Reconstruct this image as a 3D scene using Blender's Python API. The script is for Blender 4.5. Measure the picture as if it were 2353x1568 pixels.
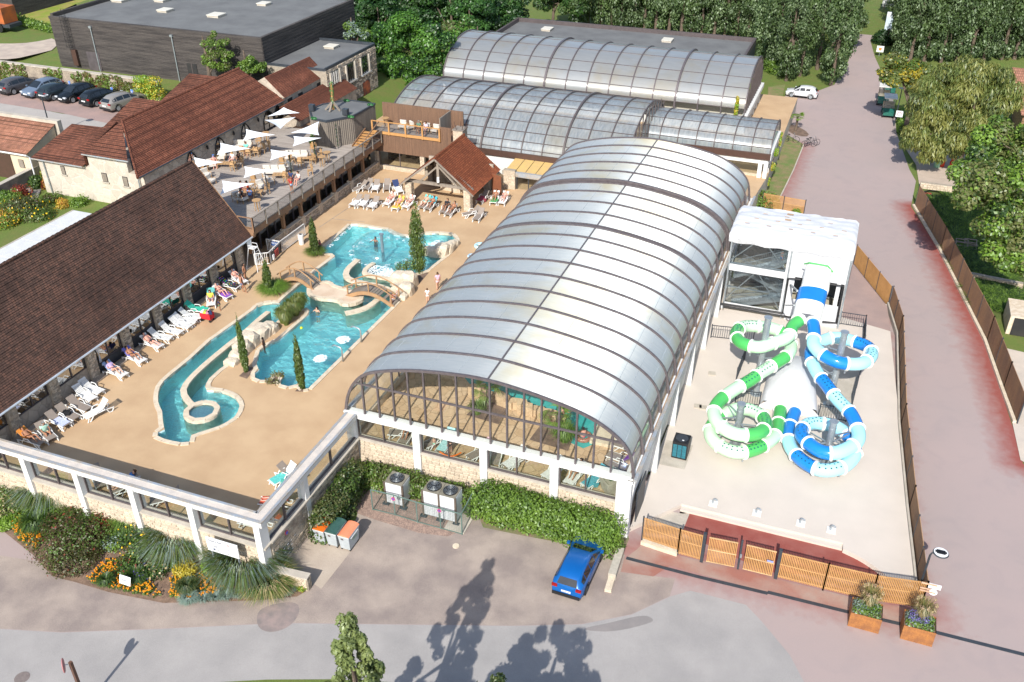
import bpy,bmesh,math,random
import numpy as np
from mathutils import Vector,Matrix
from mathutils.geometry import tessellate_polygon
from mathutils.noise import noise as pnoise
PI=math.pi
rnd=random.Random(7)
for o in list(bpy.data.objects):bpy.data.objects.remove(o)
S=bpy.context.scene
COL=S.collection
#  camera (38 m above the car park, looking down 32 degrees)
H=38.0
FPX,TILT,ROLL,YAW=2134.69,.559054479,-.00320377826,.365594983
_f=np.array([0,math.cos(TILT),-math.sin(TILT)]);_u=np.array([0,math.sin(TILT),math.cos(TILT)]);_r=np.array([1.,0,0])
_R0=np.array([math.cos(ROLL)*_r+math.sin(ROLL)*_u,-math.sin(ROLL)*_r+math.cos(ROLL)*_u,_f])
_B=np.array([[math.cos(YAW),-math.sin(YAW),0],[math.sin(YAW),math.cos(YAW),0],[0,0,1]])
_R=_R0@_B.T
cam=bpy.data.objects.new('camera',bpy.data.cameras.new('camera'));COL.objects.link(cam)
cam.data.sensor_width=36;cam.data.lens=FPX/2353*36;cam.data.clip_end=2000;cam.data.clip_start=1
_m=Matrix([[*(_R[0][i],_R[1][i],-_R[2][i])]for i in range(3)]).to_4x4();_m.translation=(0,0,H)
cam.matrix_world=_m
S.camera=cam
#  daylight
LD=Vector((-.07,1,-.80)).normalized()
w=bpy.data.worlds.new('World');S.world=w;w.use_nodes=True
nt=w.node_tree;bg=nt.nodes['Background'];sky=nt.nodes.new('ShaderNodeTexSky')
sky.sky_type='NISHITA';sky.sun_disc=False;sky.sun_elevation=math.asin(-LD.z);sky.sun_rotation=math.atan2(-LD.x,-LD.y)
sky.air_density=1.0;sky.dust_density=1.2;sky.ozone_density=1.0
nt.links.new(sky.outputs[0],bg.inputs[0]);bg.inputs[1].default_value=.15
sun=bpy.data.objects.new('sun',bpy.data.lights.new('sun','SUN'));COL.objects.link(sun)
sun.data.energy=4.8;sun.data.angle=math.radians(.5);sun.data.color=(1,.955,.88)
sun.rotation_mode='QUATERNION';sun.rotation_quaternion=LD.to_track_quat('-Z','Y')
S.view_settings.view_transform='Standard';S.view_settings.look='None';S.view_settings.gamma=1
S.view_settings.exposure=.34;S.view_settings.use_curve_mapping=False
S.render.engine='CYCLES'
try:
 S.cycles.max_bounces=8;S.cycles.transparent_max_bounces=12;S.cycles.diffuse_bounces=3
except Exception:pass
#  placing: a sight line meets a level or an upright plane
def ray(u,v):
 d=np.array([(u-1176.5)/FPX,-(v-784)/FPX,1.])@_R
 return Vector(d)
def P(c,r,x,y):return(588.25*c+x/4,391.75*r+y/4)
def G(uv,z=0):
 d=ray(*uv);return Vector((0,0,H))+d*((z-H)/d.z)
def GX(uv,x):
 d=ray(*uv);return Vector((0,0,H))+d*(x/d.x)
def GY(uv,y):
 d=ray(*uv);return Vector((0,0,H))+d*(y/d.y)
def g(c,r,x,y,z=0):return G(P(c,r,x,y),z)
def gs(c,r,pts,z=0):return[g(c,r,x,y,z)for x,y in pts]
def pj(X):
 c=_R@(np.array(X)-[0,0,H]);return 1176.5+FPX*c[0]/c[2],784-FPX*c[1]/c[2]
def zat(q,uv):
 lo,hi=-20,37.9
 for _ in range(40):
  m=(lo+hi)/2
  if pj((q[0],q[1],m))[1]>uv[1]:lo=m
  else:hi=m
 return m
 #  materials
MATS={}
def srgb(h):
 h=h.lstrip('#');c=[int(h[i:i+2],16)/255 for i in(0,2,4)]
 return tuple(((x+.055)/1.055)**2.4 if x>.04 else x/12.92 for x in c)
def nodes(name):
 m=bpy.data.materials.new(name);m.use_nodes=True
 n=m.node_tree.nodes;l=m.node_tree.links
 return m,n,l,n['Principled BSDF'],n['Material Output']
def noise_node(n,l,co,scale,detail=3,rough=.55,dist=0):
 t=n.new('ShaderNodeTexNoise');t.inputs['Scale'].default_value=scale;t.inputs['Detail'].default_value=detail
 t.inputs['Roughness'].default_value=rough;t.inputs['Distortion'].default_value=dist
 l.new(co,t.inputs['Vector']);return t.outputs['Fac']
def ramp(n,l,fac,stops):
 r=n.new('ShaderNodeValToRGB');e=r.color_ramp.elements
 while len(e)<len(stops):e.new(.5)
 for k,(p,c)in enumerate(stops):e[k].position=p;e[k].color=(*c[:3],1)
 l.new(fac,r.inputs[0]);return r.outputs[0]
def mixc(n,l,f,a,b,mode='MIX'):
 m=n.new('ShaderNodeMix');m.data_type='RGBA';m.blend_type=mode
 for s,val in((0,f),(6,a),(7,b)):
  if isinstance(val,(int,float)):m.inputs[s].default_value=val
  elif isinstance(val,tuple):m.inputs[s].default_value=(*val[:3],1)
  else:l.new(val,m.inputs[s])
 return m.outputs[2]
def mat(name,c1,c2=None,scale=1.5,rough=.7,bump=0.,bscale=20.,metal=0.,spec=.4,fine=.12,lo=.35,hi=.65,stretch=None,vary=.0):
 if name in MATS:return MATS[name]
 m,n,l,b,out=nodes(name)
 tc=n.new('ShaderNodeTexCoord');co=tc.outputs['Object']
 if stretch:
  mp=n.new('ShaderNodeMapping');mp.inputs['Scale'].default_value=stretch;l.new(co,mp.inputs[0]);co=mp.outputs[0]
 c2=c2 or tuple(x*.72 for x in c1)
 col=ramp(n,l,noise_node(n,l,co,scale,4),[(lo,c1),(hi,c2)])
 if fine:
  f=ramp(n,l,noise_node(n,l,co,bscale,3),[(.3,(1-fine,)*3),(.7,(1+fine,)*3)])
  col=mixc(n,l,1.,col,f,'MULTIPLY')
 if vary:
  oi=n.new('ShaderNodeObjectInfo');f=ramp(n,l,oi.outputs['Random'],[(0,(1-vary,)*3),(1,(1+vary,)*3)])
  col=mixc(n,l,1.,col,f,'MULTIPLY')
 l.new(col,b.inputs['Base Color']);b.inputs['Roughness'].default_value=rough;b.inputs['Metallic'].default_value=metal
 b.inputs['Specular IOR Level'].default_value=spec
 if bump:
  bp=n.new('ShaderNodeBump');bp.inputs['Strength'].default_value=bump;bp.inputs['Distance'].default_value=.05
  l.new(noise_node(n,l,co,bscale,3),bp.inputs['Height']);l.new(bp.outputs[0],b.inputs['Normal'])
 MATS[name]=m;return m
def leafmat(name,c1,c2,tr=.35,scale=.9):
 if name in MATS:return MATS[name]
 m,n,l,b,out=nodes(name);n.remove(b)
 tc=n.new('ShaderNodeTexCoord')
 col=ramp(n,l,noise_node(n,l,tc.outputs['Object'],scale,3),[(.35,c1),(.65,c2)])
 oi=n.new('ShaderNodeObjectInfo');f=ramp(n,l,oi.outputs['Random'],[(0,(.85,)*3),(1,(1.15,)*3)])
 col=mixc(n,l,1.,col,f,'MULTIPLY')
 d=n.new('ShaderNodeBsdfDiffuse');t=n.new('ShaderNodeBsdfTranslucent');gl=n.new('ShaderNodeBsdfGlossy')
 gl.inputs['Roughness'].default_value=.45;gl.inputs['Color'].default_value=(.6,.65,.6,1)
 l.new(col,d.inputs[0]);l.new(mixc(n,l,1.,col,(1.3,1.5,.6),'MULTIPLY'),t.inputs[0])
 a=n.new('ShaderNodeMixShader');a.inputs[0].default_value=tr;l.new(d.outputs[0],a.inputs[1]);l.new(t.outputs[0],a.inputs[2])
 c=n.new('ShaderNodeMixShader');c.inputs[0].default_value=.06;l.new(a.outputs[0],c.inputs[1]);l.new(gl.outputs[0],c.inputs[2])
 l.new(c.outputs[0],out.inputs[0]);MATS[name]=m;return m
def glass(name,tint=(.8,.86,.85),mirror=.10,rough=.02,top=.6):
 if name in MATS:return MATS[name]
 m,n,l,b,out=nodes(name);n.remove(b)
 t=n.new('ShaderNodeBsdfTransparent');t.inputs[0].default_value=(*tint,1)
 gl=n.new('ShaderNodeBsdfGlossy');gl.inputs['Roughness'].default_value=rough;gl.inputs['Color'].default_value=(.95,.97,1,1)
 lw=n.new('ShaderNodeLayerWeight');lw.inputs[0].default_value=.25
 mr=n.new('ShaderNodeMapRange');mr.inputs[3].default_value=mirror;mr.inputs[4].default_value=top;l.new(lw.outputs['Facing'],mr.inputs[0])
 a=n.new('ShaderNodeMixShader');l.new(mr.outputs[0],a.inputs[0]);l.new(t.outputs[0],a.inputs[1]);l.new(gl.outputs[0],a.inputs[2])
 l.new(a.outputs[0],out.inputs[0]);MATS[name]=m;return m
 #  mesh building
WM={}
def tag(o,label=None,cat=None,group=None,kind=None):
 if label:o['label']=label
 if cat:o['category']=cat
 if group:o['group']=group
 if kind:o['kind']=kind
 return o
def empty(name,label,cat,loc=(0,0,0),rz=0.,group=None):
 o=bpy.data.objects.new(name,None);COL.objects.link(o);o.location=loc;o.rotation_euler=(0,0,rz);o.empty_display_size=.3
 tag(o,label,cat,group);WM[o.name]=Matrix.Translation(loc)@Matrix.Rotation(rz,4,'Z');return o
class MB:
 def __init__(s):s.v=[];s.f=[];s.m=[]
 def add(s,vs,fs,mi=0):
  b=len(s.v);s.v+=[tuple(p)for p in vs];s.f+=[[b+i for i in f]for f in fs];s.m+=[mi]*len(fs);return s
 def box(s,c,d,rz=0.,mi=0,M=None):
  x,y,z=d[0]/2,d[1]/2,d[2]/2
  R=M or Matrix.Rotation(rz,3,'Z');c=Vector(c)
  vs=[c+R@Vector((i*x,j*y,k*z))for i in(-1,1)for j in(-1,1)for k in(-1,1)]
  return s.add(vs,[(0,1,3,2),(4,6,7,5),(0,4,5,1),(2,3,7,6),(0,2,6,4),(1,5,7,3)],mi)
 def lo(s,a,b,mi=0):
  return s.box([(a[i]+b[i])/2 for i in range(3)],[abs(b[i]-a[i])for i in range(3)],mi=mi)
 def bar(s,p,q,w=.05,h=None,mi=0,up=(0,0,1)):
  p,q=Vector(p),Vector(q);d=q-p;L=d.length
  if L<1e-5:return s
  d.normalize();up=Vector(up)
  if abs(d.dot(up))>.98:up=Vector((0,1,0))
  a=d.cross(up).normalized();b=a.cross(d)
  return s.box((p+q)/2,(L,w,h or w),mi=mi,M=Matrix((d,a,b)).transposed())
 def tube(s,pts,r,n=8,mi=0,closed=False,cap=True):
  pts=[Vector(p)for p in pts];k=len(pts);rs=r if hasattr(r,'__len__')else[r]*k
  rings=[];ref=None
  for i in range(k):
   a=pts[i-1]if(i or closed)else pts[0];b=pts[(i+1)%k]if(i<k-1 or closed)else pts[-1]
   t=(b-a).normalized()
   if ref is None:ref=Vector((0,0,1))if abs(t.z)<.9 else Vector((1,0,0))
   ref=(ref-t*ref.dot(t)).normalized();bi=t.cross(ref)
   rings.append([pts[i]+(ref*math.cos(2*PI*j/n)+bi*math.sin(2*PI*j/n))*rs[i]for j in range(n)])
  vs=[p for R_ in rings for p in R_];fs=[]
  for i in range(k if closed else k-1):
   for j in range(n):
    a,b=i*n,((i+1)%k)*n;fs.append((a+j,a+(j+1)%n,b+(j+1)%n,b+j))
  if cap and not closed:fs+=[tuple(range(n))[::-1],tuple((k-1)*n+j for j in range(n))]
  return s.add(vs,fs,mi)
 def cyl(s,c,r,h,n=16,mi=0,r2=None):return s.tube([c,(c[0],c[1],c[2]+h)],[r,r if r2 is None else r2],n,mi)
 def prism(s,poly,z0,z1,mi=0,top=True,bottom=False,sides=True):
  n=len(poly);z0f=z0 if callable(z0)else(lambda p:z0);z1f=z1 if callable(z1)else(lambda p:z1)
  lo=[(p[0],p[1],z0f(p))for p in poly];hi=[(p[0],p[1],z1f(p))for p in poly]
  b=len(s.v);s.v+=lo+hi
  if sides:
   for i in range(n):s.f.append([b+i,b+(i+1)%n,b+n+(i+1)%n,b+n+i]);s.m.append(mi)
  tr=tessellate_polygon([[Vector((p[0],p[1],0))for p in poly]])
  if top:s.f+=[[b+n+i for i in t]for t in tr];s.m+=[mi]*len(tr)
  if bottom:s.f+=[[b+i for i in t]for t in tr];s.m+=[mi]*len(tr)
  return s
 def flat(s,poly,z,holes=(),mi=0):
  loops=[[Vector((p[0],p[1],0))for p in poly]]+[[Vector((p[0],p[1],0))for p in h]for h in holes]
  vs=[p for l_ in loops for p in l_];tr=tessellate_polygon(loops)
  zf=z if callable(z)else(lambda p:z)
  return s.add([(p.x,p.y,zf(p))for p in vs],tr,mi)
 def lathe(s,c,prof,n=16,mi=0):
  vs=[(c[0]+r*math.cos(2*PI*j/n),c[1]+r*math.sin(2*PI*j/n),c[2]+z)for r,z in prof for j in range(n)]
  fs=[(i*n+j,i*n+(j+1)%n,(i+1)*n+(j+1)%n,(i+1)*n+j)for i in range(len(prof)-1)for j in range(n)]
  return s.add(vs,fs,mi)
 def ribbon(s,path,w,z0,z1,closed=False,mi=0):
  n=len(path);L=[];Rr=[]
  for i in range(n):
   a=Vector(path[i-1][:2])if(i or closed)else Vector(path[0][:2]);b=Vector(path[(i+1)%n][:2])if(i<n-1 or closed)else Vector(path[-1][:2])
   t=(b-a)
   if t.length<1e-6:t=Vector((1,0))
   t.normalize();nn=Vector((-t.y,t.x));p=Vector(path[i][:2]);L.append(p+nn*w/2);Rr.append(p-nn*w/2)
  vs=[]
  for i in range(n):vs+=[(*L[i],z0),(*L[i],z1),(*Rr[i],z1),(*Rr[i],z0)]
  fs=[]
  for i in range(n if closed else n-1):
   a,b=i*4,((i+1)%n)*4
   for j in range(3):fs.append((a+j,a+j+1,b+j+1,b+j))
  if not closed:fs+=[(0,3,2,1),(n*4-4,n*4-3,n*4-2,n*4-1)]
  return s.add(vs,fs,mi)
 def build(s,name,mats,parent=None,smooth=False,**kw):
  me=bpy.data.meshes.new(name);vs=s.v
  if parent is not None:
   Mi=WM[parent.name].inverted();A=np.array(Mi);V=np.array(vs).reshape(-1,3)
   vs=(V@A[:3,:3].T+A[:3,3]).tolist()
  me.from_pydata(vs,[],s.f)
  for m_ in(mats if isinstance(mats,(list,tuple))else[mats]):me.materials.append(m_)
  if len(me.materials)>1:me.polygons.foreach_set('material_index',s.m)
  if smooth:me.polygons.foreach_set('use_smooth',[True]*len(s.f))
  me.update()
  bm=bmesh.new();bm.from_mesh(me);bmesh.ops.recalc_face_normals(bm,faces=bm.faces);bm.to_mesh(me);bm.free()
  o=bpy.data.objects.new(name,me);COL.objects.link(o)
  if parent is not None:o.parent=parent;WM[o.name]=WM[parent.name]
  else:WM[o.name]=Matrix.Identity(4)
  return tag(o,kw.get('label'),kw.get('cat'),kw.get('group'),kw.get('kind'))
KIDS={}
def kids(o):return[c for c in o.children]
def copytree(src,loc,rz,label=None,group=None,scale=None,recol=None):
 def rec(o,par):
  c=o.copy();COL.objects.link(c);c.parent=par;WM[c.name]=Matrix.Identity(4)
  for ch in o.children:rec(ch,c)
  return c
 r=rec(src,None);r.location=loc;r.rotation_euler=(0,0,rz)
 if scale:r.scale=(scale,)*3 if not hasattr(scale,'__len__')else scale
 if label:r['label']=label
 if group:r['group']=group
 if recol:
  for c in r.children_recursive:
   k=c.name.split('.')[0]
   if k in recol and c.type=='MESH':
    c.material_slots[0].link='OBJECT';c.material_slots[0].material=recol[k]
 return r
def cat_rom(pts,k=6,closed=False):
 pts=[Vector(p)for p in pts];n=len(pts);out=[]
 for i in range(n if closed else n-1):
  p0=pts[(i-1)%n]if(closed or i)else pts[0];p1=pts[i];p2=pts[(i+1)%n];p3=pts[(i+2)%n]if(closed or i+2<n)else pts[-1]
  for j in range(k):
   t=j/k;out.append(.5*((2*p1)+(p2-p0)*t+(2*p0-5*p1+4*p2-p3)*t*t+(3*p1-p0-3*p2+p3)*t**3))
 if not closed:out.append(pts[-1])
 return out
def chaikin(pts,it=2,closed=True):
 pts=[Vector(p)for p in pts]
 for _ in range(it):
  o=[];n=len(pts)
  if not closed:o.append(pts[0])
  for i in range(n if closed else n-1):
   a,b=pts[i],pts[(i+1)%n]
   o+=[a]if(a-b).length<1e-6 else[a.lerp(b,.25),a.lerp(b,.75)]
  if not closed:o.append(pts[-1])
  pts=o
 return pts
 # leaves: many small folded quads spread through clumps
def leaves(name,clumps,n,size,mats,parent=None,seed=1,shell=.55,up=0.,droop=0.,asp=.6,**kw):
 R=np.random.RandomState(seed);cl=np.array(clumps,float)
 wgt=(cl[:,3]*cl[:,4]*cl[:,5])**(2/3);wgt/=wgt.sum();k=R.choice(len(cl),n,p=wgt)
 d=R.normal(size=(n,3));d/=np.linalg.norm(d,axis=1)[:,None];rad=shell+(1-shell)*R.rand(n)**.6
 p=cl[k,:3]+d*cl[k,3:6]*rad[:,None]
 nrm=d+R.normal(size=(n,3))*.55;nrm[:,2]+=.35;nrm/=np.linalg.norm(nrm,axis=1)[:,None]
 t=R.normal(size=(n,3));t[:,2]+=up*2.2-droop*2.2
 t-=nrm*(t*nrm).sum(1)[:,None];t/=np.linalg.norm(t,axis=1)[:,None]+1e-9;b=np.cross(nrm,t)
 s=size*(.6+.8*R.rand(n))[:,None]
 q=np.stack([p-t*s,p+b*s*asp,p+t*s,p-b*s*asp],1)
 if parent is not None:
  A=np.array(WM[parent.name].inverted());q=q@A[:3,:3].T+A[:3,3]
 me=bpy.data.meshes.new(name);me.vertices.add(4*n);me.vertices.foreach_set('co',q.reshape(-1))
 me.loops.add(4*n);me.loops.foreach_set('vertex_index',np.arange(4*n,dtype=np.int32))
 me.polygons.add(n);me.polygons.foreach_set('loop_start',np.arange(0,4*n,4,dtype=np.int32))
 try:me.polygons.foreach_set('loop_total',np.full(n,4,dtype=np.int32))
 except Exception:pass
 for m_ in mats:me.materials.append(m_)
 base=R.randint(0,len(mats),len(cl))if len(mats)>1 else np.zeros(len(cl),int)
 mi=np.where(R.rand(n)<.55,base[k],R.randint(0,len(mats),n)).astype(np.int32);me.polygons.foreach_set('material_index',mi)
 me.update(calc_edges=True);me.validate()
 o=bpy.data.objects.new(name,me);COL.objects.link(o)
 if parent is not None:o.parent=parent;WM[o.name]=WM[parent.name]
 else:WM[o.name]=Matrix.Identity(4)
 return tag(o,kw.get('label'),kw.get('cat'),kw.get('group'),kw.get('kind'))
D=2.0
YD=.3
#  palette
M_lot=mat('dusty_asphalt',(.37,.305,.26),(.25,.205,.185),.5,.95,.4,30,fine=.26)
M_road=mat('grey_asphalt',(.36,.34,.325),(.30,.285,.275),.4,.95,.3,40,fine=.2)
M_sand=mat('pale_sand_surface',(.60,.535,.47),(.56,.50,.44),.5,.95,.15,70,fine=.08)
M_grass=mat('grass',(.11,.17,.03),(.14,.16,.04),.8,.95,.8,25,fine=.35)
M_soil=mat('soil',(.22,.15,.11),(.13,.09,.07),2,.95,.8,25,fine=.3)
M_deck=mat('tan_resin_deck',(.53,.37,.22),(.46,.31,.18),.45,.9,.3,45,fine=.2)
M_kerb=mat('cream_stone_kerb',(.66,.57,.44),(.55,.46,.34),2.5,.8,.35,22,fine=.14)
M_conc=mat('concrete',(.50,.45,.38),(.40,.36,.30),1.2,.9,.25,30,fine=.12)
M_white=mat('white_render',(.70,.70,.69),(.62,.62,.60),.8,.7,.1,30,fine=.05)
M_whitem=mat('white_metal',(.78,.79,.80),(.72,.73,.74),2,.35,0,30,fine=.03)
M_zinc=mat('weathered_zinc',(.42,.47,.52),(.50,.44,.36),1.5,.45,.1,12,metal=.4,fine=.15)
M_bronze=mat('bronze_aluminium',(.105,.085,.085),(.085,.07,.07),3,.45,fine=.08)
M_brown=mat('brown_fascia',(.085,.045,.035),(.07,.04,.03),2,.5,fine=.1)
M_anth=mat('anthracite_steel',(.045,.055,.065),(.035,.04,.05),2,.5,fine=.1)
M_galv=mat('galvanised_steel',(.42,.46,.48),(.33,.37,.40),3,.4,0,20,metal=.55,fine=.15)
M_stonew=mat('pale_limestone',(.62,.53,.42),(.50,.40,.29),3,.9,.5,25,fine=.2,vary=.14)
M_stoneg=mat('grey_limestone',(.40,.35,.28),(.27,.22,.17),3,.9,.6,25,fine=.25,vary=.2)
M_mortar=mat('mortar',(.38,.33,.26),(.28,.24,.19),3,.95,.4,30,fine=.2)
M_wood=mat('weathered_timber',(.30,.17,.09),(.22,.13,.08),1.2,.75,.2,30,fine=.2,stretch=(1,1,.3))
M_woodg=mat('grey_timber',(.27,.23,.19),(.20,.17,.14),2,.85,.2,40,fine=.25,stretch=(1,1,.2))
M_woodl=mat('honey_timber',(.50,.27,.10),(.42,.22,.08),2,.65,.1,40,fine=.2)
M_barn=mat('blackened_cladding',(.085,.074,.068),(.042,.037,.036),1.2,.9,.3,20,fine=.35,stretch=(.25,.25,3))
M_felt=mat('roofing_felt',(.16,.165,.165),(.125,.128,.13),.4,.95,.3,60,fine=.12)
M_black=mat('black_plastic',(.012,.013,.015),(.02,.02,.022),3,.45,fine=.1)
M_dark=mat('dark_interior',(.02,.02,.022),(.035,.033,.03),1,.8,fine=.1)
M_plast=mat('white_plastic',(.78,.78,.76),(.72,.72,.70),3,.4,fine=.03)
M_taupe=mat('taupe_mesh_fabric',(.27,.225,.19),(.24,.20,.17),6,.85,fine=.1,bscale=90)
M_glass=glass('clear_glass',(.95,.97,.95),.03,.02,.35)
M_glassd=glass('dark_window_glass',(.45,.47,.45),.30,.04,.7)
#  terrain
def sst(a,b,x):
 t=max(0.,min(1.,(x-a)/(b-a)));return t*t*(3-2*t)
def terrain(x,y):
 k=1-sst(112,124,y);h=4*sst(-49,-57,x)*sst(28,40,y)*k
 h+=1.5*sst(61,66,y)*sst(-57,-64,x)*k
 h+=.6*sst(88,92,y)*sst(-62,-66,x)*k
 h+=3*sst(150,400,y)
 return h-.03
bm=MB();xs=sorted(set([-900,-600,-400,-300,-200,-150]+list(range(-130,61,3))+[80,120,200,300,450,700]));ys=sorted(set([-60,-30,-10]+list(range(0,171,3))+[190,220,260,320,400,550,800,1300]))
vs=[(x,y,terrain(x,y))for y in ys for x in xs];nx=len(xs)
bm.add(vs,[(j*nx+i,j*nx+i+1,(j+1)*nx+i+1,(j+1)*nx+i)for j in range(len(ys)-1)for i in range(nx-1)])
bm.build('ground',M_grass,smooth=True,kind='structure')
# dusty car park and lane, one big sheet with a red-tinted coat near the fences
def lane_mat():
 m,n,l,b,out=nodes('worn_red_asphalt');tc=n.new('ShaderNodeTexCoord');co=tc.outputs['Object']
 base=ramp(n,l,noise_node(n,l,co,.12,5),[(.35,(.37,.29,.272)),(.65,(.345,.28,.265))])
 big=ramp(n,l,noise_node(n,l,co,.5,5,.6,.8),[(.5,(1,1,1)),(.75,(.91,.93,.95))])
 base=mixc(n,l,1.,base,big,'MULTIPLY')
 at=n.new('ShaderNodeAttribute');at.attribute_name='red'
 ns=noise_node(n,l,co,1.6,4)
 ad=n.new('ShaderNodeMath');ad.operation='MULTIPLY_ADD';ad.inputs[1].default_value=.5;l.new(ns,ad.inputs[0]);l.new(at.outputs['Fac'],ad.inputs[2])
 mr=n.new('ShaderNodeMapRange');mr.inputs[1].default_value=.45;mr.inputs[2].default_value=1.15;l.new(ad.outputs[0],mr.inputs[0])
 c=mixc(n,l,mr.outputs[0],base,(.27,.075,.06))
 f=ramp(n,l,noise_node(n,l,co,35,3),[(.3,(.82,)*3),(.7,(1.16,)*3)])
 l.new(mixc(n,l,1.,c,f,'MULTIPLY'),b.inputs['Base Color']);b.inputs['Roughness'].default_value=.93
 MATS['worn_red_asphalt']=m;return m
M_lane=lane_mat()
def pt_in(p,poly):
 x,y=p[0],p[1];c=False;j=len(poly)-1
 for i in range(len(poly)):
  a,b=poly[i],poly[j]
  if(a[1]>y)!=(b[1]>y)and x<(b[0]-a[0])*(y-a[1])/(b[1]-a[1])+a[0]:c=not c
  j=i
 return c
def dseg(p,a,b):
 ax,ay,bx,by=a[0],a[1],b[0],b[1];dx,dy=bx-ax,by-ay
 t=max(0,min(1,((p[0]-ax)*dx+(p[1]-ay)*dy)/(dx*dx+dy*dy+1e-9)));return math.hypot(p[0]-ax-t*dx,p[1]-ay-t*dy)
fenceR=[g(3,1,1315,330),g(3,1,1560,720),g(3,1,1980,1567),g(3,2,2130,430),g(3,2,2250,790),g(3,2,2345,1130)]
fenceL=[g(3,1,770,700),g(3,1,1100,1240),g(3,1,1150,1567),g(3,2,1215,800),g(3,2,1290,1567),g(3,3,1420,900)]
frontF=[g(2,3,1100,400),g(2,3,1530,410),g(2,3,2347,600),g(3,3,90,625),g(3,3,930,830),g(3,3,1400,905)]
lane=[g(3,0,860,195),g(3,0,1160,255),g(3,0,940,370),g(3,0,980,520),g(3,0,1090,760),g(3,0,1150,900),g(3,0,1180,1220),g(3,0,1300,1560),g(3,1,1360,100)]+fenceR+[Vector((60,20,0)),Vector((60,-40,0)),Vector((-75,-40,0)),Vector((-75,24,0)),Vector((-46,24,0)),g(0,3,0,0),g(0,3,300,300),Vector((-30,31,0)),Vector((-27,45,0)),Vector((-7,45,0)),Vector((-7,84,0)),Vector((-4.5,84,0)),g(3,1,110,265),g(3,1,235,0),g(3,0,330,1330),g(3,0,160,1230),g(3,0,110,1060),g(3,0,160,880),g(3,0,450,840),g(3,0,610,780),g(3,0,740,560),g(3,0,820,300)]
lane=[(p.x,p.y)for p in lane]
me=MB();me.flat(lane,.0);o=me.build('road',M_lane,kind='structure')
bm_=bmesh.new();bm_.from_mesh(o.data)
for _ in range(60):
 es=[e for e in bm_.edges if e.calc_length()>2.6]
 if not es or len(bm_.verts)>14000:break
 bmesh.ops.subdivide_edges(bm_,edges=es,cuts=1);bmesh.ops.triangulate(bm_,faces=[f for f in bm_.faces if len(f.verts)>4])
 if _>7:break
bm_.to_mesh(o.data);bm_.free()
a_=o.data.attributes.new('red','FLOAT','POINT')
fr=[(p.x,p.y)for p in fenceR];fl=[(p.x,p.y)for p in fenceL];ff=[(p.x,p.y)for p in frontF]
lawnR=[(p.x,p.y)for p in(g(3,1,110,265),g(3,1,235,0),g(3,0,330,1330))]
vals=[]
for v in o.data.vertices:
 p=v.co;r=0
 for ln,wdt,k in((fr,2.6,1.),(fl,1.6,.5),(ff,3.2,.8),(lawnR,2.5,.6)):
  d=min(dseg(p,ln[i],ln[i+1])for i in range(len(ln)-1));r=max(r,k*(1-d/wdt))
 vals.append(max(0,r))
a_.data.foreach_set('value',vals)
def sheet(name,pts,z,m,smooth=0,**kw):
 if smooth:pts=chaikin(pts,smooth)
 b=MB();b.flat([(p[0],p[1])for p in pts],z);return b.build(name,m,kind='structure',**kw)
fr_=[g(0,3,-40,1080),g(0,3,560,1115),g(0,3,1400,1085),g(0,3,2347,1040),g(1,3,370,1030),g(1,3,1500,1045),g(2,3,0,1055),g(2,3,640,1040),g(2,3,1100,950),g(2,3,1450,785),g(2,3,1640,730),g(2,3,2150,860),g(3,3,-60,1010),g(3,3,200,1320),g(3,3,400,1700),Vector((2,5,0)),Vector((-40,5,0))]
sheet('road',fr_,.004,M_road)
M_patch=mat('old_patch',(.26,.235,.225),(.22,.205,.20),.8,.95,.2,70)
sheet('road_patch',gs(2,3,[(650,1075),(880,1030),(1200,950),(1300,985),(1290,1025),(950,1110),(700,1100)]),.008,M_patch,2)
sheet('road_patch',gs(1,3,[(0,960),(60,880),(280,830),(400,850),(395,960),(300,1070),(140,1120),(20,1080)]),.008,mat('pink_patch',(.31,.24,.22),(.21,.18,.17),1.6,.95,.2,60),2)
lot=[g(0,3,-40,1075),g(0,3,560,1110),g(0,3,1400,1080),g(0,3,2347,1035),g(1,3,370,1025),g(1,3,1500,1040),g(2,3,0,1050),g(2,3,640,1035),g(2,3,1100,945),g(2,3,1450,780),g(2,3,1500,620),g(2,3,1000,560),g(2,3,1040,400),g(2,3,0,40),g(1,2,1250,1500),g(1,2,850,1240),Vector((-27,40,0)),Vector((-25.8,29,0)),Vector((-30,27,0)),Vector((-48,24,0))]
sheet('parking_lot',lot,.004,M_lot)
sheet('grass_verge',[g(2,3,1000,430),g(2,3,500,300),g(2,3,0,205),g(1,3,2000,130),g(1,2,2200,1400),g(2,2,900,1560),g(2,3,1100,200)],.008,mat('thin_verge_grass',(.24,.17,.12),(.12,.17,.05),.7,.95,.6,25,fine=.3),1)
sheet('gravel_patch',[g(1,2,850,1230),g(1,2,1150,1330),g(1,2,2000,1560),g(1,3,1960,150),g(1,3,1700,260),g(1,3,900,20),g(1,2,780,1500)],.008,mat('pink_gravel',(.36,.25,.20),(.24,.17,.14),4,.95,.9,14,fine=.35),1)
sheet('lawn_patch',[g(1,2,830,1500),g(1,2,940,1560),g(1,3,910,110),g(1,3,700,110),g(1,3,680,0)],.02,M_grass,1)
sheet('concrete_pad',[g(1,3,230,470),g(1,3,600,714),g(1,3,880,360),g(1,3,560,200)],.012,mat('bin_pad_concrete',(.45,.38,.31),(.40,.33,.27),.8,.9,.2,40))
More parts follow.
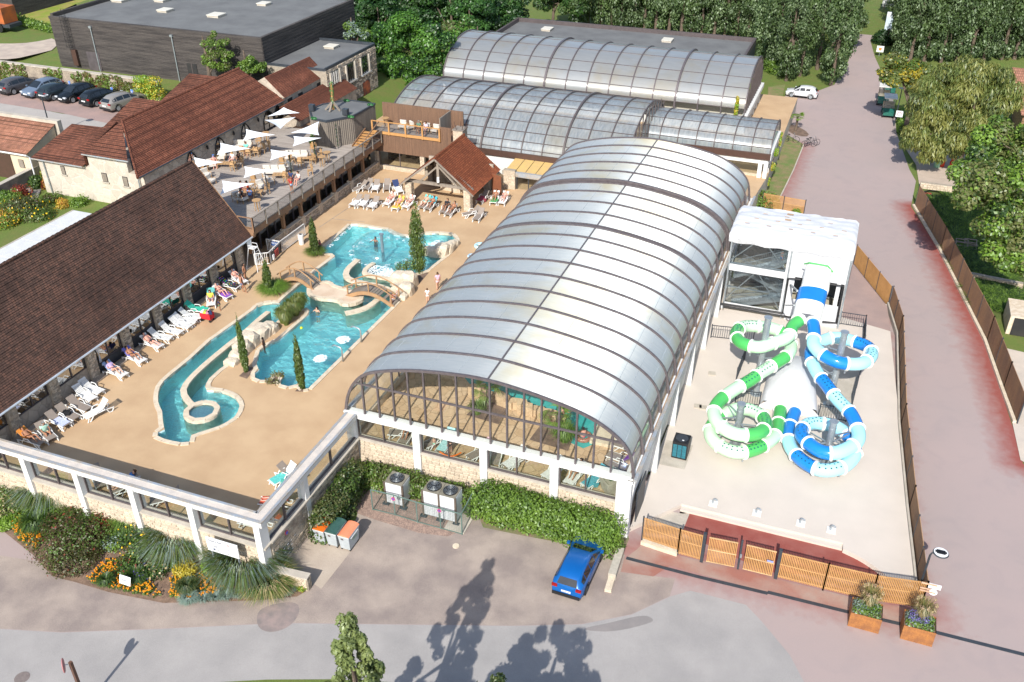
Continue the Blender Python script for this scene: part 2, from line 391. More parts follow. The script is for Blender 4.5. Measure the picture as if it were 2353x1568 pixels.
# red footway, white slab, drain channel
sheet('footway',[g(2,3,1150,350),g(2,3,1030,440),g(2,3,1000,555),g(2,3,1300,600),g(2,3,1450,500),g(2,3,2347,745),g(3,3,0,745),g(3,3,1200,1030),g(3,3,1400,900),g(3,3,930,830),g(3,3,90,620),g(2,3,2347,590),g(2,3,1530,405),g(2,3,1200,300)],.006,mat('red_tarmac_worn',(.30,.13,.10),(.34,.25,.21),.5,.9,.2,80,fine=.1))
sheet('footway',[g(2,3,1635,15),g(2,3,1560,200),g(2,3,2347,560),g(3,3,0,560),g(3,3,1110,640),g(3,3,880,450),g(3,3,690,352),g(3,3,0,190)],.010,mat('red_tarmac',(.26,.065,.05),(.30,.10,.08),.8,.9,.2,80,fine=.08))
sheet('concrete_slab',[g(2,2,1170,1520),g(2,2,1570,1590),g(2,3,1635,15),g(2,3,1570,180),g(2,3,1180,90)],.014,M_conc)
b=MB();dr=[g(2,3,1050,430),g(2,3,1700,600),g(2,3,2347,755),g(3,3,0,745),g(3,3,730,925),g(3,3,1430,1085),g(3,3,2400,1330)]
b.ribbon(dr,.22,.0,.02);b.build('drain_channel',M_anth,kind='structure')
for q in([(1,1,700,445),(1,1,880,325)],[(1,1,580,525),(1,1,700,445)],[(1,1,700,445),(1,1,1000,475)]):
 b=MB();b.ribbon([g(*t,D)for t in q],.07,D,D+.006);b.build('drain_channel',mat('pale_drain',(.36,.30,.25)),kind='structure')
 # slide yard
yard=[Vector((-7.9,39.6,0)),g(2,2,1560,1500,YD),g(3,3,0,130,YD),g(3,3,690,290,YD)]
cur=chaikin([g(3,3,690,345,YD),g(3,3,850,420,YD),g(3,3,1000,520,YD),g(3,3,1110,610,YD)],2,False)
yard+=cur+[g(3,3,1345,685,YD),g(3,2,1285,1500,YD),g(3,2,1215,800,YD),g(3,1,1125,1480,YD),g(3,1,1090,1230,YD),Vector((2.2,72.5,0)),Vector((-8.2,72.5,0))]
b=MB();b.prism([(p.x,p.y)for p in yard],-.1,YD);b.build('slide_yard',M_sand,kind='structure')
sheet('yard_paving',[g(3,1,680,1350,YD),g(3,1,1125,1480,YD),g(3,1,1095,1250,YD),g(3,1,780,860,YD),g(3,1,700,1200,YD)],YD+.01,mat('pink_paving',(.36,.26,.23),(.31,.23,.21),.8,.9,.2,60))
for k in(1,2):
 q=[g(2,2,1560,1500,YD),g(3,3,690,290,YD)];off=Vector((0,-.34*k,0))
 b=MB();b.lo((min(q[0].x,q[1].x),q[0].y-.34*k,0),(q[1].x,q[0].y-.34*(k-1),YD-.15*k));b.build('step',M_sand,kind='structure')
 # grass strips by the lane
sheet('lawn_strip',[g(3,0,0,800),g(3,0,160,780),g(3,0,130,900),g(3,0,90,1080),g(3,0,150,1240),g(3,0,330,1330),g(3,1,235,0),g(3,1,105,265),g(2,1,2200,300),g(3,1,-60,0),g(3,0,0,1300)],.02,mat('lawn',(.13,.19,.05),(.25,.19,.10),.9,.95,.6,25,fine=.3))
b=MB();b.ribbon(gs(3,1,[(105,265),(235,0)])+[g(3,0,330,1330)],.12,0,.12);b.build('kerb',M_conc,kind='structure')
#  pool deck with its basins
def cv(lst):
 out=[]
 for c,r,pts in lst:out+=gs(c,r,pts,D)
 return out
pool_out=cv([(1,1,[(870,500),(870,500),(955,503),(1090,530),(1225,548),(1265,592),(1420,612),(1500,598),(1560,580),(1700,577),(1800,592),(1842,628),(1843,665),(1790,740),(1740,790),(1692,822),(1560,928),(1540,935),(1440,955),(1380,960),(1310,925),(1290,975),(1265,1000),(1290,1080),(1330,1170),(1240,1265),(1240,1265)]),(1,2,[(462,462),(462,462),(450,465),(385,388),(330,432),(330,432),(205,400),(265,318),(235,300),(180,295),(150,320),(100,375),(100,378),(-10,358),(-10,300),(30,262),(10,250),(0,235)]),(1,1,[(40,1640),(215,1560),(480,1330),(492,1285),(465,1262),(300,1300),(185,1400),(140,1445)]),(0,1,[(2300,1530)]),(0,2,[(2180,60),(2165,115),(2110,210),(2040,245),(1925,350),(1885,415),(1900,452),(2060,470),(2150,512),(2200,570),(2205,620),(2165,700),(2040,780),(1850,842),(1762,862),(1762,862),(1740,942),(1740,942),(1640,938),(1510,905),(1415,862),(1415,862),(1512,815),(1500,750),(1490,640),(1465,600),(1450,545),(1462,440),(1500,380),(1590,300),(1750,170),(1935,0)]),(0,1,[(2100,1450),(2353,1268)]),(1,1,[(20,1235),(120,1215),(215,1222),(215,1222),(250,1180),(400,1050),(520,950),(725,795),(725,780),(700,768),(640,765),(612,735),(625,715)])])
pool_out=[(p.x,p.y)for p in pool_out]
deck=[(-45.4,29.3),(-25.5,29.3),(-25.5,39.2),(-8.3,39.2),(-8.3,82),(-7.5,92.2),(-7.5,120),(-12,120),(-62,120),(-62,60),(-56,60),(-56,29.3)]
b=MB();b.flat(deck,D,[pool_out]);b.build('pool_deck',M_deck,kind='structure')
b=MB();b.prism(deck,-.5,D-.02,top=False);b.build('deck_edge',M_conc,kind='structure')
def pool_floor():
 m,n,l,b_,out=nodes('pool_liner');tc=n.new('ShaderNodeTexCoord');co=tc.outputs['Object']
 c=ramp(n,l,noise_node(n,l,co,.22,2),[(.35,(.62,.92,.93)),(.65,(.74,.95,.94))])
 f=ramp(n,l,noise_node(n,l,co,9,2),[(.35,(.9,)*3),(.65,(1.08,)*3)])
 l.new(mixc(n,l,1.,c,f,'MULTIPLY'),b_.inputs['Base Color']);b_.inputs['Roughness'].default_value=.5;return m
M_liner=pool_floor()
b=MB();b.flat(pool_out,D-1.15)
n_=len(pool_out);b.add([(x,y,D)for x,y in pool_out]+[(x,y,D-1.15)for x,y in pool_out],[(i,(i+1)%n_,n_+(i+1)%n_,n_+i)for i in range(n_)])
b.build('pool_basin',M_liner,kind='structure')
def water_mat(name,tint,bump,scale):
 m,n,l,b_,out=nodes(name);n.remove(b_);tc=n.new('ShaderNodeTexCoord');co=tc.outputs['Object']
 bp=n.new('ShaderNodeBump');bp.inputs['Strength'].default_value=bump;bp.inputs['Distance'].default_value=.12
 v=n.new('ShaderNodeTexVoronoi');v.feature='SMOOTH_F1';v.inputs['Scale'].default_value=scale
 no=n.new('ShaderNodeTexNoise');no.inputs['Scale'].default_value=1.2;no.inputs['Detail'].default_value=3;l.new(co,no.inputs[0])
 mx=mixc(n,l,.25,co,no.outputs['Color']);l.new(mx,v.inputs['Vector'])
 n2=noise_node(n,l,co,scale*1.7,4,.6,.6);ad=n.new('ShaderNodeMath');ad.operation='ADD';l.new(v.outputs['Distance'],ad.inputs[0]);l.new(n2,ad.inputs[1])
 l.new(ad.outputs[0],bp.inputs['Height'])
 t=n.new('ShaderNodeBsdfRefraction');t.inputs['IOR'].default_value=1.33;t.inputs['Roughness'].default_value=0;t.inputs[0].default_value=(*tint,1);l.new(bp.outputs[0],t.inputs['Normal'])
 tr=n.new('ShaderNodeBsdfTransparent');tr.inputs[0].default_value=(*tint,1)
 gl=n.new('ShaderNodeBsdfGlossy');gl.inputs['Roughness'].default_value=.06;l.new(bp.outputs[0],gl.inputs['Normal'])
 fz=n.new('ShaderNodeFresnel');fz.inputs[0].default_value=1.33;l.new(bp.outputs[0],fz.inputs['Normal'])
 a=n.new('ShaderNodeMixShader');a.inputs[0].default_value=.85;l.new(t.outputs[0],a.inputs[1]);l.new(tr.outputs[0],a.inputs[2])
 c=n.new('ShaderNodeMixShader');l.new(fz.outputs[0],c.inputs[0]);l.new(a.outputs[0],c.inputs[1]);l.new(gl.outputs[0],c.inputs[2])
 l.new(c.outputs[0],out.inputs[0]);return m
M_water=water_mat('pool_water',(.62,.955,.975),.9,1.9)
b=MB();b.flat(pool_out,D-.14);b.build('pool_water',M_water,kind='structure')
# kerb stones round the basin: single coping pieces
po=[Vector((x,y))for x,y in pool_out]
pp=[po[0]]
for p in po[1:]:
 if(p-pp[-1]).length>.05:pp.append(p)
if(pp[0]-pp[-1]).length<.05:pp.pop()
area=sum(pp[i].x*pp[(i+1)%len(pp)].y-pp[(i+1)%len(pp)].x*pp[i].y for i in range(len(pp)))
def resample(path,step,closed):
 path=[Vector((p[0],p[1]))for p in path]
 if closed:path=path+[path[0]]
 L=[0]
 for i in range(1,len(path)):L.append(L[-1]+(path[i]-path[i-1]).length)
 n=max(2,round(L[-1]/step));out=[];k=0
 for i in range(n+(0 if closed else 1)):
  d=L[-1]*i/n
  while k<len(L)-2 and L[k+1]<d:k+=1
  out.append(path[k].lerp(path[k+1],(d-L[k])/max(1e-6,L[k+1]-L[k])))
 return out
coping=empty('pool_coping','cream stone coping running round the edge of the outdoor pool','coping',(0,0,D))
def kerbstones(path,w,z0,z1,step,closed,parent,off=0,name='coping_stone',m=M_kerb):
 R_=resample(path,step,closed);n=len(R_);
 for i in range(n if closed else n-1):
  a,b=R_[i],R_[(i+1)%n];t=(b-a)
  if t.length<.02:continue
  L_=t.length;t.normalize();nn=Vector((-t.y,t.x))*off;dz=rnd.uniform(-.006,.006)
  k=MB();k.bar((*(a+nn+t*.008),(z0+z1)/2+dz),(*(b+nn-t*.008+t*.02),(z0+z1)/2+dz),w,z1-z0);k.build(name,m,parent)
sg=-1 if area>0 else 1
kerbstones(pp,.30,D-.18,D+.06,.62,True,coping,off=.15*sg)
def wallcurb(name,label,pts,w,z1,closed=False,it=2):
 pts=chaikin(pts,it,closed);e=empty(name,label,'kerb',(pts[0].x,pts[0].y,D))
 b=MB();b.ribbon([(p.x,p.y)for p in pts],w-.04,D-1.15,z1-.06,closed);b.build('wall',M_kerb,e)
 kerbstones(pts,w,z1-.07,z1,.7,closed,e,name='coping_stone')
 return e
wallcurb('pool_divider','curved stone divider with a hooked end below the fountain',gs(1,1,[(940,820),(850,895),(815,960),(860,1010),(990,1035),(1130,1060),(1230,1100)],D),.5,D+.05)
wallcurb('pool_divider','pale curved stone divider beside the white foam bay',gs(1,1,[(1085,850),(1005,905),(985,950),(1090,975),(1260,1000)],D),.4,D+.05)
wallcurb('pool_divider','short stone divider under the second footbridge',gs(1,1,[(1120,1185),(1040,1250),(930,1290),(820,1310)],D),.5,D+.02)
wallcurb('pool_divider','long stone divider down the middle of the lazy river',gs(1,1,[(115,1300),(0,1395)],D)+gs(0,1,[(2240,1500)],D)+gs(0,2,[(2090,45),(1800,290),(1680,430),(1690,510),(1765,590)],D),.42,D+.05)
ringc=g(0,2,1855,650,D);rr=[ringc+Vector((1.02*math.cos(a),1.02*math.sin(a),0))for a in[i*PI/12 for i in range(24)]]
wallcurb('round_basin','round stone basin at the curl of the lazy river',rr,.34,D+.10,True,0)
b=MB();b.cyl((ringc.x,ringc.y,D-1.1),.88,.98,28);b.build('round_basin_floor',M_liner,kind='structure')
b=MB();b.flat([(ringc.x+.88*math.cos(k*PI/14),ringc.y+.88*math.sin(k*PI/14))for k in range(28)],D-.09);b.build('round_basin_water',water_mat('still_water',(.75,.9,.9),.05,2),kind='structure')
#  helpers for buildings
UNIT=[]
for k in range(4):
 r_=random.Random(k);b=MB();j=lambda a:r_.uniform(-a,a)
 f0=[(-.5,0,-.5),(.5,0,-.5),(.5,0,.5),(-.5,0,.5)];f1=[(x*(.86+j(.06)),-1+j(.2),z*(.80+j(.08)))for x,y,z in f0]
 b.add(f0+f1,[(0,1,5,4),(1,2,6,5),(2,3,7,6),(3,0,4,7),(4,5,6,7)]);UNIT.append(b)
def stone_face(parent,p0,p1,z0,z1,h,wd,out,mats,single=True,depth=.04,seed=1,name='stone',ztop=None):
 """courses of uneven stones on the upright face p0-p1; out = unit vector pointing out of the wall"""
 R=random.Random(seed);p0=Vector((*p0[:2],0));p1=Vector((*p1[:2],0));L=(p1-p0).length;u=(p1-p0)/L;o=Vector((*out[:2],0))
 if not isinstance(mats,(list,tuple)):mats=[mats]
 big=[MB()for _ in mats];meshes=None
 if single:
  meshes=[]
  for m_ in mats:
   for U in UNIT:
    me=bpy.data.meshes.new(name);me.from_pydata(U.v,[],U.f);me.materials.append(m_);meshes.append(me)
 rot=Matrix((u,-o,Vector((0,0,1)))).transposed();Mi=WM[parent.name].inverted();z=z0;n=0;ang=math.atan2(u.y,u.x)
 flip=1 if u.cross(-o).z>0 else-1
 while z<z1-.03:
  hh=min(h*R.uniform(.75,1.3),z1-z);x=-R.uniform(0,wd*.5)
  while x<L:
   ww=wd*R.uniform(.6,1.5);a=max(0,x);e=min(L,x+ww);x+=ww
   if e-a<.04:continue
   if ztop and z+hh>ztop((a+e)/2):continue
   c=p0+u*((a+e)/2)+Vector((0,0,z+hh/2));sx,sz=(e-a)-.015,hh-.015;dp=depth*R.uniform(.6,1.4)
   if single:
    ob=bpy.data.objects.new(name,R.choice(meshes));COL.objects.link(ob);ob.parent=parent
    Mw=Matrix.Translation(c)@rot.to_4x4()@Matrix.Diagonal((sx,dp,sz,1));ob.matrix_local=Mi@Mw;n+=1
   else:
    k=R.randrange(len(mats));U=UNIT[R.randrange(4)]
    big[k].add([c+rot@Vector((vx*sx,vy*dp,vz*sz))for vx,vy,vz in U.v],U.f)
  z+=hh
 if not single:
  for k,b in enumerate(big):
   if b.v:b.build('stonework' if name=='stone' else name,mats[k],parent,kind='stuff')
def tile_roof(parent,a,b,c,d,course,m,name='tile_course',thick=.045,ridge=None):
 """a-b along the eave, d-c along the top; overlapping tile courses stepped up the slope"""
 a,b,c,d=map(Vector,(a,b,c,d));n=max(3,round(((d-a).length+(c-b).length)/2/course));nn=(b-a).cross(d-a)
 if nn.length<1e-6:nn=(b-a).cross(c-a)
 nn.normalize();nn=nn if nn.z>0 else-nn;k=MB();rr=random.Random(3)
 for i in range(n):
  t0,t1=i/n,(i+1)/n;e=.03
  A,B_,C_,D_=a.lerp(d,t0),b.lerp(c,t0),b.lerp(c,t1),a.lerp(d,t1);up=nn*thick*rr.uniform(.8,1.25)
  k.add([A,B_,A+up,B_+up,C_+nn*.004,D_+nn*.004],[(0,1,3,2),(2,3,4,5),(0,2,5),(1,4,3)])
 k.build(name,m,parent,kind='stuff')
def tile_mat(name,c1,c2,c3,w_,h_,axis='Y',bumpd=.6):
 """clay tiles: one shade per tile, in courses; stains over it"""
 m,n,l,b,out=nodes(name);tc=n.new('ShaderNodeTexCoord');co=tc.outputs['Object']
 br=n.new('ShaderNodeTexBrick');br.offset=.5;br.inputs['Scale'].default_value=1;br.inputs['Mortar Size'].default_value=.012
 br.inputs['Brick Width'].default_value=w_;br.inputs['Row Height'].default_value=h_
 br.inputs['Color1'].default_value=(0,0,0,1);br.inputs['Color2'].default_value=(1,1,1,1);br.inputs['Mortar'].default_value=(.5,.5,.5,1)
 sx=n.new('ShaderNodeSeparateXYZ');l.new(co,sx.inputs[0]);cx=n.new('ShaderNodeCombineXYZ')
 l.new(sx.outputs[1 if axis=='Y' else 0],cx.inputs[0]);l.new(sx.outputs[2],cx.inputs[1]);l.new(cx.outputs[0],br.inputs['Vector'])
 c=ramp(n,l,br.outputs['Color'],[(0,c1),(.5,c2),(1,c3)])
 st=ramp(n,l,noise_node(n,l,co,.28,5,.6),[(.36,(.72,.70,.68)),(.58,(1.08,1.05,1.0))])
 st2=ramp(n,l,noise_node(n,l,co,2.4,4,.7),[(.28,(.75,.75,.72)),(.5,(1,1,1)),(.72,(1.15,1.1,1.1))])
 c=mixc(n,l,1.,mixc(n,l,1.,c,st,'MULTIPLY'),st2,'MULTIPLY');c=mixc(n,l,br.outputs['Fac'],c,tuple(x*.35 for x in c2))
 l.new(c,b.inputs['Base Color']);b.inputs['Roughness'].default_value=.88;b.inputs['Specular IOR Level'].default_value=.25
 bp=n.new('ShaderNodeBump');bp.inputs['Strength'].default_value=bumpd;bp.inputs['Distance'].default_value=.03;bp.invert=True
 l.new(br.outputs['Fac'],bp.inputs['Height']);l.new(bp.outputs[0],b.inputs['Normal']);return m
M_tiledark=tile_mat('brown_flat_tiles',(.075,.046,.038),(.10,.058,.046),(.135,.072,.054),.24,.228)
M_tilered=tile_mat('red_clay_tiles',(.17,.066,.044),(.22,.082,.052),(.28,.11,.068),.20,.084)
M_tileredx=tile_mat('red_clay_tiles_end',(.155,.068,.048),(.195,.082,.055),(.25,.105,.07),.20,.084,'X')
M_tileor=tile_mat('orange_clay_tiles',(.22,.066,.034),(.29,.088,.040),(.35,.12,.055),.20,.11)
M_tilepink=tile_mat('faded_pink_tiles',(.30,.15,.105),(.36,.18,.12),(.42,.21,.15),.22,.17,'X')
def crazy_mat(name,c1,c2,joint,scale):
 m,n,l,b,out=nodes(name);tc=n.new('ShaderNodeTexCoord');co=tc.outputs['Object']
 v=n.new('ShaderNodeTexVoronoi');v.inputs['Scale'].default_value=scale;l.new(co,v.inputs['Vector'])
 e=n.new('ShaderNodeTexVoronoi');e.feature='DISTANCE_TO_EDGE';e.inputs['Scale'].default_value=scale;l.new(co,e.inputs['Vector'])
 sp=n.new('ShaderNodeSeparateColor');l.new(v.outputs['Color'],sp.inputs[0])
 c=ramp(n,l,sp.outputs[0],[(0,c1),(1,c2)]);k=ramp(n,l,e.outputs['Distance'],[(.0,(0,0,0)),(.05,(1,1,1))])
 c=mixc(n,l,k,joint,c);f=ramp(n,l,noise_node(n,l,co,3,4),[(.3,(.88,)*3),(.7,(1.08,)*3)])
 l.new(mixc(n,l,1.,c,f,'MULTIPLY'),b.inputs['Base Color']);b.inputs['Roughness'].default_value=.9
 bp=n.new('ShaderNodeBump');bp.inputs['Strength'].default_value=.5;bp.inputs['Distance'].default_value=.03;l.new(k,bp.inputs['Height']);l.new(bp.outputs[0],b.inputs['Normal']);return m
M_crazy=crazy_mat('pale_rubble_masonry',(.46,.41,.34),(.56,.50,.42),(.56,.51,.44),1.1)
M_crazyg=crazy_mat('grey_rubble_masonry',(.36,.30,.24),(.48,.41,.33),(.30,.26,.21),1.5)
M_crazyf=crazy_mat('crazy_paving_slabs',(.50,.34,.20),(.58,.42,.27),(.38,.26,.16),1.6)
def wall_box(name,parent,lo,hi,m,**kw):
 b=MB();b.lo(lo,hi);return b.build(name,m,parent,**kw)
def pane(parent,a,b_,z0,z1,m=M_glass,name='pane',t=.02):
 """a sheet of glass standing between two ground points"""
 a=Vector((a[0],a[1],(z0+z1)/2));b2=Vector((b_[0],b_[1],(z0+z1)/2));k=MB();k.bar(a,b2,t,z1-z0);return k.build(name,m,parent)
def bars(parent,name,lst,w_,m,h_=None):
 for p,q in lst:
  k=MB();k.bar(p,q,w_,h_);k.build(name,m,parent)
  #  glass screen round the pool terrace, front and side
ZS,ZW,ZB=2.5,3.98,4.38
scr=empty('glass_screen','long white-framed glass screen on a low stone wall, left of the domed hall','glass screen',(-35,29.15,0))
b=MB();b.lo((-50,29.0,-.2),(-25.25,29.4,ZS-.1));b.lo((-25.6,29.4,-.2),(-25.2,39.1,ZS-.1));b.build('wall_core',M_mortar,scr)
b=MB();b.lo((-50,28.88,ZS-.1),(-25.1,29.45,ZS));b.lo((-25.65,29.45,ZS-.1),(-25.05,39.1,ZS));b.build('coping',M_conc,scr)
px=[-45.1,-41.24,-37.38,-33.52,-29.6]
for x in px+[-25.4]:
 b=MB();b.lo((x-.19,28.8,-.2),(x+.19,29.5,ZW+.15));b.build('pillar',M_white,scr)
b=MB();b.lo((-25.62,33.0,-.2),(-25.12,33.4,ZW+.15));b.build('pillar',M_white,scr)
b=MB();b.lo((-50,28.9,ZW),(-25.1,29.5,ZB-.03));b.lo((-25.7,29.5,ZW),(-25.1,39.0,ZB-.03));b.build('beam',M_white,scr)
b=MB();b.lo((-50,28.84,ZB-.03),(-25.04,29.0,ZB+.04));b.lo((-50,29.42,ZB-.03),(-25.7,29.56,ZB+.04));b.lo((-25.78,29.42,ZB-.03),(-25.62,39.0,ZB+.04));b.lo((-25.18,29.0,ZB-.03),(-25.02,39.0,ZB+.04));b.build('zinc_edging',M_zinc,scr)
b=MB();b.lo((-50,29.0,ZB-.02),(-25.18,29.42,ZB+.01));b.lo((-25.62,29.42,ZB-.02),(-25.18,39.0,ZB+.01));b.build('beam_top',mat('pinkish_rail',(.62,.55,.48),(.50,.46,.42),1.5,.8),scr)
for i in range(len(px)):
 x0=px[i]+.19;x1=(px+[-25.4])[i+1]-.19;xm=(x0+x1)/2+.05
 for a,c in((x0,xm),(xm,x1)):pane(scr,(a+.03,29.2),(c-.03,29.2),ZS+.05,ZW-.02)
 b=MB();b.lo((xm-.035,29.12,ZS),(xm+.035,29.26,ZW));b.build('mullion',M_bronze,scr)
 b=MB();b.lo((x0,29.14,ZS),(x1,29.26,ZS+.06));b.lo((x0,29.14,ZS+.06),(x0+.06,29.26,ZW));b.lo((x1-.06,29.14,ZS+.06),(x1,29.26,ZW));b.build('window_frame',M_bronze,scr)
for x in(-48.7,-47.6,-46.5):
 b=MB();b.lo((x-.05,29.12,.3),(x+.05,29.28,ZW));b.build('mullion',M_bronze,scr)
for y0,y1 in((29.5,33.0),(33.4,39.05)):
 ym=(y0+y1)/2
 for a,c in((y0,ym),(ym,y1)):pane(scr,(-25.38,a+.03),(-25.38,c-.03),ZS+.05,ZW-.02)
 b=MB();b.lo((-25.46,ym-.035,ZS),(-25.3,ym+.035,ZW));b.build('mullion',M_bronze,scr)
 b=MB();b.lo((-25.44,y0,ZS),(-25.32,y1,ZS+.06));b.build('window_frame',M_bronze,scr)
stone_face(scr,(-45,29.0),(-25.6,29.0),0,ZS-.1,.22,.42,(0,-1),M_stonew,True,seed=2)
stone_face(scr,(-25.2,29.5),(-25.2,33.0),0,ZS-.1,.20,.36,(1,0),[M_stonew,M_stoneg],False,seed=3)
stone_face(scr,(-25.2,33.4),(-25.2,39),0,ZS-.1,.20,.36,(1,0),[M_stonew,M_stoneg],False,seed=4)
# door grey panel low in the side wall
b=MB();b.lo((-25.19,35.6,0),(-25.13,37.6,1.7));b.build('service_door',mat('grey_door',(.45,.46,.44),rough=.6),scr)
# low stone wall by the letter boxes
lw=empty('stone_wall','low rough stone wall with a grey coping beside the letter boxes','wall',(-24,29.2,0))
wl0,wl1=Vector((-25.7,28.35,0)),Vector((-22.55,28.6,0))
b=MB();b.bar((-25.7,29.05,.43),(-22.95,29.25,.43),.34,.9);b.build('wall_core',M_mortar,lw)
b=MB();b.bar((-25.75,29.05,.92),(-22.9,29.26,.92),.46,.09);b.build('coping',M_conc,lw)
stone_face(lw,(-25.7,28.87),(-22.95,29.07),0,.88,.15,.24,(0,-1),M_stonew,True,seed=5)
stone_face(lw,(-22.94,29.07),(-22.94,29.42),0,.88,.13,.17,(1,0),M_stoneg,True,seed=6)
#  the domed swimming hall
FY=39.1
hall=empty('domed_hall','big swimming hall with a long translucent barrel roof and glazed front','domed hall',(-16.8,60,0))
b=MB();b.lo((-25.9,FY,ZW),(-7.85,FY+.5,ZB));b.lo((-25.95,FY-.08,ZB-.06),(-7.85,FY+.1,ZB+.03));b.build('beam',M_white,hall)
fp=[(-25.9,-25.2),(-21.38,-20.9),(-17.02,-16.56),(-12.66,-12.16),(-8.75,-7.9)]
for x0,x1 in fp:
 b=MB();b.lo((x0,FY-.05,-.2),(x1,FY+.48,ZW));b.build('pillar',M_white,hall)
b=MB();b.lo((-25.2,FY+.1,-.2),(-8.75,FY+.4,ZS-.12));b.build('plinth_wall',M_mortar,hall)
b=MB();b.lo((-25.2,FY-.02,ZS-.12),(-8.75,FY+.45,ZS));b.build('coping',M_conc,hall)
for i in range(4):
 x0,x1=fp[i][1],fp[i+1][0];xm=x0+(x1-x0)*.46
 stone_face(hall,(x0,FY+.1),(x1,FY+.1),.6,ZS-.14,.24,.34,(0,-1),M_stonew,True,seed=10+i)
 for a,c in((x0,xm),(xm,x1)):pane(hall,(a+.03,FY+.2),(c-.03,FY+.2),ZS+.05,ZW-.02)
 b=MB();b.lo((xm-.035,FY+.12,ZS),(xm+.035,FY+.27,ZW));b.build('mullion',M_bronze,hall)
 b=MB();b.lo((x0,FY+.13,ZS),(x1,FY+.27,ZS+.07));b.lo((x0,FY+.13,ZS+.07),(x0+.06,FY+.27,ZW));b.lo((x1-.06,FY+.13,ZS+.07),(x1,FY+.27,ZW));b.build('window_frame',M_bronze,hall)
ARC=[(-25.86,4.4),(-25.66,5.4),(-25.2,6.42),(-24.5,7.22),(-23.5,7.72),(-21.5,8.28),(-19.4,8.62),(-16.82,8.85),(-14.3,8.62),(-12.25,8.26),(-11.2,8.02),(-10.2,7.66),(-9.25,7.12),(-8.42,6.4),(-8.06,5.6),(-7.9,4.4)]
arc=[(p.x,p.y)for p in chaikin([Vector((x,z))for x,z in ARC],2,False)]
def offs(prof,d):
 out=[]
 for i,p in enumerate(prof):
  a=Vector(prof[max(0,i-1)]);c=Vector(prof[min(len(prof)-1,i+1)]);t=(c-a).normalized();out.append((p[0]-t.y*d,p[1]+t.x*d))
 return out
def poly_mat(name,c1,c2,stain,tr=.35,tdir=(0,1,0),rough=.32,streak=(2.5,.12,2.5),metal=.35,aniso=.85,grid=None,op=0.):
 """fluted polycarbonate sheet: lets light through, stretches the sun's gleam across the flutes"""
 m,n,l,b,out=nodes(name);tc=n.new('ShaderNodeTexCoord');co=tc.outputs['Object']
 mp=n.new('ShaderNodeMapping');mp.inputs['Scale'].default_value=streak;l.new(co,mp.inputs[0])
 s1=ramp(n,l,noise_node(n,l,mp.outputs[0],3.2,5,.6),[(.3,c1),(.7,c2)])
 s2=ramp(n,l,noise_node(n,l,co,.16,4,.6,.4),[(.5,(0,0,0)),(.75,(1,1,1))])
 c=mixc(n,l,s2,s1,stain)
 l.new(c,b.inputs['Base Color']);b.inputs['Roughness'].default_value=rough;b.inputs['Metallic'].default_value=metal
 b.inputs['Anisotropic'].default_value=aniso;b.inputs['Anisotropic Rotation'].default_value=.25
 ge=n.new('ShaderNodeNewGeometry');vm=n.new('ShaderNodeVectorMath');vm.operation='CROSS_PRODUCT';vm.inputs[1].default_value=tdir
 l.new(ge.outputs['Normal'],vm.inputs[0]);l.new(vm.outputs[0],b.inputs['Tangent'])
 t=n.new('ShaderNodeBsdfTranslucent');l.new(c,t.inputs[0]);a=n.new('ShaderNodeMixShader');a.inputs[0].default_value=tr
 l.new(b.outputs[0],a.inputs[1]);l.new(t.outputs[0],a.inputs[2]);sh=a.outputs[0]
 if op:
  tp=n.new('ShaderNodeBsdfTransparent');tp.inputs[0].default_value=(.8,.84,.86,1);q=n.new('ShaderNodeMixShader')
  ns=n.new('ShaderNodeMath');ns.operation='MULTIPLY';ns.inputs[1].default_value=op*2;l.new(noise_node(n,l,mp.outputs[0],1.5,3),ns.inputs[0]);l.new(ns.outputs[0],q.inputs[0])
  l.new(sh,q.inputs[1]);l.new(tp.outputs[0],q.inputs[2]);sh=q.outputs[0]
 l.new(sh,out.inputs[0]);return m
M_poly=poly_mat('fluted_polycarbonate',(.60,.65,.655),(.70,.73,.72),(.60,.55,.38),metal=.66,tr=.2,rough=.66,aniso=.97,streak=(.3,3.,.3))
M_polyv=glass('side_strip_glazing',(.80,.82,.80),.12,.08,.5);M_purlin_trace=mat('grey_purlin_trace',(.42,.47,.49),rough=.5)
RY=[39.25+i*(80.0-39.25)/19 for i in range(20)]
kc=min(range(len(arc)),key=lambda i:abs(arc[i][0]+16.82))
low=[i for i,p in enumerate(arc)if p[1]<5.9];iL=max(i for i in low if arc[i][0]<-20);iR=min(i for i in low if arc[i][0]>-12)
def barrel(b,prof,y0,y1):
 n=len(prof);vs=[(x,y0,z)for x,z in prof]+[(x,y1,z)for x,z in prof];b.add(vs,[(i,i+1,n+i+1,n+i)for i in range(n-1)]);return b
for i in range(19):
 y0,y1=RY[i]+.04,RY[i+1]-.04;up=.12 if i>=14 else 0
 ar=offs(arc,up)
 barrel(MB(),ar[iL:kc+1],y0,y1).build('roof_panel',M_poly,hall,smooth=True)
 barrel(MB(),ar[kc:iR+1],y0,y1).build('roof_panel',M_poly,hall,smooth=True)
 barrel(MB(),ar[:iL+1],y0,y1).build('side_pane',M_polyv,hall,smooth=True)
 barrel(MB(),ar[iR:],y0,y1).build('side_pane',M_polyv,hall,smooth=True)
def arch_rib(b,prof,y,w_,d,mi=0):
 o1=offs(prof,d*.7);o0=offs(prof,-d*.3);n=len(prof)
 vs=[(x,y-w_/2,z)for x,z in o0]+[(x,y-w_/2,z)for x,z in o1]+[(x,y+w_/2,z)for x,z in o1]+[(x,y+w_/2,z)for x,z in o0]
 return b.add(vs,[(k*n+i,k*n+i+1,((k+1)%4)*n+i+1,((k+1)%4)*n+i)for k in range(4)for i in range(n-1)],mi)
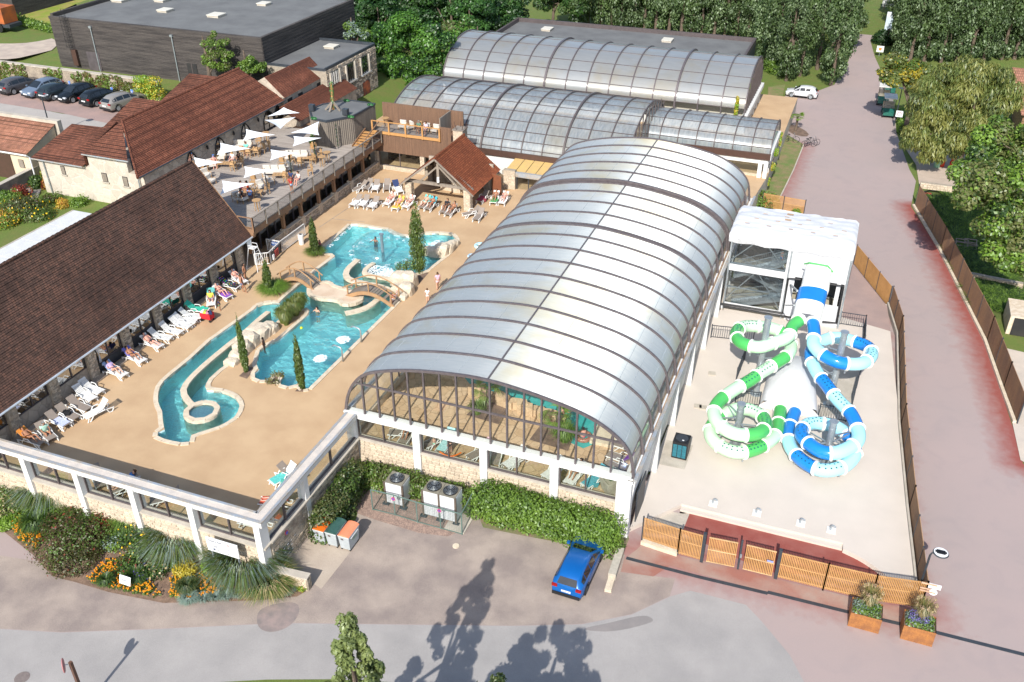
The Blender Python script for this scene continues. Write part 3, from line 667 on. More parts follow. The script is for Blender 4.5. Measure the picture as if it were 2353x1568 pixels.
M_rib=mat('purple_grey_aluminium',(.155,.135,.14),(.12,.10,.105),4,.4,metal=.3,fine=.08)
for i,y in enumerate(RY):
 big=i in(14,);b=MB();arch_rib(b,offs(arc,.12 if i>=14 else 0),y,.13 if not big else.18,.16 if not big else.26)
 if i in(14,10):arch_rib(b,arc,y-.3,.10,.16)
 b.build('rib',M_rib,hall)
b=MB();cx_,cz_=arc[kc];b.lo((cx_-.045,RY[0],cz_-.02),(cx_+.045,RY[14],cz_+.07));b.lo((cx_-.045,RY[14],cz_+.1),(cx_+.045,RY[19],cz_+.19));b.build('ridge_bar',M_rib,hall)
for f in(.16,.3,.44,.58,.72,.86):
 for s_,e_ in((iL,kc),(kc,iR)):
  i=round(s_+(e_-s_)*f);x,z=arc[i];b=MB();b.lo((x-.012,RY[0],z-.02),(x+.012,RY[14],z+.012));b.lo((x-.012,RY[14],z+.1),(x+.012,RY[19],z+.132));b.build('purlin_trace',M_purlin_trace,hall)  # thin strips added on top for the purlins showing through the panels
for i in(iL,iR):
 x,z=arc[i];b=MB();b.lo((x-.04,RY[0],z-.03),(x+.04,RY[19],z+.03));b.build('purlin',M_rib,hall)
 # glazed front gable: mullions, transom, one pane per field
def zarc(x):
 for i in range(len(arc)-1):
  if arc[i][0]<=x<=arc[i+1][0]:return arc[i][1]+(arc[i+1][1]-arc[i][1])*(x-arc[i][0])/(arc[i+1][0]-arc[i][0]+1e-9)
 return 4.4
mx=[-24.57+i*1.0265 for i in range(16)];ZT=6.6
for x in mx:
 b=MB();b.lo((x-.05,FY+.06,4.4),(x+.05,FY+.2,zarc(x)-.05));b.build('mullion',M_rib,hall)
b=MB();b.lo((-25.1,FY+.07,ZT-.05),(-8.5,FY+.19,ZT+.05));b.build('transom',M_rib,hall)
ex=[-25.8]+mx+[-7.95]
for i in range(len(ex)-1):
 xa,xb=ex[i]+.05,ex[i+1]-.05;xs_=[xa+(xb-xa)*t/4 for t in range(5)]
 b=MB();pts=[(xa,4.42)]+[(x,min(ZT-.05,zarc(x)-.03))for x in xs_]+[(xb,4.42)]
 b.add([(x,FY+.12,z)for x,z in pts],[tuple(range(len(pts)))]);b.build('pane',M_glass,hall)
 tp=[(x,zarc(x)-.03)for x in xs_]
 if max(z for x,z in tp)>ZT+.1:
  tp=[(x,max(z,ZT+.05))for x,z in tp];pts=[(xa,ZT+.05)]+tp+[(xb,ZT+.05)]
  b=MB();b.add([(x,FY+.12,z)for x,z in pts],[tuple(range(len(pts)))]);b.build('pane',M_glass,hall)
  # eaves ledge, gutter, right side wall with wedge buttresses, left side wall
b=MB();b.lo((-8.15,FY,4.2),(-7.75,81,4.37));b.build('eaves_ledge',mat('lichened_ledge',(.42,.30,.20),(.24,.15,.10),2.2,.9,.5,14,fine=.35),hall)
b=MB();b.lo((-7.97,FY,4.37),(-7.85,81,4.41));b.build('white_rail',M_whitem,hall)
b=MB();b.bar((-7.72,FY-.1,4.36),(-7.40,81,4.36),.2,.16);b.build('gutter',M_zinc,hall)
b=MB();b.lo((-26.0,FY,4.2),(-25.7,81,4.38));b.build('eaves_ledge',M_zinc,hall)
b=MB();b.prism([(-8.4,FY+.4),(-7.75,FY+.4),(-7.5,81),(-8.4,81)],-.2,4.2);b.v=[(v[0]-(.45 if(v[2]<1 and v[0]>-8)else 0),v[1],v[2])for v in b.v];b.build('side_wall',M_white,hall)
for i in range(7):
 y=45.0+i*5.1;xt=-7.62+i*.04
 b=MB();yy=y+.34;b.add([(xt-.5,y,YD-.05),(xt,y,YD-.05),(xt,y,4.25),(xt-.08,y,4.25),(xt-.5,yy,YD-.05),(xt,yy,YD-.05),(xt,yy,4.25),(xt-.08,yy,4.25)],[(0,1,2,3),(4,7,6,5),(1,5,6,2),(0,3,7,4)]);b.build('buttress',M_white,hall)
b=MB();b.lo((-7.79,40.2,0),(-7.72,42.2,2.6));b.build('service_door',M_anth,hall)
for y0,y1 in((39.6,52),(52,66),(66,80)):
 b=MB();b.lo((-26.0,y0,D),(-25.7,y0+.5,4.2));b.build('pillar',M_white,hall)
 n_p=int((y1-y0-.5)/2.4)
 for k in range(n_p):
  a=y0+.5+k*(y1-y0-.5)/n_p;c=y0+.5+(k+1)*(y1-y0-.5)/n_p;pane(hall,(-25.85,a+.03),(-25.85,c-.03),D+.5,4.15)
  b=MB();b.lo((-25.9,c-.03,D+.5),(-25.8,c+.03,4.15));b.build('mullion',M_bronze,hall)
b=MB();b.lo((-25.95,39.6,D),(-25.75,80,D+.5));b.build('plinth_wall',M_stonew,hall)
b=MB();b.flat([(-25.7,FY+.4),(-8.4,FY+.4),(-8.4,80),(-25.7,80)],D+.02);b.build('floor',M_crazyf,hall)
# indoor pool seen through the front
ip=[(-22,48.2),(-20.5,46.8),(-18,46.6),(-16,46.2),(-14.2,45.4),(-13.2,43.9),(-12.0,43.6),(-11.0,44.9),(-10.2,46.5),(-10,60),(-22,60)]
b=MB();b.flat(ip,D+.03);b.build('pool_water',mat('teal_pool_water',(.04,.34,.34),(.05,.40,.38),.5,.15,.3,6,spec=.5),kind='structure')
rk=empty('rock_border','tan rock border between the indoor pool and the hall floor','rocks',(-17,46,D))
for i in range(15):
 t=i/14;x=-20.6+t*6.5;y=46.6-t*1.1+.12*math.sin(i*2);b=MB();b.box((x,y,D+.25),(.62,.6,.75+.25*math.sin(i*1.7)),rz=.3*math.sin(i));b.v=[(v[0]+.08*math.sin(7*v[1]+i),v[1]+.1*math.sin(5*v[0]+i),v[2])for v in b.v];b.build('rock',mat('tan_rock',(.60,.44,.28),(.50,.35,.22),2,.9,.5,12),rk)
b=MB();b.lo((-11.8,44.2,D),(-10.2,46.6,D+.25));b.build('pool_kerb',M_kerb,kind='structure')
#  pool house with the big brown roof
ph=empty('pool_house','long pool house with a steep dark brown tiled roof and stone piers','building',(-47,44,D))
EX,EZ,RX,RZ=-45.05,4.62,-49.7,10.55;Y0,Y1=22,57.55
tile_roof(ph,(EX,Y0,EZ),(EX,Y1,EZ),(RX,Y1,RZ),(RX,Y0,RZ),.29,M_tiledark,thick=.05)
b=MB();b.add([(RX,Y0,RZ),(RX,Y1,RZ),(-54.4,Y1,EZ),(-54.4,Y0,EZ)],[(0,1,2,3)]);b.build('roof_back',M_tiledark,ph)
b=MB();b.add([(EX-.1,Y1-.1,EZ-.06),(RX,Y1-.1,RZ-.1),(-54.3,Y1-.1,EZ-.06)],[(0,1,2)]);b.build('gable_wall',M_woodg,ph)
for i in range(int((Y1-Y0)/.42)):
 y=Y0+.42*i;b=MB();b.tube([(RX,y,RZ+.0),(RX,y+.41,RZ+.02)],[.10,.12],8);b.build('ridge_tile',M_tiledark,ph)
b=MB();b.bar((EX,Y1,EZ-.0),(RX,Y1,RZ),.06,.14);b.build('verge_board',M_wood,ph)
b=MB();b.tube([(EX+.07,Y0,EZ-.04),(EX+.07,Y1,EZ-.04)],.075,8);b.build('gutter',mat('pale_gutter',(.62,.68,.74),(.50,.55,.60),2,.35,metal=.3),ph)
b=MB();b.lo((-54,Y0,D-2),(-46.0,Y1-.2,EZ-.15));b.build('inner_wall',mat('warm_interior',(.34,.29,.22),(.25,.21,.16),1,.9),ph)
py=[56.3-3.42*i for i in range(9)]
for i,y in enumerate(py):
 b=MB();b.lo((-46.0,y-.36,D),(-45.56,y+.36,EZ-.1));b.build('pier',M_mortar,ph)
 if y>29.5:
  stone_face(ph,(-45.56,y-.36),(-45.56,y+.36),D,EZ-.12,.10,.26,(1,0),[M_stoneg,M_stonew],False,.03,40+i,'pier_stones')
  stone_face(ph,(-46.0,y-.36),(-45.56,y-.36),D,EZ-.12,.10,.22,(0,-1),[M_stonew],False,.03,60+i,'pier_stones')
 if i==0:continue
 a,c=y+.36,py[i-1]-.36;m_=(a+c)/2;zs=D+.75 if i<6 else D+1.05
 b=MB();b.lo((-45.98,a,D),(-45.78,c,zs));b.build('window_plinth',M_anth if i<6 else M_crazyg,ph)
 for q0,q1 in((a,m_),(m_,c)):pane(ph,(-45.85,q0+.04),(-45.85,q1-.04),zs+.03,EZ-.2,M_glassd)
 b=MB();b.lo((-45.9,m_-.04,zs),(-45.79,m_+.04,EZ-.15));b.lo((-45.9,a,zs),(-45.79,a+.07,EZ-.15));b.lo((-45.9,c-.07,zs),(-45.79,c,EZ-.15));b.lo((-45.9,a,zs),(-45.79,c,zs+.06));b.build('window_frame',M_bronze,ph)
b=MB();b.lo((-45.56,29.5,D),(-45.1,57,D+.12));b.build('stone_kerb',M_crazyg,ph)
for y,z in((49.6,1),(39.7,1)):
 b=MB()
 for k in range(6):b.tube([(-45.74,y+.08*k,EZ-.3),(-45.74,y+.3,D+1.5),(-45.74,y+.22+.03*k,D+.8)],.035,5)
 b.build('curtain',mat('white_curtain',(.75,.76,.78),rough=.9),ph)
b=MB()
for i in range(7):b.lo((-58.8,Y0+i*4.6+.03,6.02),(-54.1,Y0+(i+1)*4.6-.03,6.1))
aw=empty('flat_awning','flat white panelled canopy running behind the brown roof','canopy',(-56,44,6))
ax_=[G(P(0,1,-200,800),6.3),G(P(0,1,680,365),6.3)]
for i in range(6):
 y1_=ax_[1].y-i*2.9;b=MB();b.lo((ax_[1].x,y1_-2.84,6.2),(ax_[1].x+4.2,y1_,6.28));b.build('panel',mat('ribbed_white_sheet',(.62,.63,.63),(.56,.57,.57),2,.6,.3,18),aw)
b=MB();b.lo((ax_[1].x-.15,ax_[1].y-18,6.1),(ax_[1].x,ax_[1].y,6.3));b.build('edge_rail',M_conc,aw)
#  stone main house with red roofs
mh=empty('stone_house','large pale stone house with red clay roofs and pointed arch windows','house',(-62,68,4))
XE,ZE,XR,ZR=-57.05,7.5,-62.3,10.35;FYh=60.0
tile_roof(mh,(XE,58.9,ZE),(XE,82.0,ZE),(XR,82.0,ZR),(XR,64.0,ZR),.17,M_tilered)
tile_roof(mh,(-63.5,59.7,8.6),(-58.5,59.7,8.6),(XR,64.0,ZR),(XR-.01,64.0,ZR),.17,M_tileredx)
b=MB();b.tube([(-63.5,59.62,8.55),(-58.4,59.62,8.55)],.06,6);b.tube([(-69.7,59.62,7.33),(-63.8,59.62,7.31)],.06,6);b.build('gutter',M_zinc,mh)
for i in range(38):
 y=64+i*.475;b=MB();b.tube([(XR,y,ZR),(XR,y+.46,ZR+.03)],[.11,.14],8);b.build('ridge_tile',M_tilered,mh)
hp0,hp1=Vector((XR,64,ZR)),Vector((XE,58.9,ZE))
for i in range(14):
 b=MB();b.tube([hp0.lerp(hp1,i/14),hp0.lerp(hp1,(i+.96)/14)],[.09,.12],8);b.build('hip_tile',M_tilered,mh)
b=MB();b.prism([(-69.3,FYh),(-57.5,FYh),(-57.5,82),(-67.2,82),(-67.2,65),(-69.3,65)],2,7.28);b.prism([(-63.3,FYh),(-59.0,FYh),(-59.0,FYh+.5),(-63.3,FYh+.5)],7.28,8.45);b.build('wall',M_crazy,mh)
b=MB();b.lo((-57.5,FYh,2),(-57.42,82,ZE-.08));b.build('terrace_wall',M_crazyg,mh)
b=MB();b.add([(-57.45,81.9,ZE-.1),(-67,81.9,ZE-.1),(XR,81.9,ZR-.1)],[(0,1,2)]);b.build('gable_wall',M_crazy,mh)
b=MB();b.tube([(XE+.03,59,ZE-.02),(XE+.03,82,ZE-.02)],.07,8);b.build('gutter',M_anth,mh)
b=MB();b.tube([(-57.6,59.85,ZE-.2),(-57.9,59.8,ZE-.5),(-57.9,59.8,3)],.06,8);b.build('drainpipe',M_galv,mh)
# west wing (lower) and the two wings on the far side of the ridge
tile_roof(mh,(-69.7,59.65,7.4),(-63.75,59.65,7.38),(-63.4,65.4,8.9),(-69.7,65.3,8.78),.17,M_tileredx)
b=MB();b.add([(-63.4,59.7,7.35),(-63.4,59.7,8.55),(-63.4,64.5,10.0),(-63.4,65.4,8.85)],[(0,1,2,3)]);b.build('wall',M_tilered,mh)
for lo_,hi_ in(((945,1175),(1230,898)),((1475,932),(1745,676))):
 A=GX(P(0,0,*lo_),-68.4);D_=GX(P(0,0,*hi_),-68.4)
 tile_roof(mh,A,(-62.2,A.y,A.z),(-62.35,D_.y,D_.z),D_,.17,M_tileredx)
 b=MB();b.add([(-68.3,A.y,A.z-.1),(-68.3,D_.y,D_.z-.1),(-68.3,D_.y+6,A.z-1),(-68.3,D_.y,4),(-68.3,A.y,4)],[(0,1,2,3,4)]);b.build('gable_wall',M_crazy,mh)
for(x0,y0,x1,y1)in((565,0,612,40),(930,20,1000,110),(1122,55,1190,150)):
 p=GY(P(0,1,x0,y0),FYh);q=GY(P(0,1,x1,y1),FYh);p.z=max(p.z,q.z+.8)
 wn=MB();wn.lo((p.x,FYh-.03,q.z),(q.x,FYh+.02,p.z));wf=wn.build('window',M_dark,mh)
 k=MB();k.lo((p.x-.1,FYh-.12,q.z-.1),(q.x+.1,FYh-.02,q.z));k.build('sill',M_conc,wf)
 k=MB();k.lo((p.x+.06,FYh-.05,q.z+.05),(q.x-.06,FYh-.035,p.z-.05));k.build('shutter',M_woodg,wf)
for(x0,y0)in((548,215),(790,262),(950,292)):
 p=GY(P(0,1,x0,y0),FYh);wn=MB();wn.lo((p.x,FYh-.03,p.z-.55),(p.x+.42,FYh+.02,p.z));wf=wn.build('window',M_dark,mh)
 k=MB();k.lo((p.x-.05,FYh-.08,p.z-.63),(p.x+.47,FYh-.02,p.z-.55));k.build('sill',M_conc,wf)
b=MB();b.tube([GY(P(0,0,385,1460),FYh-.1),GY(P(0,1,490,225),FYh-.1)],.06,8);b.build('drainpipe',M_galv,mh)
def arch_window(parent,y,w_,h_,z0,x,deep=.06):
 n=8;pts=[(-w_/2,0),(w_/2,0)]
 for i in range(n+1):
  t=i/n;pts.append((w_/2*(1-t**1.8),h_*.35+h_*.65*t**.75*1.0 if t else h_*.35))
 for i in range(n-1,-1,-1):
  t=i/n;pts.append((-w_/2*(1-t**1.8),h_*.35+h_*.65*t**.75 if t else h_*.35))
 b=MB();b.add([(x+.01,y+a,z0+z)for a,z in pts],[tuple(range(len(pts)))]);f=b.build('arch_window',M_glassd,parent)
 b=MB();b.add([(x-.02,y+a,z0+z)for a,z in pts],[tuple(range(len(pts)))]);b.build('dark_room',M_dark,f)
 b=MB();b.tube([(x+.04,y+a,z0+z)for a,z in pts],.06,6,closed=True);b.tube([(x+.04,y,z0),(x+.04,y,z0+h_)],.035,6);b.tube([(x+.04,y-w_/2,z0+h_*.36),(x+.04,y+w_/2,z0+h_*.36)],.03,6);b.build('window_frame',M_black,f)
TZ=5.25
for(x,y)in((1990,1350),(2230,1240)):
 p=GX(P(0,0,x+25,y+70),-57.4);arch_window(mh,p.y+.3,1.5,1.95,TZ,-57.4)
for px_,py_ in((0,0),):
 for(uu,vv,w2)in(((760+720/2.24)/1.7408,(380+330/2.24)/1.7408,1.9),((760+795/2.24)/1.7408,(380+220/2.24)/1.7408,1.3),((760+20/2.24)/1.7408,(380+610/2.24)/1.7408,1.5)):
  p=GX((uu,vv),-57.4);arch_window(mh,p.y,w2,2.0,TZ,-57.4)
for(uu,vv)in((143,460),(380,335),(600,215),(845,85)):
 p=GX(((760+uu/2.24)/1.7408,(380+vv/2.24)/1.7408),-57.35);b=MB();b.lathe((-57.2,p.y,p.z-.3),[(.02,0),(.1,.08),(.12,.32),(.02,.42)],6);b.tube([(-57.42,p.y,p.z+.1),(-57.2,p.y,p.z+.16)],.02,5);b.build('wall_lantern',M_black,mh)
 #  link range behind the terrace (second roof, small windows)
lk=empty('link_building','lower stone range with a red roof and three small dark windows','building',(-60,87,4))
ra,rb_=g(1,0,75,712,9.5),g(1,0,490,520,9.5);ea,eb=g(1,0,262,903,7.8),g(1,0,648,692,7.8)
tile_roof(lk,ea,eb,rb_,ra,.17,M_tilered)
b=MB();b.add([ea,ra,(ra.x-3,ra.y,7.8)],[(0,1,2)]);b.build('gable_wall',M_crazyg,lk)
b=MB();b.lo((ra.x,ea.y+.1,3),(ea.x-.25,eb.y,7.72));b.build('wall',M_crazyg,lk)
for(x,y)in((315,945),(412,895),(582,800)):
 p=GX(P(1,0,x,y),ea.x-.24);b=MB();b.lo((p.x-.02,p.y-.45,p.z-.45),(p.x+.02,p.y+.45,p.z+.5));f=b.build('window',M_dark,lk)
 b=MB();b.lo((p.x+.02,p.y-.5,p.z-.55),(p.x+.15,p.y+.5,p.z-.45));b.build('sill',M_conc,f)
la,lb,lc,ld=g(1,0,330,1030,6.3),g(1,0,800,940,6.0),g(1,0,665,838,7.2),g(1,0,360,1000,7.0)
tile_roof(lk,(-54.6,80.5,5.9),(-54.6,93,5.9),(-56.9,93,7.2),(-56.9,80.5,7.2),.17,M_tilered)
b=MB();b.lo((-57.0,81,3),(-54.8,93,5.85));b.build('wall',M_crazyg,lk)
#  flat-roofed stone annex
an=empty('stone_annex','flat-roofed annex with a rough stone facade and tall dark windows','building',(-60,95,2));ZA=9.0
ax0,ax1,ay0,ay1=-64.1,-56.35,89.35,101.0
b=MB();b.lo((ax0,ay0,ZA-.4),(ax1,ay1,ZA-.3));b.build('flat_roof',M_felt,an)
b=MB();b.lo((ax1-.12,ay0,ZA-.3),(ax1+.05,ay1,ZA));b.lo((ax0,ay1-.15,ZA-.3),(ax1-.12,ay1+.05,ZA));b.lo((ax0,ay0-.05,ZA-.3),(ax1-.12,ay0+.12,ZA-.1));b.build('parapet',M_anth,an)
b=MB();b.lo((ax0,ay0,1),(ax1,ay1,ZA-.4));b.build('wall',M_mortar,an)
wz=[(6.2,8.1),(2.6,4.9)];wy=[]
for(x,y)in((725,740),(865,670),(995,600)):
 p=GX(P(1,0,x,y),ax1+.05);wy.append(p)
for k,p in enumerate(wy):
 b=MB();b.lo((ax1+.06,p.y-.95,p.z-.9),(ax1+.16,p.y+.95,p.z+1.05));f=b.build('window',M_glassd,an)
 for t in(-.48,0,.48):
  b=MB();b.lo((ax1+.16,p.y+t-.03,p.z-.9),(ax1+.2,p.y+t+.03,p.z+1.05));b.build('glazing_bar',M_black,f)
 b=MB();b.lo((ax1+.05,p.y-1.15,p.z-1.05),(ax1+.4,p.y+1.15,p.z-.9));b.build('sill',M_zinc,f)
 for s_ in(-1,1):
  b=MB();b.lo((ax1+.05,p.y+s_*1.02-.1,p.z-.9),(ax1+.28,p.y+s_*1.02+.1,p.z+1.1));b.build('reveal',M_conc,f)
 if k:
  b=MB();b.lo((ax1+.06,p.y-.8,3.0),(ax1+.16,p.y+.8,p.z-1.9));b.build('window',M_glassd if k==1 else mat('orange_mural',(.45,.12,.05),(.04,.04,.05),1.2,.7),an)
def top_cut(L0):return None
for zz0,zz1,s_ in((1.2,wy[0].z-1.05,71),(wy[0].z+1.1,ZA-.32,72)):
 stone_face(an,(ax1,ay0),(ax1,ay1),zz0,zz1,.26,.38,(1,0),[M_stonew,M_stoneg],False,.09,s_)
ys_=[ay0]+[v for p in wy for v in(p.y-1.12,p.y+1.12)]+[ay1]
for k in range(0,len(ys_),2):stone_face(an,(ax1,ys_[k]),(ax1,max(ys_[k+1],ys_[k]+.2)),wy[0].z-1.05,wy[0].z+1.1,.26,.38,(1,0),[M_stonew,M_stoneg],False,.09,73+k)
def skylight(x,y,z,parent,sx=1.3,sy=1.3):
 b=MB();b.lo((x-sx/2,y-sy/2,z),(x+sx/2,y+sy/2,z+.22));k=b.build('skylight',M_conc,parent)
 b=MB();b.lo((x-sx/2-.06,y-sy/2-.06,z+.22),(x+sx/2+.06,y+sy/2+.06,z+.30));b.build('skylight_lid',mat('cream_lid',(.66,.62,.52),(.58,.56,.5),2,.6),k)
p=g(1,0,695,440,ZA-.3);skylight(p.x,p.y,ZA-.3,an)
#  black barn
bn=empty('black_barn','long barn clad in blackened boards with a grey flat roof','barn',(-78,95,5));ZB2=11.75
bx0,bx1,by0,by1=-94.2,-64.0,89.0,110.0
b=MB();b.lo((bx0,by0,4),(bx1,by1,ZB2-.3));b.build('wall',M_barn,bn)
k=0;z=6.0;b=MB()
while z<ZB2-.1:
 b.lo((bx0-.0,by0-.05-.02*(k%2),z),(bx1,by0,z+.17));b.lo((bx1,by0,z),(bx1+.05+.02*(k%2),by1,z+.17));z+=.19;k+=1
b.build('boards',M_barn,bn,kind='stuff')
b=MB();b.lo((bx0+.3,by0+.3,ZB2-.3),(bx1-.3,by1,ZB2-.22));b.build('flat_roof',M_felt,bn)
b=MB();b.lo((bx0-.08,by0-.08,ZB2-.3),(bx1+.08,by0+.3,ZB2));b.lo((bx0-.08,by0+.3,ZB2-.3),(bx0+.3,by1,ZB2+.25));b.lo((bx1-.3,by0+.3,ZB2-.3),(bx1+.08,by1,ZB2+.02));b.build('parapet',M_barn,bn)
for c_,x,y,s_ in((0,1110,12,1.6),(0,1490,12,1.4),(0,1520,105,1.4),(0,1990,150,1.6),(1,75,45,1.3)):
 p=g(c_,0,x,y,ZB2-.2);skylight(p.x,p.y,ZB2-.22,bn,s_,s_)
for(x,y)in((830,250),(1575,330)):
 p=GY(P(0,0,x,y),by0-.12);b=MB();b.box((p.x,by0-.16,p.z),(.35,.25,.25));b.tube([(p.x,by0-.16,p.z),(p.x,by0-.16,5.6)],.07,8);b.build('drainpipe',M_galv,bn)
p=GY(P(0,0,790,475),by0-.1);b=MB();b.lo((p.x,by0-.12,5.5),(p.x+1.9,by0-.08,p.z));b.build('door',mat('dull_brown_door',(.10,.085,.09),rough=.6),bn)
p=GY(P(0,0,1715,580),by0-.1);q=GY(P(0,0,1820,680),by0-.1);b=MB();b.lo((p.x,by0-.12,q.z-.6),(q.x,by0-.08,p.z));b.build('door',M_dark,bn);b=MB();b.lo(((p.x+q.x)/2-.05,by0-.15,q.z-.6),((p.x+q.x)/2+.05,by0-.11,p.z));b.build('door_post',M_bronze,bn)
ldr=empty('roof_ladder','caged steel roof ladder on the corner of the black barn','ladder',(bx0+3.4,by0-.4,6))
lx=GY(P(0,0,590,160),by0-.3).x
b=MB()
for s_ in(-.25,.25):b.tube([(lx+s_,by0-.35,6.2),(lx+s_,by0-.35,ZB2+1.1)],.025,5)
for i in range(24):b.tube([(lx-.25,by0-.35,6.4+i*.28),(lx+.25,by0-.35,6.4+i*.28)],.015,4)
b.build('ladder',M_black,ldr)
b=MB()
for i in range(7):b.tube([(lx+.38*math.cos(a),by0-.45-.5*math.sin(a),8.4+i*.62)for a in[k*PI/8 for k in range(9)]],.018,4)
for a in(.4,1.1,2.0,2.7):b.tube([(lx+.38*math.cos(a),by0-.45-.5*math.sin(a),8.4),(lx+.38*math.cos(a),by0-.45-.5*math.sin(a),ZB2+1)],.015,4)
b.build('safety_cage',M_black,ldr)
b=MB();b.box((lx+.2,by0-.3,7.1),(.7,.3,1.9));b.build('ladder_guard',M_brown,ldr)
# second dark shed at the frame's edge
sh_=empty('timber_shed','corner of a dark boarded shed at the upper left edge','shed',(-110,100,5))
p=g(0,0,150,165,6);b=MB();b.lo((p.x-16,p.y,5),(p.x,p.y+12,11.4));b.build('wall',M_barn,sh_)
#  glazed vaults behind
def vault(root,x0,x1,yF,prof,nb,mpan,mrib,glass_rows=0,rib_w=.12,big=(),rows=5,up=0):
 """quarter or half vault along X; prof = (y offset from the front edge, z)"""
 pr=[(p.x,p.y)for p in chaikin([Vector(a)for a in prof],2,False)];n=len(pr)
 def seg(i0,i1,xa,xb,m_,nm):
  b=MB();vs=[(xa,yF+y,z)for y,z in pr[i0:i1+1]]+[(xb,yF+y,z)for y,z in pr[i0:i1+1]];k=i1-i0+1
  b.add(vs,[(i,i+1,k+i+1,k+i)for i in range(k-1)]);b.build(nm,m_,root,smooth=True)
 gi=glass_rows;ksplit=[0]
 for i in range(nb):
  xa,xb=x0+(x1-x0)*i/nb+.04,x0+(x1-x0)*(i+1)/nb-.04
  if gi:seg(0,gi,xa,xb,M_glass,'pane');seg(gi,n-1,xa,xb,mpan,'roof_panel')
  else:seg(0,n-1,xa,xb,mpan,'roof_panel')
 for i in range(nb+1):
  x=x0+(x1-x0)*i/nb;bb=i in big;w2=rib_w*(1.8 if bb else 1);d=.14*(1.7 if bb else 1);o1=offs(pr,d);o0=offs(pr,-.05)
  b=MB();vs=[(x+sx,yF+y,z)for sx,oo in((-w2/2,o0),(-w2/2,o1),(w2/2,o1),(w2/2,o0))for y,z in oo]
  b.add(vs,[(k*n+j,k*n+j+1,((k+1)%4)*n+j+1,((k+1)%4)*n+j)for k in range(4)for j in range(n-1)]);b.build('rib',mrib,root)
 for r_ in range(1,rows+1):
  j=round((n-1)*r_/(rows+1));y,z=pr[j];b=MB();b.lo((x0,yF+y-.03,z-.02),(x1,yF+y+.03,z+.05));b.build('purlin',mrib,root)
 return pr
M_vault=poly_mat('hazed_vault_panel',(.30,.36,.41),(.52,.56,.58),(.44,.42,.34),.3,(1,0,0),.3,(1.6,.5,.35),.2,.3,op=.26)
M_vault3=poly_mat('grey_vault_panel',(.44,.455,.45),(.50,.51,.50),(.46,.41,.31),.2,(1,0,0),.34,(.2,1,1),.5,.5)
hallB=empty('glazed_vault','middle vaulted pool hall with streaky panes and a brown fascia','vaulted hall',(-33,88,2))
profA=[(0,4.5),(.4,5.4),(1.4,6.4),(2.9,7.3),(4.8,7.9),(7,8.25),(10,8.1),(13,7.2),(15.5,5.8),(16.2,4.5)]
vault(hallB,-46.2,-20.0,83.5,profA,12,M_vault,M_bronze,0,.1,(5,9),12)
b=MB();b.lo((-46,83.3,3.95),(-20,83.5,4.55));b.build('fascia',M_brown,hallB)
b=MB();b.lo((-46,83.5,D),(-20,83.9,4.2));b.build('wall',M_white,hallB)
pr_=[(p.x,p.y)for p in chaikin([Vector(a)for a in profA],2,False)]
b=MB();b.add([(-20.02,83.5+y,z)for y,z in pr_],[tuple(range(len(pr_)))]);b.build('end_glass',M_glass,hallB)
for i in range(1,12):
 y=16.2*i/12;z=max(zz for yy,zz in pr_ if abs(yy-y)<1.0);b=MB();b.lo((-20.0,83.5+y-.04,4.5),(-19.9,83.5+y+.04,z));b.build('mullion',M_bronze,hallB)
hallC=empty('glazed_vault','small glazed vault with a brown fascia on white pillars beside the lane','vaulted hall',(-14,94,2))
profB=[(0,4.6),(.1,5.2),(.6,5.8),(1.5,6.3),(2.7,6.55),(4.2,6.55),(6,6.2),(7.2,5.4),(7.6,4.6)]
vault(hallC,-20.6,-7.5,91.7,profB,7,M_vault,M_bronze,0,.1,(),6)
b=MB();b.lo((-21.3,91.5,4.0),(-7.4,91.7,4.62));b.build('fascia',M_brown,hallC)
b=MB();b.lo((-21.3,91.7,3.5),(-7.6,92.1,4.0));b.build('beam',M_white,hallC)
for x in(-20.5,-16,-11.9,-8.3,-7.75):
 b=MB();b.lo((x-.2,91.7,0),(x+.2,92.2,3.5));b.build('pillar',M_white,hallC)
b=MB();b.lo((-21,92.0,1.0),(-8,92.1,2.3));b.build('plinth_wall',M_stonew,hallC)
for i in range(5):pane(hallC,(-20.3+i*2.4,91.95),(-18.0+i*2.4,91.95),2.3,3.5)
b=MB();b.lo((-20.3,96,0),(-8,96.1,3.6));b.build('inner_wall',mat('mint_wall',(.62,.66,.54),rough=.8),hallC)
for i in range(6):
 y=91.9+i*1.5;b=MB();b.lo((-7.9,y,0),(-7.55,y+.35,4.0));b.build('pillar',M_white,hallC)
b=MB();b.lo((-7.95,91.7,3.95),(-7.35,99.4,4.5));b.build('beam',M_white,hallC)
prB=[(p.x,p.y)for p in chaikin([Vector(a)for a in profB],2,False)];b=MB();b.add([(-7.5,91.7+y,z)for y,z in prB],[tuple(range(len(prB)))]);b.build('end_glass',M_glass,hallC)
b=MB();b.flat([(-8.5,92),(-7.5,92),(-7.5,99),(-8.5,99)],3.9);b.build('inner_floor',M_conc,hallC)
hallD=empty('glazed_vault','rear vaulted pool hall with smooth grey panels and a blue sea mural','vaulted hall',(-30,112,2))
yD=104.3
profC=[(0,4.0),(.1,5.3),(.5,5.9),(1.4,6.9),(2.8,7.7),(4.8,8.35),(7.5,8.55),(10.5,8.1),(12.6,6.8),(13.5,4.5)]
vault(hallD,-48.9,-12.0,yD,profC,14,M_vault3,M_rib,4,.12,(5,11),8)
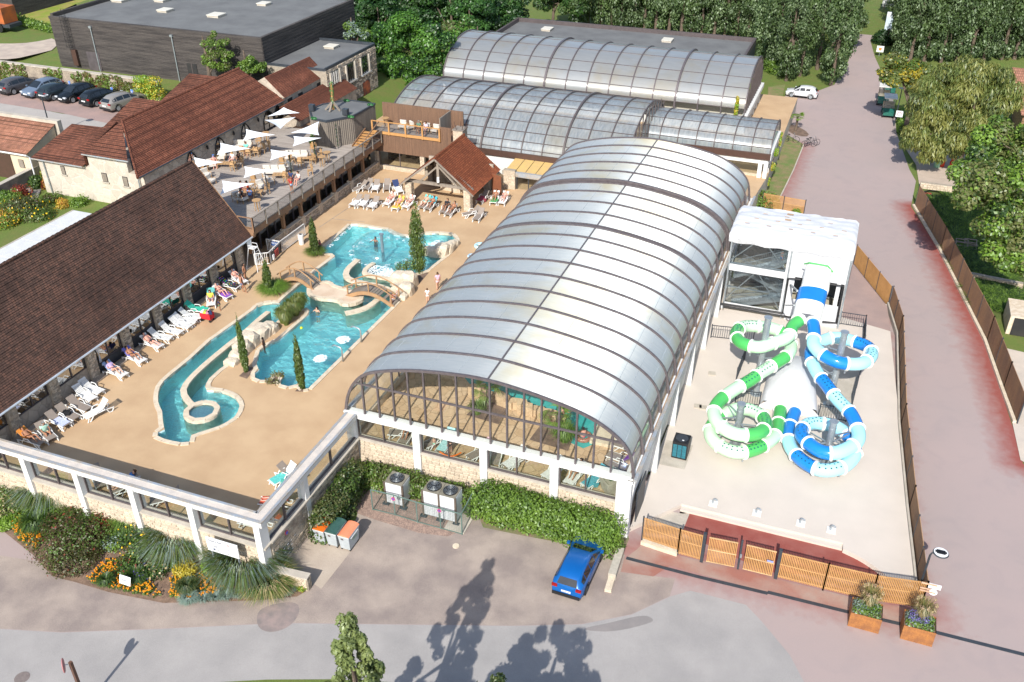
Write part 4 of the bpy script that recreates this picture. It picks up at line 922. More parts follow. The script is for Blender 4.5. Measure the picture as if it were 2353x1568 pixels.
def mural():
 m,n,l,b,out=nodes('sea_mural');tc=n.new('ShaderNodeTexCoord');co=tc.outputs['Object']
 mp=n.new('ShaderNodeMapping');mp.inputs['Scale'].default_value=(.35,1,1.8);l.new(co,mp.inputs[0])
 c=ramp(n,l,noise_node(n,l,mp.outputs[0],1.6,5,.6,.8),[(.35,(.03,.16,.34)),(.55,(.06,.28,.48)),(.68,(.55,.70,.80))]);l.new(c,b.inputs['Base Color']);b.inputs['Roughness'].default_value=.6;return m
b=MB();b.lo((-48.5,yD+1.3,2.2),(-32.5,yD+1.4,6.2));b.build('mural',mural(),hallD)
b=MB();b.lo((-32.5,yD+1.3,2.2),(-12.2,yD+1.4,6.2));b.build('inner_wall',mat('sand_wall',(.42,.37,.30),(.50,.45,.38),.6,.8,stretch=(.3,1,2)),hallD)
b=MB();b.lo((-49,yD,0),(-12,yD+.3,4.0));b.build('wall',M_white,hallD)
prC=[(p.x,p.y)for p in chaikin([Vector(a)for a in profC],2,False)]
for x in(-12.0,):
 b=MB();b.add([(x,yD+y,z)for y,z in prC],[tuple(range(len(prC)))]);b.build('end_glass',M_glass,hallD)
 for i in range(1,14):
  y=13.5*i/14;z=min(zz for yy,zz in prC if abs(yy-y)<.9);b=MB();b.lo((x,yD+y-.04,4.0),(x+.1,yD+y+.04,z));b.build('mullion',M_bronze,hallD)
b=MB();b.lo((-12.2,yD,3.6),(-11.6,yD+13.5,4.1));b.build('beam',M_white,hallD)
for i in range(6):b=MB();b.lo((-12.1,yD+i*2.4,0),(-11.75,yD+i*2.4+.4,3.6));b.build('pillar',M_white,hallD)
# flat roof behind it
fr2=empty('flat_roof_block','flat grey roof with dark parapet behind the rear vault','building',(-32,128,2));ZF=5.5
c0,c1,c2=g(2,0,55,160,ZF),g(2,0,2250,350,ZF),g(2,0,2150,500,ZF)
b=MB();b.lo((c0.x,121,0),(c1.x,c0.y,ZF-.6));b.build('wall',M_anth,fr2)
b=MB();b.lo((c0.x,119,ZF-.6),(c1.x,c0.y,ZF-.55));b.build('flat_roof',M_felt,fr2)
b=MB();b.lo((c0.x,c0.y-.3,ZF-.55),(c1.x,c0.y,ZF));b.lo((c1.x-.3,121,ZF-.55),(c1.x,c0.y-.3,ZF));b.lo((c0.x,121,ZF-.55),(c0.x+.3,c0.y-.3,ZF));b.build('parapet',M_bronze,fr2)
for(x,y)in((325,268),(1430,370)):p=g(2,0,x,y,ZF-.4);skylight(p.x,p.y,ZF-.55,fr2,1.3,1.6)
#  timber terrace beside the stone house
def Z(X,Y,k):return lambda x,y:((X+x/k)/1.7408,(Y+y/k)/1.7408)
zT=Z(800,700,2.2417);zH=Z(760,380,2.24);zW=Z(1420,380,2.24);zG=Z(1580,560,2.2417)
te=empty('timber_terrace','raised grey timber terrace on honey-coloured posts in front of the stone house','terrace',(-51,69,D))
FX=-44.95
M_plank=mat('silvered_planks',(.40,.355,.31),(.29,.25,.22),1.1,.85,.3,40,fine=.22,stretch=(.25,5.5,1))
edge=[(-57.35,57.7),(FX,57.7),(FX,80.4),(-46.2,80.4),(-46.2,84),(-55.5,84),(-55.5,80.4),(-57.35,80.4)]
for i in range(62):
 y=57.75+i*.365;b=MB();b.lo((-57.35,y,TZ-.04),(FX-.05,y+.345,TZ));b.build('plank',M_plank,te)
b=MB();b.prism(edge,TZ-.45,TZ-.05);b.build('deck_frame',M_wood,te)
b=MB();b.lo((FX-.04,57.6,TZ-.55),(FX+.08,80.4,TZ-.02));b.lo((-57,57.55,TZ-.6),(FX+.08,57.68,TZ-.02));b.build('edge_beam',M_wood,te)
b=MB();b.lo((-57,57.7,D-1),(-46.3,84,TZ-.5));b.v=b.v;
b=MB();b.lo((-56,58.5,D),(-48.2,80,TZ-.5));b.build('inner_wall',MATS['warm_interior'],te)
pedy=[G(zT(750,480),3.0).y,G(zT(905,365),3.0).y,G(zT(1055,250),3.0).y,G(zT(1190,150),3.0).y,G(zT(1325,45),3.0).y]
for y in[pedy[0]-5.0]+pedy+[pedy[-1]+2.6]:
 b=MB();b.lo((-45.62,y-.14,2.9),(-45.36,y+.14,TZ-.5));ps_=b.build('post',M_wood,te)
 b=MB();b.lo((-45.72,y-.2,TZ-.75),(-44.9,y+.2,TZ-.5));b.bar((-45.5,y-.1,TZ-1.3),(-45.5,y-.75,TZ-.6),.12,.12);b.bar((-45.5,y+.1,TZ-1.3),(-45.5,y+.75,TZ-.6),.12,.12);b.build('brace',M_wood,te)
for i in range(len(pedy)):
 y=pedy[i];b=MB();b.lo((-45.75,y-.25,D),(-45.3,y+.25,2.98));b.build('pedestal',M_kerb,te)
 stone_face(te,(-45.3,y-.25),(-45.3,y+.25),D,2.95,.11,.22,(1,0),M_stonew,False,.03,90+i)
wy0,wy1=pedy[0]-2.4,80.4
b=MB();b.lo((-45.7,wy0,D),(-45.4,wy1,2.75));b.build('low_wall',M_mortar,te);stone_face(te,(-45.4,wy0),(-45.4,wy1),D,2.75,.10,.28,(1,0),[M_stonew,M_stoneg],False,.03,97)
ys_=[wy0]+pedy+[wy1]
for i in range(len(ys_)-1):
 b=MB();b.lo((-45.76,ys_[i]+.27,2.75),(-45.34,ys_[i+1]-.27,2.83));b.build('coping',M_kerb,te)
 a,c=ys_[i],ys_[i+1];m_=(a+c)/2
 for q0,q1 in((a,m_),(m_,c)):pane(te,(-46.4,q0+.05),(-46.4,q1-.05),D+.1,TZ-.55,M_glassd)
 b=MB();b.lo((-46.46,a-.08,D),(-46.34,a+.08,TZ-.5));b.lo((-46.45,m_-.03,D),(-46.35,m_+.03,TZ-.5));b.build('window_frame',M_bronze,te)
def railing(root,p,q,z,h=1.0,post=2.0,mp=M_wood,mb=M_anth,step=.125,pw=.13):
 p,q=Vector((p[0],p[1],z)),Vector((q[0],q[1],z));L=(q-p).length;n=max(1,round(L/post))
 for i in range(n+1):
  c=p.lerp(q,i/n);b=MB();b.lo((c.x-pw/2,c.y-pw/2,z-.3),(c.x+pw/2,c.y+pw/2,z+h));b.build('post',mp,root)
 for i in range(n):
  a,c=p.lerp(q,i/n),p.lerp(q,(i+1)/n);up=Vector((0,0,1))
  b=MB();b.bar(a+up*(h-.03),c+up*(h-.03),.12,.06);b.bar(a+up*.10,c+up*.10,.05,.06);b.build('rail',mp,root)
  b=MB();m_=max(2,int((c-a).length/step))
  for k in range(1,m_):s_=a.lerp(c,k/m_);b.bar(s_+up*.12,s_+up*(h-.08),.022)
  b.build('balusters',mb,root,kind='stuff')
railing(te,(FX+.1,57.65),(FX+.1,80.2),TZ,1.0,1.95,M_woodg)
railing(te,(-52.5,57.62),(FX+.1,57.62),TZ,1.0,2.6,M_wood)
railing(te,(-55.4,84),(-52.6,84),TZ,1.0,2.8,M_woodl)
# steps up to the balcony at the north end
st=empty('timber_stair','short open timber stair from the terrace up to the balcony','stairs',(-45.8,79,TZ))
for i in range(6):
 b=MB();b.lo((-46.6,77.6+i*.42,TZ+.13*(i+1)-.05),(-45.2,78.0+i*.42,TZ+.13*(i+1)));b.build('tread',M_woodl,st)
b=MB();b.bar((-46.65,77.4,TZ+.1),(-46.65,80.3,TZ+.95),.08,.2);b.bar((-45.15,77.4,TZ+.1),(-45.15,80.3,TZ+.95),.08,.2);b.bar((-45.1,77.4,TZ+1.0),(-45.1,80.4,7.1),.08,.08);b.build('stringer',M_wood,st)
# timber-clad block with the balcony
wb=empty('timber_block','block clad in brown vertical boards with a balcony and glazed ground floor','building',(-42,82,D));WY=80.5
M_clad=mat('vertical_brown_boards',(.215,.125,.078),(.15,.09,.06),1.5,.85,.2,30,fine=.28,stretch=(6,6,.25))
b=MB();b.lo((-46.0,WY+.1,3.95),(-37.1,83.3,5.85));b.lo((-46.2,83.35,3.9),(-37.1,83.5,8.1));b.build('carcass',M_clad,wb)
b=MB()
def boards(b,x0,x1,y,z0,z1,s=.13):
 n=int((x1-x0)/s)
 for i in range(n):b.lo((x0+i*s,y-.03-.015*(i%2),z0),(x0+i*s+s*.82,y,z1))
boards(b,-46,-37.1,WY+.1,3.92,5.85);boards(b,-46.1,-37.1,83.35,5.9,8.1);boards(b,-38.4,-37.1,WY+.1,5.85,7.3);b.build('boards',M_clad,wb,kind='stuff')
b=MB();b.lo((-38.5,WY+.2,5.9),(-38.4,83.3,8.1));b.build('side_screen',M_woodg,wb)
for i in range(8):b=MB();b.lo((-45.9,WY+.15+i*.39,5.86),(-38.5,WY+.52+i*.39,5.92));b.build('plank',M_plank,wb)
bxs=[-45.9+i*1.87 for i in range(5)]
for x in bxs:b=MB();b.lo((x-.08,WY-.12,5.8),(x+.08,WY+.04,7.15));b.build('post',M_woodl,wb)
for i in range(4):
 b=MB();b.lo((bxs[i]+.08,WY-.08,7.07),(bxs[i+1]-.08,WY+.02,7.15));b.lo((bxs[i]+.08,WY-.08,5.82),(bxs[i+1]-.08,WY+.02,6.1));b.build('rail',M_woodl,wb)
 b=MB()
 for k in range(1,17):x=bxs[i]+k*1.87/17;b.lo((x-.012,WY-.04,6.1),(x+.012,WY-.02,7.07))
 b.build('balusters',M_anth,wb,kind='stuff')
for x in(-45.95,-40.75):
 b=MB();b.lo((x,WY-.05,D),(x+.5,WY+.35,3.92));b.build('pier',M_mortar,wb);stone_face(wb,(x,WY-.05),(x+.5,WY-.05),D,3.92,.16,.25,(0,-1),M_stonew,True,seed=int(-x*3),depth=.03)
b=MB();b.lo((-45.5,WY,D),(-37.1,WY+.25,D+.45));b.build('plinth_wall',M_mortar,wb);stone_face(wb,(-45.45,WY),(-40.8,WY),D,D+.42,.14,.28,(0,-1),M_stonew,True,seed=9,depth=.03)
for a,c in((-45.4,-43.1),(-43.1,-40.8)):pane(wb,(a+.05,WY+.12),(c-.05,WY+.12),D+.5,3.85,M_glass)
b=MB();b.lo((-45.45,WY+.08,D+.45),(-40.8,WY+.18,D+.52));b.lo((-43.14,WY+.08,D+.45),(-43.06,WY+.18,3.9));b.lo((-45.45,WY+.08,D+.45),(-45.37,WY+.18,3.9));b.build('window_frame',M_bronze,wb)
b=MB();b.lo((-45.9,83.25,D),(-37,83.34,3.9));b.build('inner_wall',M_dark,wb)
# grey timber kiosk on the terrace
ks=empty('timber_kiosk','many-sided grey timber kiosk with a flat felt roof on the terrace','kiosk',(-50,78,TZ));KZ=8.0
kp=[g(1,0,x,y,KZ)for x,y in((492,1015),(515,1092),(642,1118),(888,1072),(1092,958),(845,925),(610,965))]
b=MB();b.prism([(p.x,p.y)for p in kp],TZ,KZ-.05);b.build('wall',mat('grey_boards',(.22,.19,.16),(.15,.13,.11),1.5,.9,.2,30,fine=.3,stretch=(6,6,.3)),ks)
b=MB()
for i in range(len(kp)):
 p,q=kp[i],kp[(i+1)%len(kp)];L=(q-p).length
 for k in range(int(L/.2)):s_=p.lerp(q,(k+.5)/int(L/.2));b.bar((s_.x,s_.y,TZ),(s_.x,s_.y,KZ-.1),.12,.08)
b.build('boards',MATS['grey_boards'],ks,kind='stuff')
b=MB();b.ribbon([(p.x,p.y)for p in kp],.16,KZ-.1,KZ+.1,True);b.build('parapet',M_anth,ks)
b=MB();b.flat([(p.x,p.y)for p in kp],KZ);b.build('flat_roof',M_felt,ks)
mp=g(1,0,710,1000,KZ+.1);fp_=empty('rope_mast','leaning timber mast wound with green leaves on the kiosk roof','mast',(mp.x,mp.y,KZ))
tp=GY(P(1,0,690,760),mp.y)
b=MB();b.tube([(mp.x,mp.y,KZ),tuple(tp)],[.13,.10],7);b.build('pole',M_woodl,fp_)
for dx,dy in((.9,-.2),(-.7,-.4),(.1,-.9)):b=MB();b.bar((mp.x+dx,mp.y+dy,KZ+.02),(mp.x,mp.y,KZ+.85),.16);b.build('strut',M_woodg,fp_)
Lf_ivy=leafmat('bright_ivy',(.04,.20,.06),(.07,.30,.10));
leaves('ivy_garland',[(mp.x+(tp.x-mp.x)*t,mp.y+(tp.y-mp.y)*t,KZ+.3+(tp.z-KZ-.3)*t,.22,.22,.3)for t in(.05,.2,.35,.5,.65,.8,.95)],420,.06,[Lf_ivy],fp_)
for(x,y,lab)in((518,1015,'dark speaker box on the left corner of the kiosk roof'),(826,1055,'dark speaker box on the right edge of the kiosk roof')):
 p=g(1,0,x,y,KZ+.1);b=MB();b.box((p.x,p.y,KZ+.4),(.55,.45,.6));b.box((p.x,p.y-.23,KZ+.4),(.4,.03,.45));o=b.build('speaker_box',M_anth);tag(o,lab,'speaker')
for(x,y,lab)in((530,1090,'tuft of green leaves at the left front corner of the kiosk roof'),(870,1075,'tuft of green leaves at the right front corner of the kiosk roof'),(1050,965,'tuft of green leaves at the far right of the kiosk roof'),(830,925,'tuft of green leaves at the back of the kiosk roof')):
 p=g(1,0,x,y,KZ+.1);leaves('leaf_garland',[(p.x,p.y,KZ+.12,.4,.2,.12)],120,.07,[Lf_ivy],label=lab,cat='garland')
 #  open tiled pavilion
gz=empty('tiled_pavilion','open pavilion with a steep orange-red tiled roof on stone pillars','pavilion',(-35.7,76,D));gx=-35.67
gy0,gy1=73.3,80.2;ez,rz_=3.85,6.95
tile_roof(gz,(-31.85,gy0,ez),(-31.85,gy1,ez),(gx,gy1,rz_),(gx,gy0,rz_),.17,M_tileor)
tile_roof(gz,(-39.5,gy1,ez),(-39.5,gy0,ez),(gx,gy0,rz_),(gx,gy1,rz_),.17,M_tileor)
for i in range(17):b=MB();b.tube([(gx,gy0+i*.41,rz_),(gx,gy0+i*.41+.39,rz_+.03)],[.10,.13],8);b.build('ridge_tile',M_tileor,gz)
for s_,x in((1,-31.85),(-1,-39.5)):b=MB();b.bar((x,gy0+.02,ez-.07),(gx,gy0+.02,rz_-.07),.08,.16);b.build('verge_board',M_woodg,gz)
for k,x in enumerate((-38.78,-32.73)):
 b=MB();b.lo((x-.32,73.75,D),(x+.32,74.35,4.05));b.build('pillar',M_mortar,gz)
 stone_face(gz,(x-.32,73.75),(x+.32,73.75),D,4.05,.15,.3,(0,-1),M_stonew,True,.03,120+k);stone_face(gz,(x+.32,73.75),(x+.32,74.35),D,4.05,.15,.3,(1,0),M_stonew,False,.03,125+k)
 b=MB();b.lo((x-.25,78.6,D),(x+.25,79.1,4.0));b.build('pillar',M_woodg,gz)
b=MB();b.bar((-39.2,74.05,4.15),(-32.2,74.05,4.15),.24,.26);b.build('tie_beam',M_woodg,gz)
b=MB();b.bar((gx,74.05,4.2),(gx,74.05,6.8),.24);b.build('king_post',M_woodg,gz)
for s_ in(-1,1):b=MB();b.bar((gx+s_*1.9,74.05,4.25),(gx+s_*.1,74.05,5.9),.16);b.build('strut',M_woodg,gz);b=MB();b.bar((gx+s_*3.5,74.05,4.05),(gx,74.05,6.8),.18);b.build('rafter',M_woodg,gz)
b=MB();b.tube([(gx,73.6,6.72),(gx,80,6.72)],.13,8);b.build('ridge_pole',M_woodg,gz)
b=MB();b.lo((-39.2,79.4,D),(-32.3,79.6,4.6));b.build('back_wall',M_stoneg,gz)
b=MB();b.lo((-35.9,77.4,D),(-35.0,78.2,3.1));b.lo((-37.2,77.6,D),(-33.8,77.9,2.5));b.build('counter',M_stonew,gz)
b=MB();b.bar((-32.0,78.4,3.1),(-30.9,77.9,3.1),.08,2.1);b.build('open_door',mat('red_brown_door',(.24,.085,.04),(.19,.07,.035),3),gz)
b=MB();b.box((gx+.05,73.9,4.75),(.2,.2,.4));b.cyl((gx+.05,73.85,4.45),.13,.2,10);b.build('lamp',M_whitem,gz)
ch=empty('chimney','square white stone chimney at the back of the pavilion roof','chimney',(-35.6,80.4,6));q0=GY(zW(875,320),79.9);q1=GY(zW(960,335),79.9)
cx0,cx1=q0.x,q1.x;b=MB();b.lo((cx0,79.95,5.5),(cx1,81.1,q0.z));b.build('stack',M_mortar,ch)
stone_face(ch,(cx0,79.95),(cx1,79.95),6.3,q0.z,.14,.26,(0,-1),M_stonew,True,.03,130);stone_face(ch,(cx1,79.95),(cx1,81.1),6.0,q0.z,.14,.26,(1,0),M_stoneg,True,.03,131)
b=MB();b.lo((cx0-.08,79.87,q0.z),(cx1+.08,81.2,q0.z+.08));b.build('cap',M_woodg,ch)
b=MB()
for i in range(7):a=i*.9;b.tube([((cx0+cx1)/2+.5*math.cos(a),80.5+.4*math.sin(a),q0.z),((cx0+cx1)/2+.75*math.cos(a),80.5+.6*math.sin(a),q0.z+.25),((cx0+cx1)/2+.8*math.cos(a),80.5+.6*math.sin(a),q0.z+.6)],.03,5)
b.build('iron_spikes',M_brown,ch)
# lean-to with yellow sheet roof and glazed wall
lt=empty('lean_to','low glazed lean-to with a yellow panelled roof under the vault','lean-to',(-25,82,D))
lz=3.75;lxs=[-31.5+i*1.05 for i in range(8)]
for i in range(7):b=MB();b.add([(lxs[i]+.03,80.6,lz),(lxs[i+1]-.03,80.6,lz),(lxs[i+1]-.03,83.3,lz+.25),(lxs[i]+.03,83.3,lz+.25)],[(0,1,2,3)]);b.build('roof_panel',mat('yellowed_sheet',(.62,.42,.15),(.55,.38,.16),1.5,.6),lt)
b=MB();[b.lo((x-.03,80.6,lz-.05),(x+.03,83.3,lz+.0))for x in lxs];b.lo((-31.6,80.6,lz-.12),(-24,83.3,lz-.08));b.build('roof_frame',M_bronze,lt)
b=MB();b.lo((-31.7,80.2,lz-.35),(-24.0,80.5,lz+.05));b.build('gutter',M_zinc,lt)
b=MB();b.lo((-31.4,80.3,D+1.3),(-24.0,80.6,lz-.36));b.build('lintel',M_white,lt)
b=MB();b.lo((-31.5,80.1,D),(-30.3,80.5,4.0));b.build('pillar',M_mortar,lt);stone_face(lt,(-31.5,80.1),(-30.3,80.1),D,3.9,.15,.28,(0,-1),M_stonew,True,.03,140)
for i in range(5):pane(lt,(-30.2+i*1.2,80.45),(-29.1+i*1.2,80.45),D+.05,lz-.4);b=MB();b.lo((-30.25+i*1.2,80.4,D),(-30.17+i*1.2,80.5,lz-.35));b.build('mullion',M_anth,lt)
#  slide tower
tw=empty('slide_tower','white sheeted slide tower with two big openings showing the stairs','tower',(-3,69,YD))
tx0,tx1,ty0,ty1,tz=-7.35,1.48,66.95,71.9,7.0
M_tarp=mat('white_tarpaulin',(.62,.63,.65),(.58,.59,.61),.7,.5,.5,3,fine=.03)
fr=MB()
def wallp(b,x0,x1,z0,z1,y=ty0):b.lo((x0,y,z0),(x1,y+.05,z1))
qa=GY(zW(0,0),ty0)
zTw=Z(2850,800,3.1367)
o1=[GY(zTw(*q),ty0)for q in((262,460),(972,560),(920,905),(222,800))];o2=[GY(zTw(*q),ty0)for q in((210,878),(910,985),(855,1375),(168,1280))]
xa,xb=o1[0].x,o1[1].x;zt1,zb1,zt2,zb2=o1[0].z,o1[3].z,o2[0].z,o2[3].z
b=MB();wallp(b,tx0,xa,zb2-.35,tz);wallp(b,xb,xb+.5,.45,tz);wallp(b,xa,xb,zt1,tz);wallp(b,xa,xb,zt2,zb1);wallp(b,xa,xb,zb2-.35,zb2);wallp(b,tx0,xa-.35,YD,zb2-.35);b.build('sheet_wall',M_tarp,tw)
ob=GY(zTw(965,955),ty0);b=MB();wallp(b,xb+.5,tx1,ob.z,tz);b.build('sheet_wall',M_tarp,tw)
b=MB();wallp(b,xb+.5,tx1-.05,YD,2.2);b.lo((xb+.5,ty0+.02,2.2),(xb+.8,ty0+.06,ob.z));b.lo((tx1-.6,ty0+.02,2.2),(tx1-.3,ty0+.06,ob.z));b.build('sheet_wall',M_tarp,tw)
b=MB();b.lo((tx0,ty1-.05,YD),(tx1,ty1,5.2));b.build('back_sheet',mat('grey_back_sheet',(.13,.15,.18),(.10,.12,.14),1,.7),tw)
b=MB();b.lo((tx1-.05,ty0+.05,YD),(tx1,ty1,tz));b.build('side_sheet',M_tarp,tw)
for lo_,hi_ in((xa,zt1),(xa,zt2)):
 z0=zb1 if hi_==zt1 else zb2;b=MB();b.lo((xa,ty0+.02,z0),(xb,ty0+.03,hi_));b.build('clear_sheet',glass('hazy_film',(.86,.89,.90),.05,.15,.4),tw)
def wob(x,y):return.10*pnoise((x*.9,y*1.6,0))+.05*pnoise((x*4,y*5,3))
b=MB();nxr,nyr=36,18;vs=[]
for j in range(nyr+1):
 for i in range(nxr+1):
  x=tx0-.22+(tx1-tx0+.4)*i/nxr;y=ty0-.2+(ty1-ty0+.3)*j/nyr;z=tz+.28+.15*math.sin(PI*j/nyr)+wob(x,y)-.06*abs(math.sin(6*PI*j/nyr))
  if j==0:z-=.25
  if i in(0,nxr):z-=.25
  vs.append((x,y,z))
b.add(vs,[(j*(nxr+1)+i,j*(nxr+1)+i+1,(j+1)*(nxr+1)+i+1,(j+1)*(nxr+1)+i)for j in range(nyr)for i in range(nxr)]);b.build('roof_sheet',M_tarp,tw,smooth=True)
b=MB();vs=[]
for i in range(nxr*2+1):
 x=tx0-.22+(tx1-tx0+.4)*i/(nxr*2);vs+=[(x,ty0-.2,tz+.10),(x,ty0-.16-.12*abs(pnoise((x*2,1,5)))-.04,tz-.25),(x,ty0-.06-.1*abs(pnoise((x*3,7,5))),tz-.72+.05*math.sin(x*3))]
b.add(vs,[(i*3+k,i*3+k+1,i*3+k+4,i*3+k+3)for i in range(nxr*2)for k in range(2)]);b.lo((tx1+.1,ty0,tz-.6),(tx1+.16,ty1,tz+.1));b.build('roof_skirt',M_tarp,tw,smooth=False)
b=MB()
for k,(x,y)in enumerate(((-3.6,69.9),(-3.55,71.0))):b.box((x,y,tz+.46),(.5,.2,.02))
for k in range(14):b.box((-6.5+k*.55,68.2+(k%3)*1.1,tz+.42+.05),(.35,.05,.02))
b.build('dirt_fold',mat('rusty_puddle',(.50,.33,.20),rough=.8),tw)
fr=MB()
for x in(tx0+.02,xb+.25,tx1+.1):
 for y in(ty0-.02,ty1-.1):fr.bar((x,y,YD),(x,y,tz),.12)
for z in(YD+.1,2.3,4.4,tz-.1):
 fr.bar((tx0,ty1-.2,z),(tx1,ty1-.2,z),.14);fr.bar((tx0,ty0+.2,z),(xb,ty0+.2,z),.1)
for a,c,e,f in((zb1,zt1,xa,xb),(zb2,zt2,xa,xb)):
 m_=(e+f)/2;fr.bar((e,ty0+.15,a+.25),(m_-.1,ty0+.15,c),.07);fr.bar((m_+.15,ty0+.15,c),(f,ty0+.15,a+.1),.07)
fr.build('steel_frame',M_galv,tw,kind='stuff')
def flight(root,x0,x1,y,z0,z1,n=12):
 b=MB()
 for i in range(n):t=(i+.5)/n;b.box((x0+(x1-x0)*t,y,z0+(z1-z0)*t),(abs(x1-x0)/n*1.05,1.0,.04))
 for s_ in(-.5,.5):b.bar((x0,y+s_,z0),(x1,y+s_,z1),.05,.22)
 b.build('stair_flight',M_galv,root)
 b=MB()
 for s_ in(-.5,.5):
  b.bar((x0,y+s_,z0+1),(x1,y+s_,z1+1),.05);b.bar((x0,y+s_,z0+.15),(x1,y+s_,z1+.15),.03)
  for i in range(28):t=i/27;b.bar((x0+(x1-x0)*t,y+s_,z0+.1+(z1-z0)*t),(x0+(x1-x0)*t,y+s_,z0+1+(z1-z0)*t),.02)
 b.build('stair_balusters',M_galv,root,kind='stuff')
flight(tw,-6.9,-3.2,68.0,3.0,4.7);flight(tw,-3.2,-6.6,69.3,1.6,3.0);flight(tw,-6.9,-2.8,68.0,YD,1.7);flight(tw,-4.2,-2.4,67.9,4.5,5.5,6)
b=MB();b.lo((-7.3,70.0,2.9),(-2.8,71.6,3.0));b.lo((-3.2,67.3,4.6),(1.3,71.6,4.7));b.lo((-7.2,67.1,YD),(1.3,71.6,YD+.05));b.build('landing',mat('cream_decking',(.52,.47,.36),(.44,.40,.30),2,.8),tw)
b=MB();b.tube([(-7.1,69.8,5.3),(-2.9,69.8,5.3)],.05,6);b.tube([(-6.9,69.8,4.7),(-6.9,69.8,5.9),(-2.9,69.8,5.9)],.05,6);b.build('white_handrail',M_whitem,tw)
pipe=empty('black_pipework','black water pipes running across the foot of the tower','pipes',(-3,66.7,2))
zp1=GY(zTw(110,1295),ty0-.25).z;pz=[GY(zTw(*q),ty0-.25)for q in((10,1395),(95,1395),(100,1300),(880,1420),(950,985),(1110,1000))]
b=MB();b.tube([tuple(p)for p in pz],.085,8);b.build('pipe',M_black,pipe)
pz=[GY(zTw(*q),ty0-.25)for q in((20,1425),(130,1430),(135,1335),(1000,1478))]
b=MB();b.tube([tuple(p)for p in pz],.075,8);b.build('pipe',M_black,pipe)
pz=[GY(zTw(*q),ty0-.25)for q in((1470,1055),(1645,1085),(1555,1545),(1380,1530))]
b=MB();b.tube([tuple(p)for p in pz],.085,8);b.build('pipe',M_black,pipe)
#  tube slides
M_gd=mat('green_fibreglass',(.07,.42,.10),(.08,.45,.11),1,.12,fine=.02,spec=.6);M_gl=mat('pale_green_fibreglass',(.50,.78,.50),(.52,.80,.52),1,.15,fine=.02,spec=.6)
M_bd=mat('blue_fibreglass',(.012,.20,.62),(.015,.22,.66),1,.12,fine=.02,spec=.6);M_bl=mat('pale_blue_fibreglass',(.36,.74,.84),(.38,.76,.86),1,.15,fine=.02,spec=.6)
M_fl=mat('white_flange',(.80,.80,.76),(.76,.76,.72),2,.35,fine=.03);M_hole=mat('porthole',(.01,.09,.12),rough=.3)
zA=Z(2780,1200,5.2275);zL=Z(2800,1450,3.1357)
def slide(label,pts,segs,md,ml,r=.43):
 """pts: (uv, z) down the tube; segs: one letter per section, d dark, l light, capitals with portholes"""
 P3=cat_rom([G(uv,z)for uv,z in pts],10);L=[0]
 for i in range(1,len(P3)):L.append(L[-1]+(P3[i]-P3[i-1]).length)
 def at(s):
  s=max(0,min(L[-1]-1e-4,s));k=np.searchsorted(L,s,side='right')-1;k=min(k,len(P3)-2);return P3[k].lerp(P3[k+1],(s-L[k])/(L[k+1]-L[k]+1e-9))
 e=empty('tube_slide',label,'water slide',tuple(P3[-1]));n=len(segs)
 for i,ch_ in enumerate(segs):
  a,c=L[-1]*i/n,L[-1]*(i+1)/n;k=9;ring=[at(a+(c-a)*t/k)for t in range(k+1)]
  b=MB();b.tube(ring,r,16,cap=False);b.build('tube_section',md if ch_ in'dD' else ml,e,smooth=True)
  fa=at(c-.02)-at(c+.02);fa.normalize();p=at(c);b=MB();b.tube([p-fa*.085,p+fa*.085],r+.035,18);b.tube([p-fa*.03,p+fa*.03],r+.075,18);b.build('flange',M_fl,e)
  if ch_ in'DL':
   b=MB()
   for t in range(1,6):
    q=at(a+(c-a)*t/6);d=(at(a+(c-a)*t/6+.05)-q).normalized();side=d.cross(Vector((0,0,1))).normalized();up=side.cross(d)
    for an in(-.62,.0+.15*(t%2),.62):
     nn=(up*math.cos(an)+side*math.sin(an)).normalized();o_=q+nn*(r-.01);tn=nn.cross(d);b.add([o_+nn*.02+(d*math.cos(w_)+tn*math.sin(w_))*.055 for w_ in[j*PI/4 for j in range(8)]],[tuple(range(8))])
   b.build('portholes',M_hole,e,kind='stuff')
  if i%2==0 and i<n-2 and p.z>1.0:
   b=MB();b.tube([p-Vector((0,0,r+.05)),p-Vector((0,0,r+.32))],.06,6);b.build('bracket',M_galv,e)
 return e,at,L
TA=lambda x,y:P(3,1,x,y);TB=lambda x,y:P(3,2,x,y)
green=[(TA(285,1385),5.0),(zA(2040,560),4.85),(zA(1960,760),4.65),(zA(1700,880),4.5),(zA(1330,990),4.35),(zA(960,890),4.2),(zA(860,690),4.05),(zA(1010,560),3.95),(zA(1330,560),3.85),(zA(1620,600),3.7),(zA(1880,720),3.55),(zA(2000,930),3.45),(zA(1960,1130),3.35),(zA(1700,1320),3.25),(zA(1350,1540),3.15),(zL(640,220),3.05),(zL(420,350),2.9),(zL(240,490),2.75),(zL(175,640),2.6),(zL(250,790),2.5),(zL(450,900),2.4),(zL(700,900),2.3),(zL(820,810),2.2),(zL(790,690),2.1),(zL(640,600),2.0),(zL(470,585),1.9),(zL(320,640),1.8),(zL(190,740),1.7),(zL(130,850),1.6),(zL(160,970),1.5),(zL(300,1080),1.4),(zL(480,1130),1.35),(zL(690,1090),1.25),(zL(870,990),1.2),(zL(965,880),1.1),(zL(985,760),1.05),(zL(1010,590),1.0)]
eG,atG,LG=slide('green and pale green tube slide curling round two steel masts on the left',green,'dlldDLldldLDldlldDLldlLDldd',M_gd,M_gl)
